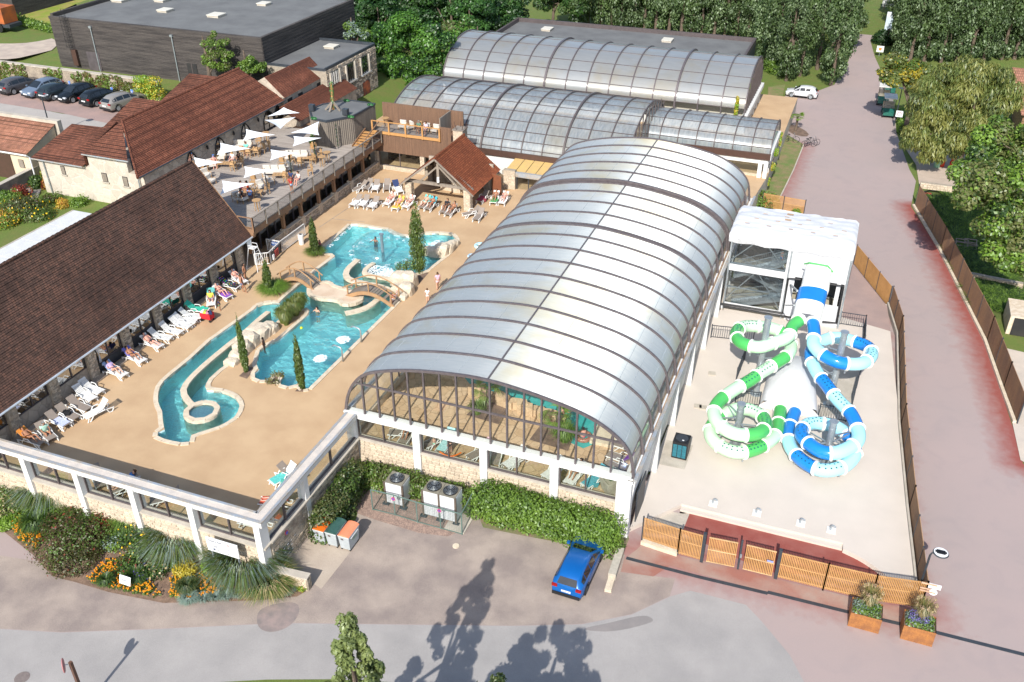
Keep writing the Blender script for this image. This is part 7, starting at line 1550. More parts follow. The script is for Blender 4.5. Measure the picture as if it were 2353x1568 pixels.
#  upper car park on the left
Zp=5.5
sheet('upper_car_park',gs(0,0,[(-600,900),(0,950),(560,1040),(1100,1160),(1130,1060),(1480,930),(850,860),(-600,720)],Zp),Zp+.01,mat('pink_parking_asphalt',(.36,.25,.22),(.30,.22,.20),.6,.95,.2,60))
sheet('upper_road',gs(0,0,[(-600,860),(0,935),(560,1045),(1120,1120),(900,1180),(600,1300),(0,1110),(-600,1100)],Zp),Zp+.005,mat('light_asphalt',(.40,.37,.34),(.36,.335,.31),.5,.95,.2,80))
sheet('gravel_track',gs(0,0,[(-100,405),(200,405),(380,380),(510,350),(520,455),(340,500),(120,550),(-100,550)],6.1),6.15,mat('beige_gravel',(.50,.42,.34),(.40,.33,.28),.8,.95,.4,40),1)
sheet('grass_bank',gs(0,0,[(140,-60),(960,-60),(620,70),(470,150),(480,300),(180,230)],6.1),6.14,mat('yellow_green_bank',(.20,.27,.03),(.32,.26,.08),.7,.95,.6,20,fine=.3),1)
iw=empty('ivy_wall','long rubble retaining wall half covered with ivy behind the parked cars','wall',(-85,82.3,Zp));xi0,xi1,yi=-104.,-73.8,82.3
b=MB();b.lo((xi0,yi,Zp-.5),(xi1,yi+.5,7.6));b.build('wall',mat('rubble_retaining',(.36,.30,.23),(.24,.20,.16),1.1,.95,.9,8,fine=.3),iw);b=MB();b.lo((xi0,yi-.05,7.6),(xi1,yi+.6,7.72));b.build('coping',M_conc,iw)
R=random.Random(5);cl=[]
for x0_,x1_,dens in((-104,-95.5,1),(-95,-93,.8),(-90,-88,.9),(-88.5,-87.5,.5),(-86,-82,.6),(-84,-77,.9)):
 for i in range(int((x1_-x0_)*14*dens)):cl.append((R.uniform(x0_,x1_),yi-.08,Zp+R.uniform(.2,2.1),.35,.14,.35))
leaves('ivy',cl,14000,.11,[L_olive,L_g2,leafmat('ivy_rust',(.22,.13,.06),(.18,.15,.05))],iw,3)
hedge('square yellow-green hedge block at the end of the ivy wall',[Vector((-76.4,82.3,Zp)),Vector((-73.9,82.3,Zp))],1.7,2.3,[L_yel,L_lime,L_g2],5000,Zp,seed=8,size=.1)
hedge('low green hedge on the bank by the trailer',[g(0,0,150,210,6.1),g(0,0,480,300,6.1)],1.3,1.2,[L_g1,L_g2],3000,6.1,seed=9,size=.12)
for x,y in((660,845),(855,880),(1048,905),(1232,925)):
 p=g(0,0,x,y,Zp);e=empty('parking_sign','small blue parking bay sign on a short post before the ivy wall','sign',tuple(p),0,'blue parking bay signs');b=MB();b.tube([tuple(p),(p.x,p.y,Zp+.9)],.03,6);b.build('post',M_galv,e);b=MB();b.box((p.x,p.y-.03,Zp+1.05),(.3,.03,.42));b.build('plate',mat('sign_plate_blue',(.10,.22,.60),(.6,.65,.8),6,.5,lo=.5,hi=.6),e)
 # small tiled outbuilding at the left edge and garden below
ob_=empty('outbuilding','small cream outbuilding with a faded pink tiled roof','outbuilding',(-82,66,4.5));q1=g(0,0,240,1425,7.0);q2=g(0,0,440,1185,8.0);q3=g(0,0,0,1140,8.0)
tile_roof(ob_,(q1.x-14,q1.y,7.0),(q1.x,q1.y,7.0),(q1.x+.0,q2.y,8.6),(q1.x-14,q2.y,8.6),.17,M_tilepink)
b=MB();b.prism([(q1.x-14,q1.y+.3),(q1.x-.15,q1.y+.3),(q1.x-.15,q2.y-.1),(q1.x-14,q2.y-.1)],4,lambda p:6.93+1.5*(p[1]-q1.y)/(q2.y-q1.y));b.build('wall',mat('cream_render',(.62,.52,.38),(.55,.45,.33),1,.9),ob_)
b=MB();b.lo((q1.x-14,q2.y,4),(q1.x+.3,q2.y+.5,8.9));b.build('rear_wall',M_conc,ob_)
b=MB();b.tube([(q1.x-14,q1.y-.08,6.95),(q1.x+.1,q1.y-.08,6.95),(q1.x+.1,q1.y+.2,6.7),(q1.x+.1,q1.y+.2,4)],.07,6);b.build('gutter',M_whitem,ob_)
b=MB();b.lo((q1.x-1.5,q1.y+.2,5.5),(q1.x-.9,q1.y+.28,6.3));b.build('window',M_woodg,ob_);b=MB();b.lo((q1.x-9,q1.y+.2,4),(q1.x-2.4,q1.y+.28,6.6));b.build('dark_door',M_brown,ob_)
gw=empty('garden_wall','old grey concrete wall running up beside the lane to the stone house','wall',tuple(g(0,1,0,150,5.4)));a,c=g(0,1,-200,235,5.4),g(0,0,360,1520,5.4);b=MB();b.bar((a.x,a.y,4.7),(c.x,c.y,4.7),.4,1.5);b.build('wall',mat('mossy_concrete',(.30,.26,.21),(.16,.14,.12),1.5,.95,.7,12),gw);b=MB();b.bar((a.x,a.y,5.48),(c.x,c.y,5.48),.5,.08);b.build('coping',M_conc,gw)
sheet('garden_path',[g(0,1,-300,320,4),g(0,1,0,240,4),g(0,1,420,0,4),g(0,1,425,60,4),g(0,1,350,250,4),g(0,1,100,340,4),g(0,1,-300,480,4)],4.03,mat('lane_asphalt',(.34,.31,.28),(.29,.27,.25),.8,.95,.2,60))
gs_=empty('garden_steps','row of pale stone garden steps among the shrubs','steps',tuple(g(0,1,400,330,4)))
for i in range(8):
 p=g(0,1,290+i*30,255+i*26,4.3-.12*i);b=MB();b.box((p.x,p.y,4.2-.12*i),(1.3,.38,.14),rz=-.5);b.build('step',M_kerb,gs_)
for i,(x,y,z,rr_,hh,ms,fl,lab)in enumerate([(90,330,4,1.1,1.6,[L_g2,L_g1],None,'bright green garden bush at the far left'),(200,260,4,.9,1.4,[L_red,L_red],None,'clipped red bush beside the green garden bush'),(240,400,3.8,1.9,1.8,[L_g1,L_olive,L_mar],L_yf,'large garden bush dotted with yellow flowers above the steps'),(380,470,3.5,1.6,1.5,[L_olive,L_g1],L_yf,'olive garden bush beside the white canopy'),(60,520,3.6,1.8,1.8,[L_g2,L_olive,L_or2],L_yf,'yellow-flecked garden bush at the lower left of the garden'),(340,160,4,.9,1.3,[L_g1,L_g3],None,'dark green bush at the corner of the stone house'),(440,170,4,.5,1.2,[L_or2,L_red],None,'orange bush against the house corner'),(430,100,4,.4,1.4,[L_yel,L_lime],None,'yellow bush by the house drainpipe'),(480,290,3.9,.9,.9,[L_g1,L_mar,L_g2],None,'mixed low bush between steps and house'),(590,350,3.7,.8,.9,[L_or2,L_yel],None,'amber bush at the foot of the house wall'),(740,340,3.7,.9,1.2,[L_g2,L_g1],None,'leafy green bush under the lower house windows')]):
 shrub(lab,g(0,1,x,y,z),rr_,hh,ms,int(1300*rr_*rr_+500),.08,flowers=fl,nf=90 if fl else 0,seed=80+i,fs=.07)
 #  trees
def tree(label,base,h,cl,ms,n,size,name='tree',trunk_r=.25,seed=1,group=None,droop=0,up=0,asp=.6,shell=.55,cat='tree',limbs=5):
 e=empty(name,label,cat,tuple(base),0,group);leaves('crown',cl,n,size,ms,e,seed,shell=shell,droop=droop,up=up,asp=asp)
 zc=np.mean([c[2]for c in cl]);b=MB();b.tube([tuple(base),(base.x+.1,base.y,base.z+(zc-base.z)*.6),(base.x,base.y,zc+.2*h)],[trunk_r,trunk_r*.7,trunk_r*.25],8);R=random.Random(seed)
 tr=b.build('trunk',M_bark,e)
 for i in range(limbs):
  c=R.choice(cl);b=MB();b.tube([(base.x,base.y,base.z+(zc-base.z)*R.uniform(.3,.9)),((base.x+c[0])/2,(base.y+c[1])/2,c[2]*.5+zc*.5-.3),(c[0],c[1],c[2])],[trunk_r*.4,trunk_r*.25,.03],6);b.build('limb',M_bark,tr)
 return e
L_p1=leafmat('poplar_mid',(.085,.135,.045),(.11,.17,.055),.3,.4);L_p2=leafmat('poplar_dark',(.045,.080,.030),(.065,.105,.036),.3,.4);L_p3=leafmat('poplar_silver',(.15,.21,.10),(.18,.25,.12),.3,.4)
def poplar_proto(seed,h,r):
 R=random.Random(seed);cl=[]
 for i in range(64):
  t=R.random()**.85;rr_=r*(math.sin(PI*min(1,t*.86+.13))**.8);a=R.uniform(0,2*PI);cl.append((rr_*.75*math.cos(a),rr_*.75*math.sin(a),1.2+t*(h-1.6),rr_*.34+.18,rr_*.34+.18,h*.085))
 return tree('tall poplar',Vector((0,0,0)),h,cl,[L_p1,L_p2,L_p3],8500,.19,'poplar',.28,seed,'poplars beyond the pool halls',0,1.3,.5,.45,'poplar',6)
pops=[poplar_proto(s,15,2.3)for s in(1,2,3)];used=set();PG='poplars beyond the pool halls';R=random.Random(11)
spots=[]
for x in range(700,2380,105):spots.append((2,x+R.uniform(-15,15),185+x*.085+R.uniform(-8,8),0))
for x in range(860,2400,125):spots.append((2,x+R.uniform(-20,20),90+x*.05+R.uniform(-12,12),0))
for x in range(900,2400,140):spots.append((2,x+R.uniform(-20,20),-20+R.uniform(-15,15),0))
for x,y in((575,785),(290,700),(165,745),(60,640),(450,640),(-30,560)):spots.append((3,x,y,1))
for x,y in((60,330),(230,300),(400,420),(600,330),(720,480),(140,120),(330,90),(560,120),(740,180)):spots.append((3,x,y,0))
for x in range(1180,2420,135):spots.append((3,x+R.uniform(-20,20),560+R.uniform(-20,20),0));spots.append((3,x+60+R.uniform(-20,20),400+R.uniform(-20,20),0));spots.append((3,x+R.uniform(-20,20),240+R.uniform(-20,20),0));spots.append((3,x+40+R.uniform(-20,20),90+R.uniform(-20,20),0))
for c_ in((1,1960),(1,2080),(1,2200)):spots.append((1,c_[1],200,2))
for i,(c_,x,y,f)in enumerate(spots):
 p=g(c_,0,x,y,0);k=i%3;rz=R.uniform(0,6.28);lab='tall silvery green poplar standing in the rows beyond the pool halls';sc=R.uniform(.86,1.1)*(1 if f!=2 else.8)
 if c_==3 and x>1100:lab='tall dark poplar in the block right of the lane'
 if c_==3 and x<1100:lab='tall poplar on the strip left of the lane'
 if(c_,x)==(3,575):lab='nearest poplar with a bare pale trunk at the left kerb of the lane'
 grp={'tall silvery green poplar standing in the rows beyond the pool halls':PG,'tall dark poplar in the block right of the lane':'poplars right of the lane','tall poplar on the strip left of the lane':'poplars left of the lane'}.get(lab,'poplars left of the lane')
 z=terrain(p.x,p.y)
 if k not in used:used.add(k);o=pops[k];o.location=(p.x,p.y,z);o.rotation_euler=(0,0,rz);o.scale=(sc,)*3;o['label']=lab;o['group']=grp
 else:copytree(pops[k],(p.x,p.y,z),rz,lab,grp,sc)
def blob_tree(label,base,boxes,ms,n,size,seed=1,name='tree',**kw):
 """boxes: (column, row, x, y, distance plane y, radius) clumps placed in space"""
 R=random.Random(seed);cl=[]
 for c_,r_,x,y,yy,rad in boxes:
  p=GY(P(c_,r_,x,y),yy)
  for _ in range(5):cl.append((p.x+R.uniform(-.6,.6)*rad,p.y+R.uniform(-.6,.6)*rad,max(base.z+.4,p.z+R.uniform(-.4,.4)*rad),rad*.5,rad*.5,rad*.42))
 return tree(label,base,8,cl,ms,n,size,name,.3,seed,**kw)
L_ac1=leafmat('acacia_bright',(.085,.20,.028),(.12,.26,.04),.35,.5);L_ac2=leafmat('acacia_mid',(.045,.12,.02),(.06,.15,.03),.35,.5);L_ac3=leafmat('acacia_dark',(.018,.06,.015),(.03,.08,.02),.35,.5)
blob_tree('large bright green spreading tree between the annex and the vaults',GX(P(1,0,1400,800),-50)*0+Vector((-51,106,0)),[(1,0,x,y,106,r_)for x,y,r_ in((1200,300,2.6),(1400,260,2.6),(1560,330,2.6),(1300,420,2.6),(1500,480,2.6),(1680,420,2.2),(1250,560,2.2),(1420,620,2.4),(1600,620,2.2),(1300,740,2.),(1500,760,1.8),(1230,800,1.6),(1680,560,1.8),(1340,200,1.8),(1150,460,1.8),(1190,690,1.6),(1400,830,1.5),(1160,600,1.5),(1560,720,1.6))],[L_ac1,L_ac2,L_ac1,L_ac3],32000,.17,3)
blob_tree('yellow-green bushy tree left of the rear vault',Vector((-50,118,0)),[(1,0,x,y,118,2.2)for x,y in((1850,230),(1750,300),(1880,350),(1800,430))],[L_olive,L_ac1,L_ac2],7000,.18,4)
def round_tree(label,uv,zc,r,ms,seed,group=None,n=5600,size=.2):
 R=random.Random(seed);c=G(uv,zc);cl=[(c.x+R.gauss(0,.45)*r,c.y+R.gauss(0,.45)*r,max(1.2,zc+R.gauss(-.1,.42)*r),r*.36,r*.36,r*.3)for _ in range(16)];return tree(label,Vector((c.x,c.y,terrain(c.x,c.y))),9,cl,ms,n,size,'tree',.3,seed,group)
for lab,x,y in(('small dark tree on the far lawn, left one',380,-70),('small dark tree on the far lawn, right one',620,-50),('leafy tree at the corner of the flat grey roof',-60,60)):round_tree(lab,P(2,0,x,y),6,3.2,[L_g3,L_ac2,L_p1],90+x)
for i,(x,y)in enumerate(((950,120),(1080,60),(1230,60),(1350,20),(1500,60),(1640,90),(1790,100),(1880,20),(1440,-60),(1120,150),(1700,-40),(2000,60),(930,-30),(1100,-70),(1270,-60),(1600,-80),(1860,-90),(2040,-60),(2150,20),(2290,60),(2200,-80),(1960,170),(2090,150))):
 round_tree(('dark leafy tree in the wood behind the bright green tree','deep green tree in the wood behind the bright green tree')[i%2],P(1,0,x,y),6.5,3.6,[L_ac3,L_ac2,L_ac3]if i%2 else[L_ac3,L_g3,L_ac2],30+i,'trees of the wood behind the bright tree')
blob_tree('white-flecked shrub tree at the barn corner',Vector((-60.5,103,0)),[(1,0,x,y,103,1.2)for x,y in((900,260),(960,320),(880,330))],[L_g2,L_blue,L_g1],2500,.14,50)
p=g(0,0,1985,700,7.2);blob_tree('slender birch with a pale trunk in front of the black barn',Vector((p.x,86.6,5.8)),[(0,0,x,y,86.6,r_)for x,y,r_ in((1960,320,.6),(1930,400,1.0),(2030,400,.9),(1900,500,1.1),(2010,500,1.2),(2080,520,.9),(1930,600,1.1),(2040,620,1.1))],[L_olive,L_g2,L_g1],4500,.10,51,name='birch')
blob_tree('green bushy tree between the barn and the red roof',Vector((-65.5,87.5,5.8)),[(0,0,x,y,87.5,1.0)for x,y in((2290,560),(2330,620),(2250,600))]+[(1,0,20,620,87.5,.9)],[L_g1,L_g2],2600,.11,52)
# right-hand trees
L_w1=leafmat('willow_gold',(.20,.21,.055),(.25,.25,.075),.35,.5);L_w2=leafmat('willow_green',(.13,.17,.045),(.17,.21,.06),.35,.5);L_w3=leafmat('willow_dark',(.07,.10,.03),(.10,.12,.035),.35,.5)  # three natural leaf tones, spread at random over the clumps
wbx=[(3,0,x,y,106+(y-900)*-.004,r_)for x,y,r_ in((1700,650,2.2),(1900,640,2.2),(2080,700,2.2),(1560,760,2.2),(1750,800,2.6),(1950,820,2.6),(2150,860,2.4),(1480,900,2.2),(1650,950,2.6),(1850,980,2.8),(2050,1000,2.6),(2230,960,1.8),(1420,1050,2.0),(1600,1100,2.4),(1800,1150,2.6),(2000,1150,2.4),(1370,1200,1.8),(1520,1260,2.2),(1700,1300,2.4),(1900,1300,2.2),(1330,1330,1.4),(1480,1400,1.5),(1650,1430,1.4))]
blob_tree('huge golden-green weeping willow beside the lane',Vector((11,105,0)),wbx,[L_w1,L_w2,L_w3,L_w1],46000,.26,60,name='weeping_willow',droop=2.2,asp=.22)
blob_tree('yellowing round tree at the lane edge beside the willow',Vector((5.5,117,0)),[(3,0,x,y,117,r_)for x,y,r_ in((1150,560,1.6),(1240,650,2.),(1380,640,1.8),(1180,720,1.8),(1300,760,1.6),(1100,640,1.2))],[L_olive,L_w2,L_yel,L_g1],9000,.15,61)
blob_tree('dark clipped bush by the banner at the end of the lane',Vector((2,160,0)),[(3,0,1090,390,160,2.6),(3,0,1130,340,160,2.2)],[L_g3,L_ac3],3500,.2,62)
blob_tree('rounded dark shrub on the far lawn',Vector((-9,200,0)),[(3,0,885,80,200,3.0)],[L_g3,L_p2],2500,.25,63)
blob_tree('big leafy tree overhanging the garden on the right edge',Vector((24,76,0)),[(3,1,x,y,76,r_)for x,y,r_ in((1850,60,1.8),(2000,150,2.2),(2200,60,2.4),(2100,300,2.4),(2250,420,2.4),(2100,520,2.0),(2230,650,2.2),(2150,760,1.6),(2300,820,1.6),(2340,250,2.4))]+[(3,0,x,y,80,r_)for x,y,r_ in((2050,1400,2.2),(2250,1300,2.6),(2150,1180,2.0),(1900,1500,1.6),(2330,1480,2.2))],[L_g2,L_g1,L_olive,L_g3],34000,.15,64)
sheet('side_garden',[g(3,1,1390,140),g(3,1,2400,60),g(3,1,2500,1100),g(3,1,1960,1500),g(3,1,1580,720),g(3,1,1330,320)],.03,mat('rough_grass',(.055,.085,.02),(.13,.16,.04),.5,.95,.8,18,fine=.35))
sheet('gravel_yard',[g(3,0,1250,1350),g(3,0,2400,1500),g(3,1,2400,110),g(3,1,1920,215),g(3,1,1390,140),g(3,0,1360,1520)],.035,mat('beige_yard',(.50,.40,.32),(.42,.34,.27),.8,.95,.3,40))
sheet('paved_terrace',[g(3,2,2140,60),g(3,2,2400,120),g(3,2,2500,1200),g(3,2,2320,1100),g(3,2,2250,780),g(3,1,2080,1450)],.035,mat('cream_terrace',(.56,.48,.40),(.48,.42,.36),.8,.9,.2,30))
blades('rough_grass',[(*g(3,1,x,y),1.2)for x,y in[(1480+R.uniform(0,400)+(yy-250)*.45,yy)for yy in range(260,1300,12)for _ in range(2)]],9000,.5,[L_g2,L_g1,L_g3],None,.03,kind='stuff',label='long uncut grass in the garden behind the right screen fence',cat='long grass')
for lab,pts in(('short pale dry stone wall behind the right screen fence',[(1390,165),(2000,245)]),('old rubble wall crossing the side garden',[(1830,1010),(2330,1110)])):
 a,c=g(3,1,*pts[0]),g(3,1,*pts[1]);e=empty('stone_wall',lab,'wall',tuple(a));d=(c-a);L=d.length;d.normalize()
 b=MB();b.bar((a.x,a.y+.2,.3),(c.x,c.y+.2,.3),.4,.7);b.build('wall_core',M_mortar,e);stone_face(e,a,c,0,.62,.2,.35,(d.y,-d.x),M_stonew,True,.06,150+len(lab))
hs=empty('black_hoses','coils of black pipe and red strips lying by the dry stone wall','hose pile',tuple(g(3,1,1600,240)));b=MB();c=g(3,1,1530,235)
for k in range(4):b.tube([(c.x+(1.3-.12*k)*math.cos(a),c.y+(1.0-.1*k)*math.sin(a),.1+.07*k)for a in[i*PI/12 for i in range(24)]],.035,5,closed=True)
b.build('coil',M_black,hs);b=MB()
for k in range(4):b.tube([g(3,1,1660+20*k,225+8*k)+Vector((0,0,.1)),g(3,1,2000,255+9*k)+Vector((0,0,.1))],.04,5)
b.build('pipes',M_black,hs);b=MB();b.bar(g(3,1,1400,205,.1),g(3,1,1500,215,.1),.25,.05);b.bar(g(3,1,1700,275,.1),g(3,1,1860,298,.1),.3,.05);b.build('red_strip',mat('red_strip_plastic',(.5,.06,.05),rough=.6),hs,kind='stuff')
pl=empty('pallet_pile','weathered wooden pallet frames lying in the side garden','pallets',tuple(g(3,1,1800,700)))
for i in range(2):
 c=g(3,1,1770+80*i,720);b=MB()
 for k in range(4):b.bar((c.x-.5,c.y-.7+.45*k,.3+.12*k),(c.x+.5,c.y-.7+.45*k,.3+.12*k),.07)
 for s_ in(-.5,.5):b.bar((c.x+s_,c.y-.7,.3),(c.x+s_,c.y+.65,.66),.07)
 b.build('frame',M_woodg,pl,kind='stuff')
b=MB();b.bar(g(3,1,1690,640,.5),g(3,1,1930,690,.5),.08);b.build('pole',M_woodg,pl)
rs=empty('tiled_shed','small tiled shed roof among stones at the right edge','shed',tuple(g(3,1,2300,1500)));b=MB();p=g(3,1,2180,1500);b.lo((p.x,p.y,0),(p.x+5,p.y+3,1.6));b.build('wall',M_stonew,rs);tile_roof(rs,(p.x+2.2,p.y-.3,1.7),(p.x+7,p.y-.3,1.7),(p.x+7,p.y+3,2.8),(p.x+2.2,p.y+3,2.8),.2,M_tilepink);b=MB();b.lo((p.x+.3,p.y-.05,0),(p.x+1.8,p.y-.02,1.5));b.build('dark_door',M_dark,rs)
rt=empty('tiled_hall','orange tiled hipped roof behind the willow at the right edge','building',tuple(g(3,0,2300,900)));rp=g(3,0,2245,620,6);A=g(3,0,2135,690,4);Bp=g(3,0,2330,1060,3)
b=MB();b.add([tuple(rp),tuple(A),tuple(g(3,0,2250,900,3)),tuple(Bp),(Bp.x+8,Bp.y,3),(rp.x+8,rp.y,6)],[(0,1,2,3),(0,3,4,5)]);b.build('roof',M_tilepink,rt);b=MB();b.lo((Bp.x+.3,Bp.y+.6,0),(Bp.x+9,rp.y,2.9));b.build('wall',M_wood,rt)
hedge('low clipped hedge beside the no-entry sign',[g(3,0,1215,1240),g(3,0,1215,1060)],.7,.8,[L_g2,L_g1],2500,seed=70,size=.09);hedge('dark clipped hedge turning behind the no-entry sign',[g(3,0,1215,1240),g(3,0,1310,1240)],.8,.8,[L_g3,L_g1],1800,seed=71,size=.09)
# palm, shrubs and ivy near the lane
def palm(label,base,h,r,n=15,m=None,seed=1):
 e=empty('palm',label,'palm',tuple(base));b=MB();b.tube([tuple(base),(base.x+.04,base.y,base.z+h*.5),(base.x,base.y,base.z+h)],[.16,.13,.13],8);b.build('trunk',M_bark,e);R=random.Random(seed);ml=m or L_olive
 for i in range(n):
  a=2*PI*i/n*2.4+R.uniform(-.2,.2);el=R.uniform(-.5,.9);L=r*R.uniform(.8,1.1);c0_=Vector((base.x,base.y,base.z+h));d=Vector((math.cos(a)*math.cos(el),math.sin(a)*math.cos(el),math.sin(el)));st=c0_+d*L*.5;b=MB();b.tube([c0_,st],.015,4)
  s_=d.cross(Vector((0,0,1))).normalized();u_=s_.cross(d)
  for k in range(11):an=-1.25+2.5*k/10;dd=(d*math.cos(an)+s_*math.sin(an)).normalized();tip=st+dd*L*.55+Vector((0,0,-.16*L));mid=st+dd*L*.3;w2=dd.cross(u_).normalized()*.03;b.add([tuple(st),tuple(mid-w2),tuple(tip),tuple(mid+w2)],[(0,1,2,3)])
  b.build('frond',ml,e)
palm('small fan palm on its earth bed beside the lane',g(3,0,252,1205),1.7,1.0,18,L_g2,2)
sheet('earth_bed',[g(3,0,130,1140),g(3,0,250,1150),g(3,0,385,1230),g(3,0,350,1265),g(3,0,200,1230)],.03,M_soil,1)
shrub('green and reddish shrub against the corner of the small vault',g(2,1,2290,320),1.6,1.6,[L_g1,L_g2,L_olive],3600,.08,seed=72,flowers=L_red,nf=60);shrub('low green bush beside the honey fence behind the tower',g(3,1,260,400),.6,.7,[L_g2,L_lime],700,.07,seed=73)
for lab,a_,c_ in(('yellowing creeper climbing the corner of the small vault',(130,1150),(90,1560)),('yellow creeper at the corner of the rear vault',None,None)):
 if a_:leaves('creeper',[(-7.3,93+i*.9,1.2+3.2*((i*7)%5)/5,.12,.3,.5)for i in range(8)]+[(-7.25,99.3,3+.25*i,.15,.2,.2)for i in range(6)],1500,.07,[L_yel,L_lime,L_g2],None,74,label=lab,cat='creeper')
 else:leaves('creeper',[(-12.9,104.1,3.2+.35*i,.22,.15,.3)for i in range(9)],900,.09,[L_yel,L_yel,L_lime],None,75,label=lab,cat='creeper')
hedge('green hedge behind the white car',[g(3,0,-10,640),g(3,0,110,700)],1.8,1.6,[L_g2,L_g1],4000,seed=76,size=.12)
# conifers in front of the frame: their tops show, their shadows fall on the road
L_c1=leafmat('conifer_light',(.15,.19,.06),(.19,.23,.08),.2,.8);L_c2=leafmat('conifer_mid',(.08,.11,.035),(.11,.14,.045),.2,.8);L_c3=leafmat('conifer_dark',(.025,.05,.018),(.045,.075,.022),.2,.8)
def conifer(label,base,h,r,ms,n,seed,size=.09,irregular=.5):
 R=random.Random(seed);cl=[]
 for i in range(90):
  t=R.random()**.7;rr_=r*(1-t)**.8*R.uniform(.45,1.05)+.1;a=R.uniform(0,2*PI);cl.append((base.x+rr_*math.cos(a),base.y+rr_*math.sin(a),base.z+h*.12+t*h*.86,.2+.14*(1-t),.2+.14*(1-t),.36))
 cl+=[(base.x,base.y,base.z+h*.9+i*h*.025,.12,.12,.25)for i in range(4)]
 return tree(label,base,h,cl,ms,n,size,'conifer',.25,seed,None,0,1.2,.5,.5,'conifer',8)
conifer('light green conifer whose top rises into the bottom edge',Vector((-13.5,18.9,0)),12.7,2.6,[L_c1,L_c2,L_c1],16000,1)
def pine(label,base,h,r,z0,n,seed):
 R=random.Random(seed);cl=[]
 for i in range(110):a=R.uniform(0,2*PI);q=R.random()**.6*r*R.uniform(.7,1.15);zz=z0+(h-z0)*max(0,1-(q/r)**2)*R.uniform(.3,1.05);cl.append((base.x+q*math.cos(a),base.y+q*math.sin(a),zz,.36,.36,.4))
 return tree(label,base,h,cl,[L_c3,L_c2,L_c3],n,.11,'pine',.3,seed,None,0,1.4,.4,.5,'pine',6)
pine('dark pine whose crown shows at the bottom edge, casting the big road shadow',Vector((-8.4,20.4,0)),8.6,3.4,3.6,30000,2)
pine('dark pine just below the bottom edge, left of the other',Vector((-12.2,16.2,0)),9.0,3.0,3.2,20000,3)
sheet('grass_verge',[g(0,3,1960,1575),g(1,3,100,1548),g(1,3,700,1545),g(1,3,1300,1575),Vector((-8,15,0)),Vector((-26,15,0))],.01,M_grass)
# signs on the far lawn
p=g(3,0,1120,100);e=empty('lawn_sign','white square sign on two legs on the far lawn','sign',tuple(p));b=MB();b.box((p.x,p.y,2.2),(3.0,.1,3.2));b.build('board',M_whitem,e);b=MB();b.lo((p.x-1.1,p.y-.05,0),(p.x-1.0,p.y+.05,1));b.lo((p.x+1.0,p.y-.05,0),(p.x+1.1,p.y+.05,1));b.build('legs',M_wood,e,kind='stuff')
p=g(3,0,1070,335);e=empty('tall_banner','tall narrow white and blue banner at the end of the lane','banner',tuple(p));b=MB();b.box((p.x+.3,p.y,2.0),(1.1,.15,3.6));b.build('panel',mat('banner_print',(.70,.74,.78),(.35,.50,.62),.4,.5),e);b=MB();b.box((p.x+.3,p.y,.1),(2.4,.5,.3));b.build('base',M_conc,e)
p=g(3,0,1018,520);e=empty('small_sign','small white and orange sign at the right kerb of the far lane','sign',tuple(p));b=MB();b.box((p.x,p.y,1.1),(1.0,.06,.9));b.build('plate',M_whitem,e);b=MB();b.box((p.x,p.y-.05,1.1),(.4,.03,.4));b.build('orange_mark',mat('sign_orange',(.7,.25,.06),rough=.6),e);b=MB();b.bar((p.x,p.y,0),(p.x,p.y,.7),.06);b.build('post',M_galv,e)
p=g(3,0,1157,1165);e=empty('no_entry_sign','white plate with a red ring on the lamp post by the golf carts','sign',tuple(p));b=MB();b.box((p.x+.3,p.y-.12,1.65),(.8,.03,.75));b.build('plate',M_whitem,e);b=MB();b.tube([(p.x+.3+.22*math.cos(a),p.y-.14,1.65+.22*math.sin(a))for a in[k*PI/10 for k in range(20)]],.03,5,closed=True);b.build('red_ring',MATS['sign_pinkred'],e)
#  loungers
def lounger(kind,towel=None):
 e=empty('sun_lounger','sun lounger','sun lounger');Mf=M_plast;a=.80;hx_,hz_=.86,.92
 if kind=='mesh':
  b=MB();b.bar((-.92,0,.36),(.2,0,.38),.56,.03);b.build('seat',M_taupe,e);b=MB();b.bar((.2,0,.38),(.2+.72*math.cos(.72),0,.38+.72*math.sin(.72)),.56,.03);b.build('backrest',M_taupe,e)
 else:
  b=MB();[b.bar((-.95+k*.098,0,.36),(-.87+k*.098,0,.36),.62,.03)for k in range(12)];b.build('seat',Mf,e);b=MB();d=Vector((math.cos(.8),0,math.sin(.8)))
  for k in range(7):o_=Vector((.2,-.25+k*.083,.38));b.bar(o_,o_+d*.64,.05,.025)
  b.bar(Vector((.2,0,.38))+d*.64,Vector((.2,0,.38))+d*.76,.6,.03);b.bar((.18,0,.37),(.24,0,.42),.62,.03);b.build('backrest',Mf,e)
 for s_ in(-.31,.31):
  b=MB();b.tube([(-.96,s_,.34),(.3,s_,.36),(.95,s_,.26)],.035,6);b.build('frame',Mf,e);b=MB();b.tube([(-.75,s_,.34),(-.9,s_,.03),(-.72,s_,.02),(-.45,s_,.32)],.035,6);b.build('leg',Mf,e);b=MB();b.tube([(.45,s_,.33),(.6,s_,.02),(.8,s_,.02),(.93,s_,.26)],.035,6);b.build('leg',Mf,e)
  b=MB();b.tube([(.35,s_*1.08,.36),(.25,s_*1.1,.58),(-.1,s_*1.1,.58),(-.25,s_*1.06,.36)],.032,6);b.build('armrest',Mf,e)
 return e
LP,LM=lounger('plastic'),lounger('mesh')
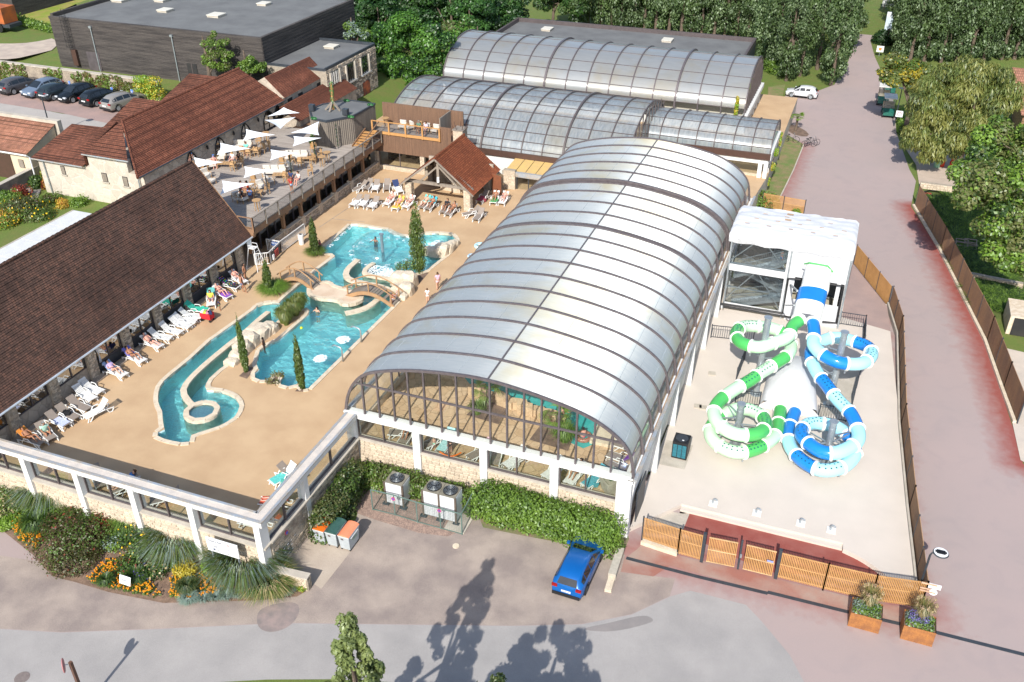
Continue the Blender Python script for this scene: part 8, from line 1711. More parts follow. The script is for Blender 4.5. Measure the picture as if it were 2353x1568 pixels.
def towel(label,p,rz,m,back=True,seat=False):
 e=MB();b=e
 if back:d=Vector((math.cos(.78),0,math.sin(.78)));b.bar(Vector((.2,0,.43))+d*.05,Vector((.2,0,.43))+d*.8,.6,.03);b.bar(Vector((.2,0,.43))+d*.78,Vector((.84,0,.72)),.58,.03)
 if seat:b.bar((-.85,0,.40),(.2,0,.42),.6,.035);b.bar((-.5,-.31,.40),(-.1,-.36,.18),.05,.3)
 o=e.build('towel',m,label=label,cat='towel');o.location=p;o.rotation_euler=(0,0,rz);return o
used_l={'p':0,'m':0}
def place_l(kind,foot,head,label,z=D):
 f=G(foot,z);h=G(head,z+.75);d=h-f;rz=math.atan2(d.y,d.x);c=f+Vector((math.cos(rz),math.sin(rz),0))*.82;c.y=max(c.y,30.55)if c.x<-25.6 else max(c.y,40.7);c.x=min(c.x,-26.6)if c.y<39 else c.x;src=LP if kind=='p' else LM
 if not used_l[kind]:used_l[kind]=1;o=src;o.location=(c.x,c.y,z);o.rotation_euler=(0,0,rz);o['label']=label;o['group']='sun loungers on the pool deck'
 else:o=copytree(src,(c.x,c.y,z),rz,label,'sun loungers on the pool deck')
 return Vector((c.x,c.y,z)),rz
 #  people
def skin(name,J,E_,m,sub=1):
 """J: joint -> (x, y, z, radius); E_: pairs; one continuous surface grown round the skeleton"""
 names=list(J);me=bpy.data.meshes.new(name);me.from_pydata([J[k][:3]for k in names],[(names.index(a),names.index(c))for a,c in E_],[]);o=bpy.data.objects.new(name,me);COL.objects.link(o)
 mo=o.modifiers.new('s','SKIN');mo.use_smooth_shade=True;sv=me.skin_vertices[0].data
 for i,k in enumerate(names):sv[i].radius=(J[k][3],J[k][3]*(J[k][4]if len(J[k])>4 else 1));sv[i].use_root=i==0
 mo=o.modifiers.new('d','SUBSURF');mo.levels=sub;dg=bpy.context.evaluated_depsgraph_get();out=bpy.data.meshes.new_from_object(o.evaluated_get(dg));bpy.data.objects.remove(o);out.materials.clear();out.materials.append(m);return out
def pose(p):
 J={};R_=dict(pel=.15,che=.15,nec=.055,hed=.085,top=.075,sh=.055,el=.04,wr=.028,ha=.035,hi=.095,kn=.058,an=.038,to=.035)
 if p in('stand','walk'):base=dict(pel=(0,0,.93),che=(0,0,1.28),nec=(0,0,1.47),hed=(.02,0,1.58),top=(.01,0,1.68));L=dict(sh=(0,.17,1.40),el=(-.02,.25,1.12),wr=(.08,.24,.90),ha=(.11,.23,.82),hi=(0,.09,.86),kn=(.02,.10,.48),an=(0,.10,.08),to=(.14,.11,.03));Rr={k:(v[0]+(.22 if p=='walk' and k in('kn','an','to')else 0),v[1],v[2])for k,v in L.items()}
 elif p=='swim':base=dict(pel=(0,0,.93),che=(0,0,1.28),nec=(0,0,1.47),hed=(.02,0,1.58),top=(.01,0,1.68));L=dict(sh=(0,.17,1.40),el=(.12,.34,1.24),wr=(.3,.38,1.22),ha=(.38,.36,1.22),hi=(0,.09,.86),kn=(.02,.10,.48),an=(0,.10,.08),to=(.14,.11,.03));Rr=L
 elif p=='lie':base=dict(pel=(.14,0,.50),che=(.42,0,.76),nec=(.55,0,.90),hed=(.62,0,1.0),top=(.66,0,1.08));L=dict(sh=(.50,.18,.84),el=(.30,.27,.66),wr=(.12,.18,.72),ha=(.06,.12,.74),hi=(.08,.10,.49),kn=(-.34,.12,.52),an=(-.74,.11,.44),to=(-.82,.11,.52));Rr=L
 elif p=='knees':base=dict(pel=(.14,0,.50),che=(.42,0,.76),nec=(.55,0,.90),hed=(.60,0,1.0),top=(.64,0,1.08));L=dict(sh=(.50,.18,.84),el=(.28,.27,.68),wr=(.08,.16,.80),ha=(.02,.10,.83),hi=(.08,.10,.49),kn=(-.24,.13,.80),an=(-.52,.12,.45),to=(-.64,.12,.43));Rr={k:(v[0]-.04,v[1],v[2]-(.06 if k=='kn' else 0))for k,v in L.items()}
 else:base=dict(pel=(0,0,.52),che=(.03,0,.87),nec=(.07,0,1.05),hed=(.11,0,1.16),top=(.11,0,1.25));L=dict(sh=(.04,.18,.98),el=(.12,.25,.72),wr=(.34,.18,.66),ha=(.42,.14,.66),hi=(.04,.10,.50),kn=(.44,.13,.53),an=(.46,.13,.10),to=(.60,.13,.04));Rr=L
 for k,v in base.items():J[k]=(*v,R_[k],*((.72,)if k in('pel','che')else()))
 J['nose']=(base['hed'][0]+(.095 if p in('stand','walk','swim','sit')else-.07),0,base['hed'][2]+(.0 if p in('stand','walk','swim','sit')else.065),.012)
 for s_,Q,n in((1,L,'l'),(-1,Rr,'r')):
  for k,v in Q.items():J[k+n]=(v[0],v[1]*s_,v[2],R_[k])
  h=Vector(J['ha'+n][:3]);w_=Vector(J['wr'+n][:3]);d=(h-w_).normalized();sd=d.cross(Vector((0,0,1))if abs(d.z)<.8 else Vector((1,0,0))).normalized()
  for f in range(5):
   o_=sd*(.028-.014*f);l_=(.07,.085,.09,.08,.05)[f];q=h+o_+d*l_*.5 if f<4 else w_+sd*.03*s_+d*.04;J['f%d%s'%(f,n)]=(*q,.010);J['g%d%s'%(f,n)]=(*(q+d*l_*.5+Vector((0,0,-.012))),.008)
 E_=[('pel','che'),('che','nec'),('nec','hed'),('hed','top'),('hed','nose')]
 for n in'lr':E_+=[('che','sh'+n),('sh'+n,'el'+n),('el'+n,'wr'+n),('wr'+n,'ha'+n),('pel','hi'+n),('hi'+n,'kn'+n),('kn'+n,'an'+n),('an'+n,'to'+n)]+[('ha'+n,'f%d%s'%(f,n))for f in range(4)]+[('wr'+n,'f4'+n)]+[('f%d%s'%(f,n),'g%d%s'%(f,n))for f in range(5)]
 return J,E_
def lerp3(J,a,c,t,r):return(*Vector(J[a][:3]).lerp(Vector(J[c][:3]),t),r)
M_skin0=mat('skin_fair',(.62,.36,.26),(.55,.30,.21),8,.55,fine=.05);SK={'fair':M_skin0,'tan':mat('skin_tan',(.40,.19,.11),(.34,.16,.09),8,.55,fine=.05),'brown':mat('skin_brown',(.16,.075,.045),(.13,.06,.035),8,.55,fine=.05),'pink':mat('skin_pink',(.68,.36,.28),(.60,.30,.23),8,.55,fine=.05)}
def cloth(c):return mat('cloth_%02d%02d%02d'%tuple(int(x*99)for x in c),c,tuple(x*.8 for x in c),9,.85)
TPL={}
def tpl(p):
 if p in TPL:return TPL[p]
 J,E_=pose(p);t={'body':skin('body',J,E_,M_skin0)}
 t['trunks']=skin('trunks',{'a':(*Vector(J['pel'][:3]).lerp(Vector(J['che'][:3]),.22),.168,.76),'p':(*J['pel'][:3],.175,.78),'l':lerp3(J,'hil','knl',.1,.112),'l2':lerp3(J,'hil','knl',.42,.095),'r':lerp3(J,'hir','knr',.1,.112),'r2':lerp3(J,'hir','knr',.42,.095)},[('a','p'),('p','l'),('l','l2'),('p','r'),('r','r2')],M_skin0)
 t['shirt']=skin('shirt',{'p':(*Vector(J['pel'][:3]).lerp(Vector(J['che'][:3]),.08),.18,.78),'c':(*J['che'][:3],.172,.8),'n':lerp3(J,'che','nec',.6,.09),'l':(*J['shl'][:3],.075),'l2':lerp3(J,'shl','ell',.6,.062),'r':(*J['shr'][:3],.075),'r2':lerp3(J,'shr','elr',.6,.062)},[('p','c'),('c','n'),('c','l'),('l','l2'),('c','r'),('r','r2')],M_skin0)
 t['bikini_top']=skin('bikini_top',{'a':(*Vector(J['che'][:3]).lerp(Vector(J['pel'][:3]),.12),.166,.8),'b':(*Vector(J['che'][:3]).lerp(Vector(J['nec'][:3]),.12),.160,.8)},[('a','b')],M_skin0)
 t['bikini_bottom']=skin('bikini_bottom',{'a':(*Vector(J['pel'][:3]).lerp(Vector(J['che'][:3]),.12),.165,.76),'b':(*J['pel'][:3],.170,.78),'c':(*Vector(J['pel'][:3]).lerp((Vector(J['hil'][:3])+Vector(J['hir'][:3]))/2,1.1),.11,1.1)},[('a','b'),('b','c')],M_skin0)
 h,tp_=Vector(J['hed'][:3]),Vector(J['top'][:3]);bk=Vector((-.03,0,.02))if p in('stand','walk','swim','sit')else Vector((.035,0,-.0));t['hair']=skin('hair',{'a':(*(h+bk*1.1),.092),'b':(*(tp_+bk*.7),.082),'c':(*(h+bk*1.9+Vector((0,0,-.09))),.05)},[('b','a'),('a','c')],M_skin0)
 TPL[p]=t;return t
HC={'dark':(.02,.013,.01),'brown':(.09,.045,.02),'blond':(.45,.28,.11),'grey':(.3,.29,.28),'white':(.75,.75,.72),'blue':(.08,.25,.6),'straw':(.6,.42,.15)}
def person(label,p,pos,rz=0.,skin_='fair',top=None,low=None,topc=(.8,.8,.8),lowc=(.05,.07,.2),hair='dark',sc=1.):
 t=tpl(p);e=empty('person',label,'person',tuple(pos),rz);e.scale=(sc,)*3
 def put(k,m):
  o=bpy.data.objects.new(k,t[k]);COL.objects.link(o);o.parent=e;WM[o.name]=WM[e.name];o.material_slots[0].link='OBJECT';o.material_slots[0].material=m
 put('body',SK[skin_]);put('hair',cloth(HC[hair]))
 if top:put(top,cloth(topc))
 if low:put(low,cloth(lowc))
 return e
T1,T2=lambda x,y:P(0,2,x,y),lambda x,y:P(0,1,x,y);T3=lambda x,y:P(1,1,x,y);T4=lambda x,y:P(1,2,x,y);T5=lambda x,y:P(2,2,x,y)
BK,NV,RD,WH,TQ,PU,PK,YL,BL=(.02,.02,.025),(.03,.05,.14),(.6,.04,.04),(.78,.78,.78),(.12,.55,.5),(.25,.06,.4),(.7,.2,.35),(.75,.55,.08),(.06,.22,.55)
# kind, foot, head, label, towel, person
LL=[('m',T1(400,975),T1(285,860),'taupe lounger next to the stone wall with a person in a blue bikini',('rainbow striped towel over the lounger nearest the glass screen',(.8,.3,.05),1,0),('person in a blue bikini reading on the lounger nearest the glass screen','knees','tan','bikini_top','bikini_bottom',(.1,.12,.45),(.1,.12,.45),'brown')),('m',T1(490,935),T1(395,790),'taupe lounger carrying a person in a turquoise patterned shirt',None,('grey-haired person in a turquoise and coral shirt sitting hunched','sit','tan','shirt','trunks',(.45,.72,.6),(.5,.6,.45),'grey')),('m',T1(620,810),T1(450,660),'taupe lounger with a black bag and a white towel on its seat',('crumpled white and blue towel on the end of a taupe lounger',(.55,.6,.8),0,1),None),('m',T1(710,745),T1(530,590),'empty taupe lounger, the lower of the two empty ones',None,None),('m',T1(815,665),T1(640,520),'empty taupe lounger, the upper of the two empty ones',None,None),('p',T1(800,735),T1(935,570),'white plastic lounger turned the other way, alone on the deck',None,None),('p',T1(860,570),T1(715,430),'empty white plastic lounger, lower one of the pair by the stone pier',None,None),('p',T1(930,505),T1(800,385),'empty white plastic lounger, upper one of the pair by the stone pier',None,None),('p',T1(1150,350),T1(1010,225),'white lounger with a blue towel and a reader in lilac',('pale blue towel over the backrest behind the reader in lilac',(.35,.48,.75),1,0),('person in a lilac shirt and sunglasses reading with knees drawn up','knees','fair','shirt',None,(.55,.42,.68),NV,'dark')),('p',T1(1320,220),T1(1200,100),'white lounger with a rainbow towel and a person in a black bikini',('rainbow and blue towel under the person in a black bikini',(.2,.2,.6),1,0),('person in a black bikini lying with crossed knees','knees','tan','bikini_top','bikini_bottom',BK,BK,'dark')),('p',T1(1480,85),T1(1350,-30),'white lounger carrying a pale person in black shorts',None,('pale person in black shorts lying flat on a white lounger','lie','pink',None,'trunks',BK,BK,'dark')),('p',T2(1570,1575),T2(1430,1480),'first empty white lounger above the person in black shorts',None,None),('p',T2(1660,1525),T2(1515,1420),'second empty white lounger above the person in black shorts',None,None),('p',T2(1745,1470),T2(1600,1365),'third empty white lounger above the person in black shorts',None,None),('p',T2(1800,1420),T2(1650,1335),'fourth empty white lounger above the person in black shorts',None,None),('p',T2(1850,1375),T2(1700,1290),'empty white lounger with a flat back behind the red wagon',None,None),('p',T2(1910,1320),T2(1780,1235),'white lounger under a big teal beach cloth',('bright teal beach cloth thrown over a lounger',(.05,.5,.36),1,1),None),('p',T2(1945,1270),T2(1935,1140),'white lounger with a teal towel and a person in a yellow top',('dusty teal towel hung over the backrest beside the yellow top',(.12,.42,.40),1,0),('person in a yellow top and blue shorts sitting on the lounger edge','sit','pink','shirt','trunks',(.8,.7,.1),(.08,.2,.45),'brown')),('p',T2(2110,1195),T2(2000,1080),'white lounger with a purple towel and a navy pillow towel',('purple towel under the person hugging their knees',(.28,.1,.48),0,1),('person with a grey cap hugging their knees on the purple towel','knees','pink','bikini_top','bikini_bottom',(.5,.2,.3),(.5,.2,.3),'grey')),('p',T2(2190,1105),T2(2080,1010),'white lounger hidden under a black towel with coloured dots',('black beach towel printed with bright coloured dots',None,1,1),None),('p',T2(2250,1060),T2(2160,950),'white lounger nearest the high chair with a reclining person',None,('reclining person with sunglasses on the lounger nearest the high chair','knees','pink',None,'trunks',BK,(.5,.5,.6),'dark')),('m',T3(885,350),T3(940,240),'taupe lounger with a rolled white towel, leftmost of the front row',('rolled white towel on the leftmost front-row lounger',WH,0,1),None),('m',T3(965,355),T3(1015,240),'taupe lounger with a white towel, second in the front row',('white towel over the foot of the second front-row lounger',WH,0,1),None),('m',T3(1050,370),T3(1110,250),'taupe lounger with a white towel, third in the front row',('white towel on the third front-row lounger',WH,0,1),None),('p',T3(1195,340),T3(1250,230),'lounger with a person in a black bikini and a pale towel',('pale pink towel behind the person in a black bikini',(.75,.6,.55),1,0),('sunburnt person in a black bikini sunbathing in the front row','knees','pink','bikini_top','bikini_bottom',BK,BK,'brown')),('p',T3(1275,380),T3(1330,265),'lounger draped with a yellow towel',('yellow towel on a front-row lounger',YL,1,1),('person in a striped swimsuit on the yellow towel','knees','pink','bikini_top','bikini_bottom',(.7,.6,.6),(.6,.5,.5),'blond')),('p',T3(1370,365),T3(1420,260),'lounger with a person in pale clothes behind the tall cypress',None,('person in pale clothes half hidden by the tall cypress','knees','pink','shirt','bikini_bottom',(.6,.45,.42),(.5,.3,.3),'dark')),('m',T3(1520,370),T3(1575,255),'lounger with a turquoise patterned towel and a person with a pale cap',('turquoise patterned towel left of the pavilion pillar',TQ,1,0),('person in black with a pale cap and cream trousers by the pavilion','lie','fair','bikini_top','trunks',BK,(.7,.65,.5),'straw')),('m',T3(1575,385),T3(1645,260),'lounger with a bright blue towel and a person in red trunks',('bright turquoise towel right of the other turquoise towel',(.05,.4,.5),1,0),('dark-haired person in red trunks by the pavilion','knees','tan',None,'trunks',RD,RD,'dark')),('m',T3(1715,415),T3(1755,300),'lounger with a person in a black dress near the pavilion pillar',None,('person in a black dress and sunglasses near the pavilion pillar','knees','tan','shirt','trunks',BK,BK,'dark')),('m',T3(1760,435),T3(1835,310),'lounger with a dark-clothed person leaning back, left of the pillar',None,('person in dark swimwear leaning back left of the pavilion pillar','knees','tan','bikini_top','bikini_bottom',BK,BK,'dark')),('m',T3(1915,435),T3(2010,345),'empty taupe lounger just right of the pavilion pillar',None,None),('m',T3(2020,480),T3(2085,345),'empty taupe lounger at the right end of the front row',None,None),('m',T3(2050,310),T3(2110,200),'taupe lounger in the pavilion shade with a red striped cloth',('red and white striped cloth on the lounger in the pavilion shade',(.45,.08,.12),0,1),None),('p',T3(2180,325),T3(2205,215),'lounger with a person on a green towel beside the open door',('green towel on a lounger beside the open door',(.08,.35,.12),0,1),('tanned person with arms raised beside the open door','knees','tan','bikini_top','bikini_bottom',BK,BK,'dark')),('p',T3(2255,330),T3(2285,225),'rightmost lounger with a fair person in a pink top',None,('fair person in a pink top on the rightmost lounger','knees','pink','bikini_top','bikini_bottom',(.7,.4,.5),(.6,.3,.4),'blond')),('m',T3(910,205),T3(955,120),'empty taupe lounger at the left of the back row',None,None),('m',T3(1010,200),T3(1050,85),'taupe lounger, second in the back row',None,None),('m',T3(1090,210),T3(1115,90),'taupe lounger with a white towel heap in the back row',('heap of white towel on a back-row lounger',WH,0,1),None),('m',T3(1200,205),T3(1205,95),'pale taupe lounger fourth in the back row',None,None),('p',T3(1330,225),T3(1290,120),'lounger with a navy towel at the right of the back row',('navy blue towel over the right back-row lounger',NV,1,0),None),('m',T1(920,1390),T1(870,1240),'taupe lounger behind the glass screen in the third bay',None,None),('m',T1(1040,1420),T1(1080,1300),'lounger behind the glass with a person in blue',None,('person in bright blue seen through the third bay of the screen','lie','fair','shirt','trunks',BL,NV,'brown')),('m',T1(1230,1480),T1(1150,1400),'lounger behind the glass with a dark-haired person lying',None,('dark-haired bare-backed person lying behind the glass screen','lie','tan',None,'trunks',BK,RD,'dark')),('m',T1(1400,1520),T1(1500,1400),'lounger standing alone behind the glass in the fourth bay',None,None),('m',P(0,3,2190,170),P(0,3,2300,110),'lounger in the corner of the glass screen with a resting person',None,('person in a teal top and black shorts lying in the screen corner','lie','pink','shirt','trunks',(.04,.25,.35),BK,'dark')),('p',T4(160,1340),T4(235,1200),'white slatted lounger behind the side screen with a turquoise towel',('turquoise patterned towel by the side screen',TQ,0,1),None),('m',T4(420,1300),T4(330,1180),'dark lounger with a white item behind the side screen',None,None),('m',T4(60,1510),T4(200,1430),'lounger in the corner behind the side screen with red cloth',('red cloth on the lounger behind the side screen',(.55,.1,.05),1,1),('fair person lying behind the side screen, legs towards the pool','lie','pink',None,'trunks',BK,NV,'brown')),('m',T4(1200,930),T4(1290,850),'indoor lounger in the first bay of the hall with a teal towel',('teal towel on the first indoor lounger',TQ,1,0),None),('m',T4(1350,970),T4(1380,830),'indoor lounger in the first bay with a person in blue shorts',None,('person in blue shorts lying in the first bay of the hall','knees','tan','shirt','trunks',BK,(.06,.15,.4),'dark')),('m',T4(1560,1000),T4(1600,890),'dark indoor lounger in the second bay of the hall',None,None),('m',T4(1700,1050),T4(1720,930),'indoor lounger in the second bay with coloured towels',('white and turquoise towels heaped in the second bay',(.4,.7,.72),1,1),None),('m',T4(1960,1120),T4(2000,1010),'indoor lounger with a pink and white towel in the second bay',('pink and white towel in the second bay of the hall',(.75,.5,.55),1,0),None),('m',T4(2190,1170),T4(2200,1040),'indoor lounger at the left of the third bay',None,None),('m',T4(2290,1200),T4(2340,1080),'indoor lounger with white towels in the third bay',('white towels on a lounger in the third bay',WH,1,1),None),('p',T5(310,1290),T5(340,1180),'indoor lounger with a grey cover at the right of the third bay',None,None),('p',T5(520,1340),T5(560,1210),'white indoor lounger with a bare-chested person in the fourth bay',None,('bare-chested person with arms behind the head in the fourth bay','knees','tan',None,'trunks',BK,BK,'dark')),('p',T5(670,1370),T5(740,1240),'indoor lounger with turquoise and black towels in the fourth bay',('turquoise and black towels in the fourth bay of the hall',(.1,.4,.5),1,1),None),('m',T5(950,980),T5(1040,920),'indoor lounger by the right wall of the hall, upper one',None,None),('m',T5(890,1080),T5(1030,1040),'indoor lounger by the right wall with a violet towel',('violet towel by the right wall of the hall',PU,1,0),None),('m',T5(870,1160),T5(1000,1130),'indoor lounger by the right wall of the hall, lowest one',None,None)]
M_dots=mat('dotted_towel',(.01,.01,.015),(.01,.01,.015),1,.9)
def dots():
 m,n,l,b,out=nodes('dotted_towel_print');tc=n.new('ShaderNodeTexCoord');v=n.new('ShaderNodeTexVoronoi');v.inputs['Scale'].default_value=9;v.inputs['Randomness'].default_value=.15;l.new(tc.outputs['Object'],v.inputs[0]);k=ramp(n,l,v.outputs['Distance'],[(.30,(1,1,1)),(.34,(0,0,0))]);h=n.new('ShaderNodeHueSaturation');h.inputs['Saturation'].default_value=1.6;l.new(v.outputs['Color'],h.inputs['Color']);l.new(mixc(n,l,k,(.01,.01,.015),h.outputs[0]),b.inputs[0]);b.inputs['Roughness'].default_value=.9;return m
M_dots=dots()
for kd,f_,h_,lab,tw_,pe in LL:
 c,rz=place_l(kd,f_,h_,lab)
 if tw_:towel(tw_[0],c,rz,cloth(tw_[1])if tw_[1]else M_dots,bool(tw_[2]),bool(tw_[3]))
 if pe:lab2,ps3,sk,tp3,lw3,tc_,lc_,hr=pe;person(lab2,ps3,c if ps3!='sit' else c+Vector((0,0,-.05)),rz+(PI if ps3=='sit' else 0),sk,tp3,lw3,tc_,lc_,hr)
for lab,p,q,rz,sk,tp3,lw3,tc_,lc_,hr,sc in[('person with a pink and white towel walking beside the domed hall','walk',g(1,1,1675,1100,D),2.4,'fair','shirt','trunks',(.75,.45,.55),(.7,.5,.55),'brown',.95),('small child in white at the edge of the domed hall','stand',g(1,1,1580,1215,D),2,'fair','shirt','trunks',WH,WH,'brown',.75),('dark-haired child in a red top at the corner of the upper pool','stand',g(1,1,595,745,D-.3),0,'brown','shirt',None,(.6,.08,.1),RD,'dark',.65),('child with a dark bun standing at the end of the rock wall','stand',g(1,2,85,115,D-.3),.5,'brown','bikini_top','bikini_bottom',BK,BK,'dark',.8),('swimmer with raised arms beside the fountain pillar','swim',g(1,1,1108,770,D-1.42),-1.6,'tan',None,'trunks',BK,NV,'dark',1),('swimmer in pale blue trunks standing in the lower pool','swim',g(1,1,578,1420,D-1.38),-1.6,'fair',None,'trunks',BK,(.2,.5,.8),'dark',.95),('slim person in dark trunks standing by the loungers near the high chair','stand',g(0,1,2260,1020,D),.3,'tan',None,'trunks',BK,BK,'dark',.95),('person in patterned trunks bending near the dotted towel','walk',g(0,1,2235,1125,D),.6,'tan',None,'trunks',BK,(.1,.15,.3),'brown',1),('small child in navy shirt and green shorts beside the yellow top','stand',g(0,1,2025,1290,D),.4,'tan','shirt','trunks',NV,(.05,.35,.2),'dark',.6),('person in a red top leaning on the terrace railing','stand',G(zH(915,880),TZ),-.3,'tan','shirt','trunks',RD,(.35,.5,.7),'dark',.95),('seated person with sunglasses in a pale top near the railing','sit',G(zH(985,800),TZ),-1.9,'pink','shirt','trunks',(.75,.65,.6),NV,'brown',1),('seated person in navy beside the one in the pale top','sit',G(zH(915,790),TZ),-1.5,'tan','shirt','trunks',NV,NV,'dark',1),('seated person in a turquoise shirt on the far terrace sofa','sit',G(zH(515,530),TZ),-1.2,'pink','shirt','trunks',(.2,.65,.55),(.6,.6,.6),'brown',1),('bare-backed seated person in a blue cap','sit',G(zH(225,650),TZ),-.9,'pink',None,'trunks',BK,(.3,.45,.65),'blue',1),('seated person wearing a straw hat and pale pink','sit',G(zH(395,620),TZ),-1.6,'pink','shirt','trunks',(.75,.6,.6),WH,'straw',1),('seated dark-haired person in black at the low table','sit',G(zH(450,620),TZ),3,'tan','shirt','trunks',BK,BK,'dark',1),('seated person in a magenta top under the lowest sail','sit',G(zH(465,890),TZ),-.5,'tan','shirt','trunks',(.6,.04,.25),NV,'dark',1),('seated person in an orange-red top under the lowest sail','sit',G(zH(530,890),TZ),-2.5,'tan','shirt','trunks',(.8,.1,.03),NV,'dark',1),('seated person in black seen from behind near the terrace corner','sit',G(zT(375,245),TZ),1.2,'tan','shirt','trunks',BK,BK,'dark',1),('seated person in a blue shirt near the terrace corner','sit',G(zT(455,240),TZ),1.8,'tan','shirt','trunks',(.15,.3,.65),NV,'dark',1),('person in a green shirt sitting on the timber balcony','sit',GY(zW(575,300),81.9)*1.0,-1.5,'tan','shirt','trunks',(.10,.22,.16),BK,'grey',1),('person in a lilac top sitting on the timber balcony','sit',GY(zW(640,310),81.9)*1.0,-1.7,'pink','shirt','trunks',(.55,.52,.65),(.5,.5,.6),'brown',1),('bare-chested person climbing the stairs inside the tower','walk',Vector((-3.5,67.8,4.35)),0,'pink',None,'trunks',BK,BL,'brown',1),('child in a navy shirt standing on the grass by the lane','stand',g(3,0,75,1100),0,'fair','shirt','trunks',NV,BK,'brown',.85),('person in a pink bikini on a doughnut ring in the indoor pool','sit',Vector((-12.3,44.6,D-.3)),2.4,'pink','bikini_top','bikini_bottom',(.75,.1,.2),(.75,.1,.2),'dark',.85),('pale bather beside the rocks of the indoor pool','swim',Vector((-14.3,46.6,D-1.0)),1,'pink',None,'trunks',BK,NV,'dark',1),('toddler in mint trunks in the second bay of the hall','stand',g(1,2,1640,990,D),-1.5,'fair',None,'trunks',BK,(.3,.75,.6),'brown',.5),('person in black standing in the second bay of the hall','stand',g(1,2,1790,1040,D),3,'fair','shirt','trunks',BK,BK,'dark',.9)]:
 if'balcony' in lab:q.z=5.9
 person(lab,p,q,rz,sk,tp3,lw3,tc_,lc_,hr,sc)
def ring_float(label,c,r,m,z=None):
 b=MB();z=c.z if z is None else z;b.tube([(c.x+r*math.cos(k*PI/10),c.y+r*math.sin(k*PI/10),z+.12)for k in range(20)],r*.36,10,closed=True);tag(b.build('swim_ring',m,smooth=True),label,'swim ring')
ring_float('brown doughnut swim ring with sprinkles under the indoor bather',Vector((-12.3,44.6,D)),.42,mat('doughnut',(.22,.06,.035),(.6,.4,.3),22,.4,lo=.5,hi=.62));ring_float('orange patterned swim ring lying behind the glass screen',g(0,2,520,1150,D),.36,mat('orange_ring',(.75,.2,.03),(.25,.4,.4),5,.4));ring_float('pale blue swim ring at the left wall of the domed hall',g(1,1,2060,705,D),.4,mat('pale_ring',(.3,.6,.7),(.6,.75,.8),5,.4));ring_float('blue and white swim ring further down the left wall of the domed hall',g(1,1,1985,800,D),.3,mat('pale_ring2',(.6,.7,.75),(.2,.4,.6),5,.4))
b=MB();c=g(1,1,418,1455,D-.1);b.lathe((c.x,c.y,D-.14),[(0,0),(.1,.05),(.12,.12),(.06,.2),(0,.22)],10);tag(b.build('ball',mat('lime_ball',(.6,.75,.03),rough=.4)),'small lime ball floating in the lower pool','ball')
b=MB();n=12;pn=[g(1,2,x,y,D+.55)for x,y in((1690,1020),(1740,1050),(1790,1062),(1840,1050),(1885,1028))];b.tube(cat_rom(pn,4),.045,8);tag(b.build('pool_noodle',mat('orange_foam',(.85,.18,.02),rough=.6)),'orange foam noodle lying in the second bay of the hall','pool noodle')
wg=g(0,1,1900,1390,D);e=empty('beach_wagon','red folding beach wagon full of towels','wagon',tuple(wg));b=MB();b.lo((wg.x-.45,wg.y-.1,D+.25),(wg.x+.45,wg.y+.45,D+.7));b.build('tub',mat('red_canvas',(.55,.02,.03),rough=.8),e)
for sx in(-.35,.35):
 for sy in(-.05,.4):b=MB();b.tube([(wg.x+sx,wg.y+sy-.03,D+.1),(wg.x+sx,wg.y+sy+.03,D+.1)],.1,10);b.build('wheel',M_black,e)
for i,cc in enumerate((WH,(.6,.75,.1),(.7,.3,.4),NV)):b=MB();b.box((wg.x-.3+.2*i,wg.y+.17,D+.74),(.24,.4,.16),rz=.3*i);o=b.build('bag_of_towels',cloth(cc));tag(o,('white','lime','pink','navy')[i]+' towel bundle in the red beach wagon','towel')
bg_=g(0,2,600,745,D);b=MB();b.box((bg_.x,bg_.y+.3,D+.52),(.42,.3,.28),rz=.4);b.tube([(bg_.x-.12,bg_.y+.3,D+.64),(bg_.x,bg_.y+.3,D+.82),(bg_.x+.12,bg_.y+.3,D+.64)],.015,5);tag(b.build('beach_bag',M_black),'black beach bag on a taupe lounger','bag')
# indoor planting: palms and the concrete planter in the last bay
palm('indoor fan palm left of the rocks in the domed hall',Vector((-19.0,45.2,D)),1.7,1.25,16,L_g2,5);palm('indoor fan palm right of the rocks in the domed hall',Vector((-14.0,44.4,D)),1.5,1.2,16,L_g2,6)
grass_clump('long-leaved plant at the foot of the right indoor palm',Vector((-13.3,43.9,D)),.8,1.1,[L_g2,L_g1],300,.02,91);grass_clump('long-leaved plant at the foot of the left indoor palm',Vector((-19.5,44.6,D)),.6,.9,[L_g2,L_g1],250,.02,92)
sheet('soil_bed',[(-20.1,44.2),(-17.8,44.0),(-17.9,46.2),(-19.8,46.4)],D+.05,M_soil);sheet('soil_bed',[(-15.4,43.2),(-12.8,43.0),(-12.9,44.2),(-15.2,45.6)],D+.05,M_soil)
pl_=g(2,2,890,1420,D);e=empty('concrete_planter','big grey concrete planter with spiky grass in the last bay','planter',(pl_.x,pl_.y,D));b=MB();b.lathe((pl_.x,pl_.y+.4,D),[(.55,0),(.78,1.0),(.68,1.0),(.66,.85),(0,.85)],4);b.build('pot',M_conc,e);blades('spiky_grass',[(pl_.x,pl_.y+.4,D+.85,.45)],200,.7,[L_blue,L_g1],e,.015)
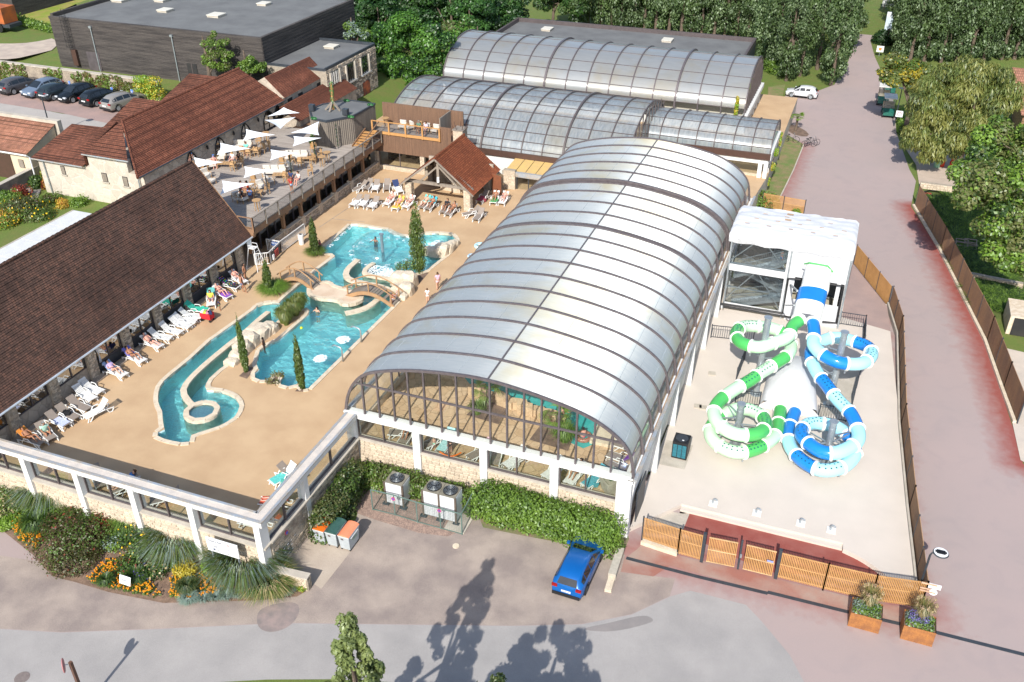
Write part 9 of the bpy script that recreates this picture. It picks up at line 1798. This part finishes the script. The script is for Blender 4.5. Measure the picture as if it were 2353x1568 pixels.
#  terrace furniture and shade sails
def chair_(label,p,rz,kind='chair'):
 key='F'+kind
 if key in KIDS:return copytree(KIDS[key],p,rz,label,'wooden terrace furniture')
 e=empty({'chair':'wooden_chair','sofa':'outdoor_sofa','table':'low_table','stool':'bar_stool','arm':'lounge_armchair'}[kind],label,{'chair':'chair','sofa':'sofa','table':'table','stool':'stool','arm':'armchair'}[kind],(0,0,0),0,'wooden terrace furniture');W_,L_={'chair':(.5,.5),'sofa':(2.2,.8),'table':(1.7,.75),'stool':(.4,.4),'arm':(.75,.75)}[kind];hz={'chair':.45,'sofa':.3,'table':.42,'stool':.95,'arm':.3}[kind];Mw=mat('golden_rattan',(.46,.29,.14),(.38,.23,.11),3,.6)
 for sx in(-1,1):
  for sy in(-1,1):b=MB();b.bar((sx*(W_/2-.04),sy*(L_/2-.04),0),(sx*(W_/2-.06),sy*(L_/2-.06),hz),.05);b.build('leg',Mw,e)
 if kind in('table','stool'):
  b=MB()
  if kind=='table':[b.lo((-W_/2+k*W_/6+.01,-L_/2,hz),(-W_/2+(k+1)*W_/6-.01,L_/2,hz+.04))for k in range(6)]
  else:b.cyl((0,0,hz),.38,.04,16)
  b.build('top',Mw,e)
 else:
  cu=M_cush if kind!='chair' else Mw;b=MB();b.lo((-W_/2+.03,-L_/2+.03,hz),(W_/2-.03,L_/2-.03,hz+(.16 if kind!='chair' else.04)));b.build('seat',cu,e);k2=3 if kind=='sofa' else 1
  for k in range(k2):b=MB();b.box((-W_/2+(k+.5)*W_/k2,L_/2-.1,hz+.38),(W_/k2-.08,.16,.42),M=Matrix.Rotation(.2,3,'X'));b.build('back_cushion' if kind!='chair' else'backrest',cu,e)
  for s_ in(-1,1):b=MB();b.tube([(s_*W_/2,-L_/2+.05,hz),(s_*W_/2,-L_/2+.1,hz+.25),(s_*W_/2,L_/2,hz+.3),(s_*W_/2,L_/2,hz)],.025,6);b.build('armrest',Mw,e)
  b=MB();b.tube([(-W_/2,L_/2,hz+.1),(-W_/2+.05,L_/2+.02,hz+.5),(W_/2-.05,L_/2+.02,hz+.5),(W_/2,L_/2,hz+.1)],.025,6);b.build('back_frame',Mw,e)
 KIDS[key]=e;e.location=p;e.rotation_euler=(0,0,rz);return e
M_cush=mat('cream_cushion',(.62,.58,.52),(.56,.52,.47),3,.9)
FU=[('sofa',460,490,.35,'cream sofa against the stone house wall'),('table',560,520,.3,'low slatted table before the sofa by the house wall'),('chair',475,545,3.3,'wooden chair at the left end of the far table'),('chair',535,560,3.3,'wooden chair in front of the far table'),('chair',605,550,3.3,'wooden chair right of centre at the far table'),('chair',655,520,-1.2,'wooden chair at the right end of the far table'),('chair',700,500,-1.2,'wooden chair furthest right by the far table'),('chair',620,450,.3,'wooden chair behind the far table'),('stool',690,420,0,'round wooden bar table beside the house door'),('arm',200,660,.9,'armchair under the man in the blue cap'),('arm',290,590,.3,'armchair with a white cushion against the house wall'),('table',335,650,.3,'low table before the person in the straw hat'),('chair',395,680,3.2,'wooden chair in front of the straw-hat table'),('chair',460,640,-1.3,'wooden chair under the dark-haired guest'),('chair',135,690,2.9,'wooden chair left of the blue-cap guest'),('arm',150,745,1.2,'cream armchair by the edge of the brown roof'),('arm',190,800,1.5,'armchair with a pale blue seat by the edge of the brown roof'),('sofa',960,585,.4,'long cream sofa in the middle of the terrace'),('table',1065,600,.45,'low table right of the long cream sofa'),('chair',920,620,2.5,'rattan chair in front of the long cream sofa'),('chair',1000,650,3.1,'grey rattan chair before the long cream sofa'),('chair',1100,620,-.6,'wooden chair beside the right-hand low table'),('chair',1165,570,-1.0,'stack of wooden chairs near the kiosk'),('stool',1190,640,0,'bar stool at the high table near the railing'),('stool',1235,600,0,'round high table near the railing'),('chair',1110,520,0,'grey chair beside the kiosk wall'),('sofa',760,720,.4,'cream sofa at the centre of the near terrace'),('arm',880,690,-.4,'armchair with grey cushions at the centre group'),('chair',825,660,.2,'round-backed chair behind the centre sofa'),('table',830,750,.4,'low table of the centre group'),('chair',870,780,2.9,'wooden chair before the centre table'),('arm',715,800,2.6,'grey rattan armchair with its back to the railing'),('chair',1080,720,-.9,'wooden chair with a low back beside the railing'),('arm',640,850,.9,'armchair with a white pillow near the lowest sail'),('chair',570,820,.2,'tall-backed wooden chair right of the lowest sail'),('chair',695,880,-1.0,'wooden chair at the near group'),('table',570,905,.3,'low table of the near group')]
for kd,x,y,rz,lab in FU:p=G(zH(x,y),TZ);chair_(lab,p,rz,kd)
for x,y,rz,kd,lab in((390,245,1.4,'arm','dark rattan armchair near the terrace corner'),(345,240,1.2,'arm','rattan armchair with a white seat near the terrace corner'),(470,220,-1.2,'chair','wooden chair beside the blue shirt near the terrace corner'),(520,320,0,'stool','round bar table in the terrace corner')):chair_(lab,G(zT(x,y),TZ),rz,kd)
for x,kd,rz,lab in((-43.4,'arm',0,'high-backed cream chair on the timber balcony'),(-42.6,'arm',-.6,'wicker armchair with a cream seat on the timber balcony'),(-41.4,'chair',.2,'small wooden table chair on the timber balcony'),(-40.7,'arm',.1,'armchair under the person in the green shirt'),(-39.7,'arm',-.1,'armchair under the person in the lilac top'),(-45.3,'stool',0,'tall round stool table at the left end of the balcony')):chair_(lab,(x,82.2,5.92),rz,kd)
M_sail=mat('white_sailcloth',(.76,.79,.82),(.72,.75,.79),.8,.7,fine=.02)
SA=[((840,112),(693,193),(985,162),'furthest sail'),((668,225),(948,198),(810,305),'second sail by the house door'),((500,308),(473,410),(762,357),'sail in front of the middle arched window'),((1155,238),(903,340),(1157,362),'sail nearest the kiosk'),((927,370),(920,462),(1180,385),'small sail below the one by the kiosk'),((272,430),(240,538),(545,480),'sail above the turquoise-shirted guest'),((722,490),(718,588),(960,518),'sail above the long cream sofa'),((35,560),(28,660),(297,603),'leftmost sail by the blue-cap guest'),((487,642),(480,745),(755,675),'sail above the centre group'),((287,768),(270,893),(575,795),'lowest sail near the terrace corner')]
for a,c,d,lab in SA:
 A,C_,E2=G(zH(*a),8.0),G(zH(*c),7.5),G(zH(*d),7.8);n=10;b=MB();vs=[];cen=(A+C_+E2)/3;idx={}
 for i in range(n+1):
  for j in range(n+1-i):
   u,v,w_=i/n,j/n,(n-i-j)/n;p=A*u+C_*v+E2*w_;k=4*(u*v+v*w_+w_*u)-9*4*u*v*w_*.6;p=p.lerp(cen,.16*(4*max(u*v*(1-w_*3 if w_<.33 else 0),v*w_*(1-u*3 if u<.33 else 0),w_*u*(1-v*3 if v<.33 else 0))));p.z-=3*u*v*w_;idx[i,j]=len(vs);vs.append(p)
 fs=[(idx[i,j],idx[i+1,j],idx[i,j+1])for i in range(n)for j in range(n-i)]+[(idx[i+1,j],idx[i+1,j+1],idx[i,j+1])for i in range(n)for j in range(n-i-1)]
 b.add(vs,fs);tag(b.build('shade_sail',M_sail,smooth=True),'white triangular shade sail, '+lab,'shade sail','white shade sails over the terrace')
for i,(x,y,lab)in enumerate(((700,895,'slim dark mast near the terrace corner'),(915,735,'leaf-wound mast beside the person in red'),(1130,600,'leaf-wound mast at the right-hand low table'),(1328,480,'leaf-wound mast at the foot of the timber stair'))):
 p=G(zH(x,y),TZ);e=empty('sail_mast',lab,'mast',tuple(p));b=MB();b.tube([(p.x,p.y,TZ),(p.x,p.y,7.7)],.05,7);b.build('pole',M_anth,e)
 if i:leaves('leaf_garland',[(p.x,p.y,TZ+.4+k*.4,.1,.1,.2)for k in range(6)],160,.05,[L_g3,L_g1],e,i)
p=G(zH(1100,470),TZ);shrub('potted green plant before the kiosk wall',p+Vector((0,0,.4)),.35,1.0,[L_g2,L_g1],260,.1,'potted_plant',seed=95);b=MB();b.lathe((p.x,p.y,TZ),[(.2,0),(.26,.45),(.22,.45),(0,.4)],12);tag(b.build('plant_pot',M_woodl),'round pot of the plant before the kiosk wall','pot')
#  vehicles
def car(label,col,L=4.3,W=1.78,Hh=1.54,plate=None,suv=1.,name='parked_car',hatch=True):
 e=empty(name,label,'car');X=[.5,.485,.42,.26,.06,-.12,-.30,-.40,-.475,-.5];tp=[.58,.70,.86,.96,Hh*.95,Hh,Hh*.97,Hh*.86 if hatch else Hh*.7,.98,.62];bl=[.56,.68,.80,.88,.92,.94,.96,.98,.93,.60];hw=[.72,.86,.96,1,1,1,1,.98,.92,.86];cw_=[.55,.6,.66,.78,.64,.66,.64,.62,.74,.7]
 rows=[]
 for x,t,bb,h_,c in zip(X,tp,bl,hw,cw_):x*=L;w_=W/2*h_;cc=W/2*c;up=max(t-.02,bb+.01);pr=[(x,0,.24),(x,w_*.9,.24),(x,w_,.38),(x,w_,bb*.78),(x,w_*.96,bb),(x,cc,up-.03),(x,cc*.8,up+.01),(x,0,up+.03)];rows.append(pr+[(a,-b_,c_)for a,b_,c_ in pr[-2:0:-1]])
 n=len(rows[0]);b=MB();vs=[p for r in rows for p in r];b.add(vs,[(i*n+j,i*n+(j+1)%n,(i+1)*n+(j+1)%n,(i+1)*n+j)for i in range(len(rows)-1)for j in range(n)]+[tuple(range(n)),tuple(range((len(rows)-1)*n,len(rows)*n))])
 M_c=mat('car_paint_'+label.split()[0]+'_%d'%int(col[0]*1000),col,tuple(x*.9 for x in col),.5,.22,metal=.25,spec=.7,fine=.0);bo=b.build('body',M_c,e,smooth=True);md=bo.modifiers.new('bev','BEVEL');md.width=.05;md.segments=2;md.angle_limit=.5
 M_w=mat('car_glass',(.012,.016,.02),(.02,.025,.03),1,.06,spec=.9,fine=0)
 def win(nm,q,k=.90):
  q=[Vector(a)for a in q];c=sum(q,Vector())/4;nn=(q[1]-q[0]).cross(q[3]-q[0]).normalized();nn=nn if nn.dot(c-Vector((0,0,.6)))>0 else-nn;b=MB();b.add([c+(p-c)*k+nn*(.02 if nm=='side_window' else.06)for p in q],[(0,1,2,3)]);b.build(nm,M_w,e)
 m1=lambda i,j:Vector(rows[i][j])
 win('windscreen',[m1(3,5),m1(3,n-5),m1(4,n-5),m1(4,5)],.93);win('rear_window',[m1(7,5),m1(7,n-5),m1(8,n-5),m1(8,5)],.84)
 for s_ in(1,-1):
  f=lambda i,t,s_=s_:Vector((rows[i][4][0],s_*rows[i][4][1],rows[i][4][2])).lerp(Vector((rows[i][5][0],s_*rows[i][5][1],rows[i][5][2])),t)
  for i,c in((3,4),(4,5),(5,6),(6,7)):win('side_window',[f(i,.1 if i>3 else.0),f(c,.1),f(c,.85 if c<7 else.6),f(i,.85 if i>3 else.15)],.9)
  for x in(.30,-.31):
   b=MB();y=s_*(W/2-.11);b.tube([(x*L,y-.11,.335),(x*L,y+.11+.015*0,.335)],.335,18);wh=b.build('wheel',mat('tyre',(.018,.018,.02),rough=.8),e);b=MB();b.tube([(x*L,s_*(W/2+.005),.335),(x*L,s_*(W/2+.018),.335)],.22,12);b.build('rim',M_galv if suv<1.5 else M_anth,wh);b=MB();b.tube([(x*L+.41*math.cos(a),s_*(W/2-.005),.33+.41*math.sin(a))for a in[k*PI/10 for k in range(11)]],.035,5);b.build('wheel_arch',M_black,e)
  b=MB();b.box((.24*L,s_*(W/2+.08),.98),(.16,.16,.12));b.build('mirror',M_c,e);b=MB();b.box((.478*L,s_*W*.34,.66),(.16,.36,.13));b.build('headlight',mat('lamp_glass',(.6,.65,.7),rough=.15),e);b=MB();b.box((-.487*L,s_*W*.37,.86),(.1,.3,.15));b.build('tail_light',mat('tail_red',(.35,.01,.01),rough=.2),e)
 b=MB();b.box((-.497*L,0,.38),(.14,W*.86,.2));b.box((.49*L,0,.34),(.12,W*.8,.18));b.lo((-.2*L,-W/2-.006,.24),(.2*L,W/2+.006,.34));b.build('bumper_trim',M_black,e,kind='stuff')
 for x,r_ in((-.503*L-.015,-PI/2),(.5*L+.015,PI/2)):
  b=MB();b.box((x,0,.66 if x<0 else.5),(.02,.52,.12));pl=b.build('number_plate',M_whitem,e)
  if plate:b=text(pl,plate,(x+(-.013 if x<0 else.013),0,.66 if x<0 else.5),.11,M_text,Matrix.Rotation(r_,4,'Z')@RX,'plate_lettering')
 return e
def park(e,p,rz,sc=1.):e.location=p;e.rotation_euler=(0,0,rz);e.scale=(sc,)*3
rw,fw_=G((1343.4,1364.9),.0),G((1378.4,1287.7),.0);d=(fw_-rw);rz=math.atan2(d.y,d.x);d.normalize();lf=Vector((-d.y,d.x,0))
cb_=car('bright blue compact SUV parked by the low wall, seen from behind',(.004,.12,.42),4.3,1.8,1.53,'CZ 86 791',2);park(cb_,(rw+fw_)/2+lf*.80+d*.02,rz)
b=MB();b.box((-2.17,0,.42),(.1,1.2,.1));o=b.build('silver_skid_plate',M_galv,cb_)if False else None
rw,fw_=G((1861.7,229.1),0),G((1816.7,223.8),0);d=fw_-rw;rz=math.atan2(d.y,d.x);d.normalize();lf=Vector((-d.y,d.x,0));cw2=car('white hatchback parked side-on at the edge of the lane',(.78,.80,.82),4.1,1.74,1.54);park(cw2,(rw+fw_)/2-lf*.80,rz,.98)
for lab,col,x,y,rev,sz in(('dark grey saloon, first of the cars before the ivy wall',(.09,.09,.10),30,880,0,4.5),('blue-grey hatchback facing the road, second before the ivy wall',(.16,.21,.29),250,910,1,4.1),('dark teal hatchback, third before the ivy wall',(.03,.045,.055),395,935,0,4.1),('black hatchback facing the road, fourth before the ivy wall',(.012,.016,.02),570,955,1,3.9),('black small SUV, fifth before the ivy wall',(.012,.018,.025),790,990,0,4.2),('champagne silver coupe SUV, last before the ivy wall',(.30,.28,.26),985,1035,0,4.6)):
 c=car(lab,col,sz,1.76,1.5,None);p=g(0,0,x,y,Zp);rz=1.42;park(c,Vector((p.x+.35,p.y+sz*.5+.1,Zp)),rz+(PI if rev else 0),1.12)
def cart(label,q,rz):
 p=G(q,0);e=empty('golf_cart',label,'golf cart');Mg=mat('cart_green',(.015,.10,.075),(.02,.12,.09),1,.3);b=MB();b.add([(1.15,-.5,.3),(1.15,.5,.3),(1.1,.5,.62),(1.1,-.5,.62),(.5,-.58,.3),(.5,.58,.3),(.55,.56,.88),(.55,-.56,.88)],[(0,1,2,3),(3,2,6,7),(0,3,7,4),(1,5,6,2),(4,7,6,5)]);b.lo((-1.1,-.58,.3),(.5,.58,.42));b.lo((-1.15,-.56,.42),(-.5,.56,.75));b.build('body',Mg,e)
 b=MB();b.lo((-.5,-.55,.7),(.0,.55,.82));b.lo((-.6,-.55,.82),(-.5,.55,1.25));b.build('seat',mat('beige_seat',(.55,.45,.33),rough=.8),e);b=MB();b.lo((-1.0,-.62,1.85),(.75,.62,1.93));b.build('roof',mat('cream_roof',(.72,.70,.63),rough=.5),e)
 for sx,sz2 in((.62,.85),(-.95,.7)):
  for s_ in(-.52,.52):b=MB();b.bar((sx,s_,sz2),(sx-.05,s_,1.86),.04);b.build('roof_post',M_black,e)
 b=MB();b.add([(.62,-.5,.9),(.62,.5,.9),(.55,.5,1.8),(.55,-.5,1.8)],[(0,1,2,3)]);b.build('windscreen',glass('cart_screen',(.8,.85,.85),.15,.05,.5),e)
 for sx in(.8,-.8):
  for s_ in(-.5,.5):b=MB();b.tube([(sx,s_-.09,.22),(sx,s_+.09,.22)],.22,12);b.build('wheel',M_black,e)
 e.location=p;e.rotation_euler=(0,0,rz);e.scale=(1.25,)*3
cart('green golf cart with a cream roof, nearest the no-entry sign',P(3,0,1095,1060),-1.5);cart('green golf cart with a cream roof and a white bag, middle one',P(3,0,1050,950),-1.55);cart('green golf cart half hidden in the tree shade, furthest one',P(3,0,1110,850),-1.5)
tr_=g(0,0,0,300,6.1);e=empty('farm_trailer','orange high-sided farm trailer at the upper left edge','trailer',tuple(tr_));q=Vector((tr_.x-2.2,tr_.y+1,6.1));b=MB();b.lo((q.x-3,q.y-1,7.3),(q.x+3.5,q.y+1.4,9.4));b.build('box',mat('rusty_orange',(.50,.13,.03),(.28,.09,.04),1,.6),e);b=MB();b.lo((q.x-3,q.y-.9,6.8),(q.x+4.2,q.y+1.3,7.25));b.build('chassis',M_anth,e)
for sx in(0,2.4):b=MB();b.tube([(q.x+sx,q.y-1.1,6.75),(q.x+sx,q.y-.7,6.75)],.62,16);b.build('wheel',M_black,e)
def bike(label,q,rz):
 p=G(q,0);e=empty('bicycle',label,'bicycle',(0,0,0))
 for x in(-.55,.55):b=MB();b.tube([(x+.34*math.cos(k*PI/9),0,.34+.34*math.sin(k*PI/9))for k in range(18)],.022,5,closed=True);b.build('wheel',M_black,e)
 b=MB();b.tube([(-.55,0,.34),(-.15,0,.3),(.35,0,.75),(-.25,0,.8),(-.15,0,.3)],.02,5);b.tube([(-.55,0,.34),(-.25,0,.8)],.015,5);b.tube([(.55,0,.34),(.35,0,.85),(.3,0,.98)],.02,5);b.build('frame',M_anth,e);b=MB();b.box((-.27,0,.88),(.26,.14,.06));b.build('saddle',M_black,e);b=MB();b.tube([(.22,-.26,1.0),(.32,0,.98),(.22,.26,1.0)],.018,5);b.build('handlebar',M_galv,e)
 e.location=p;e.rotation_euler=(0,0,rz);e.scale=(1.1,)*3
bike('dark bicycle standing on the paved strip below the fan palm',P(3,0,205,1310),.15);bike('bicycle with a black pannier at the kerb of the lane',P(3,0,375,1350),.5);bike('second bicycle leaning beside the one with the pannier',P(3,0,400,1340),.55)
b=MB();c=g(3,0,103,1108);b.lathe((c.x,c.y,0),[(0,0),(.2,.1),(.24,.24),(.2,.38),(0,.46)],12);tag(b.build('ball',mat('blue_ball',(.05,.2,.6),rough=.4)),'blue ball beside the child on the grass','ball')
for lab,x,y,cc in(('red figure-like playground toy under the willow',1590,1530,(.75,.06,.03)),('pale green playground bin under the willow',1548,1540,(.35,.6,.4)),('red and turquoise play cart under the willow',1755,1500,(.1,.45,.5)),('small red toy right of the play cart under the willow',1690,1545,(.7,.05,.04))):
 p=g(3,0,x,y);b=MB();b.lathe((p.x,p.y,0),[(.3,0),(.34,.7),(.2,.95),(.22,1.2),(0,1.35)],10);tag(b.build('play_figure',cloth(cc)),lab,'toy')
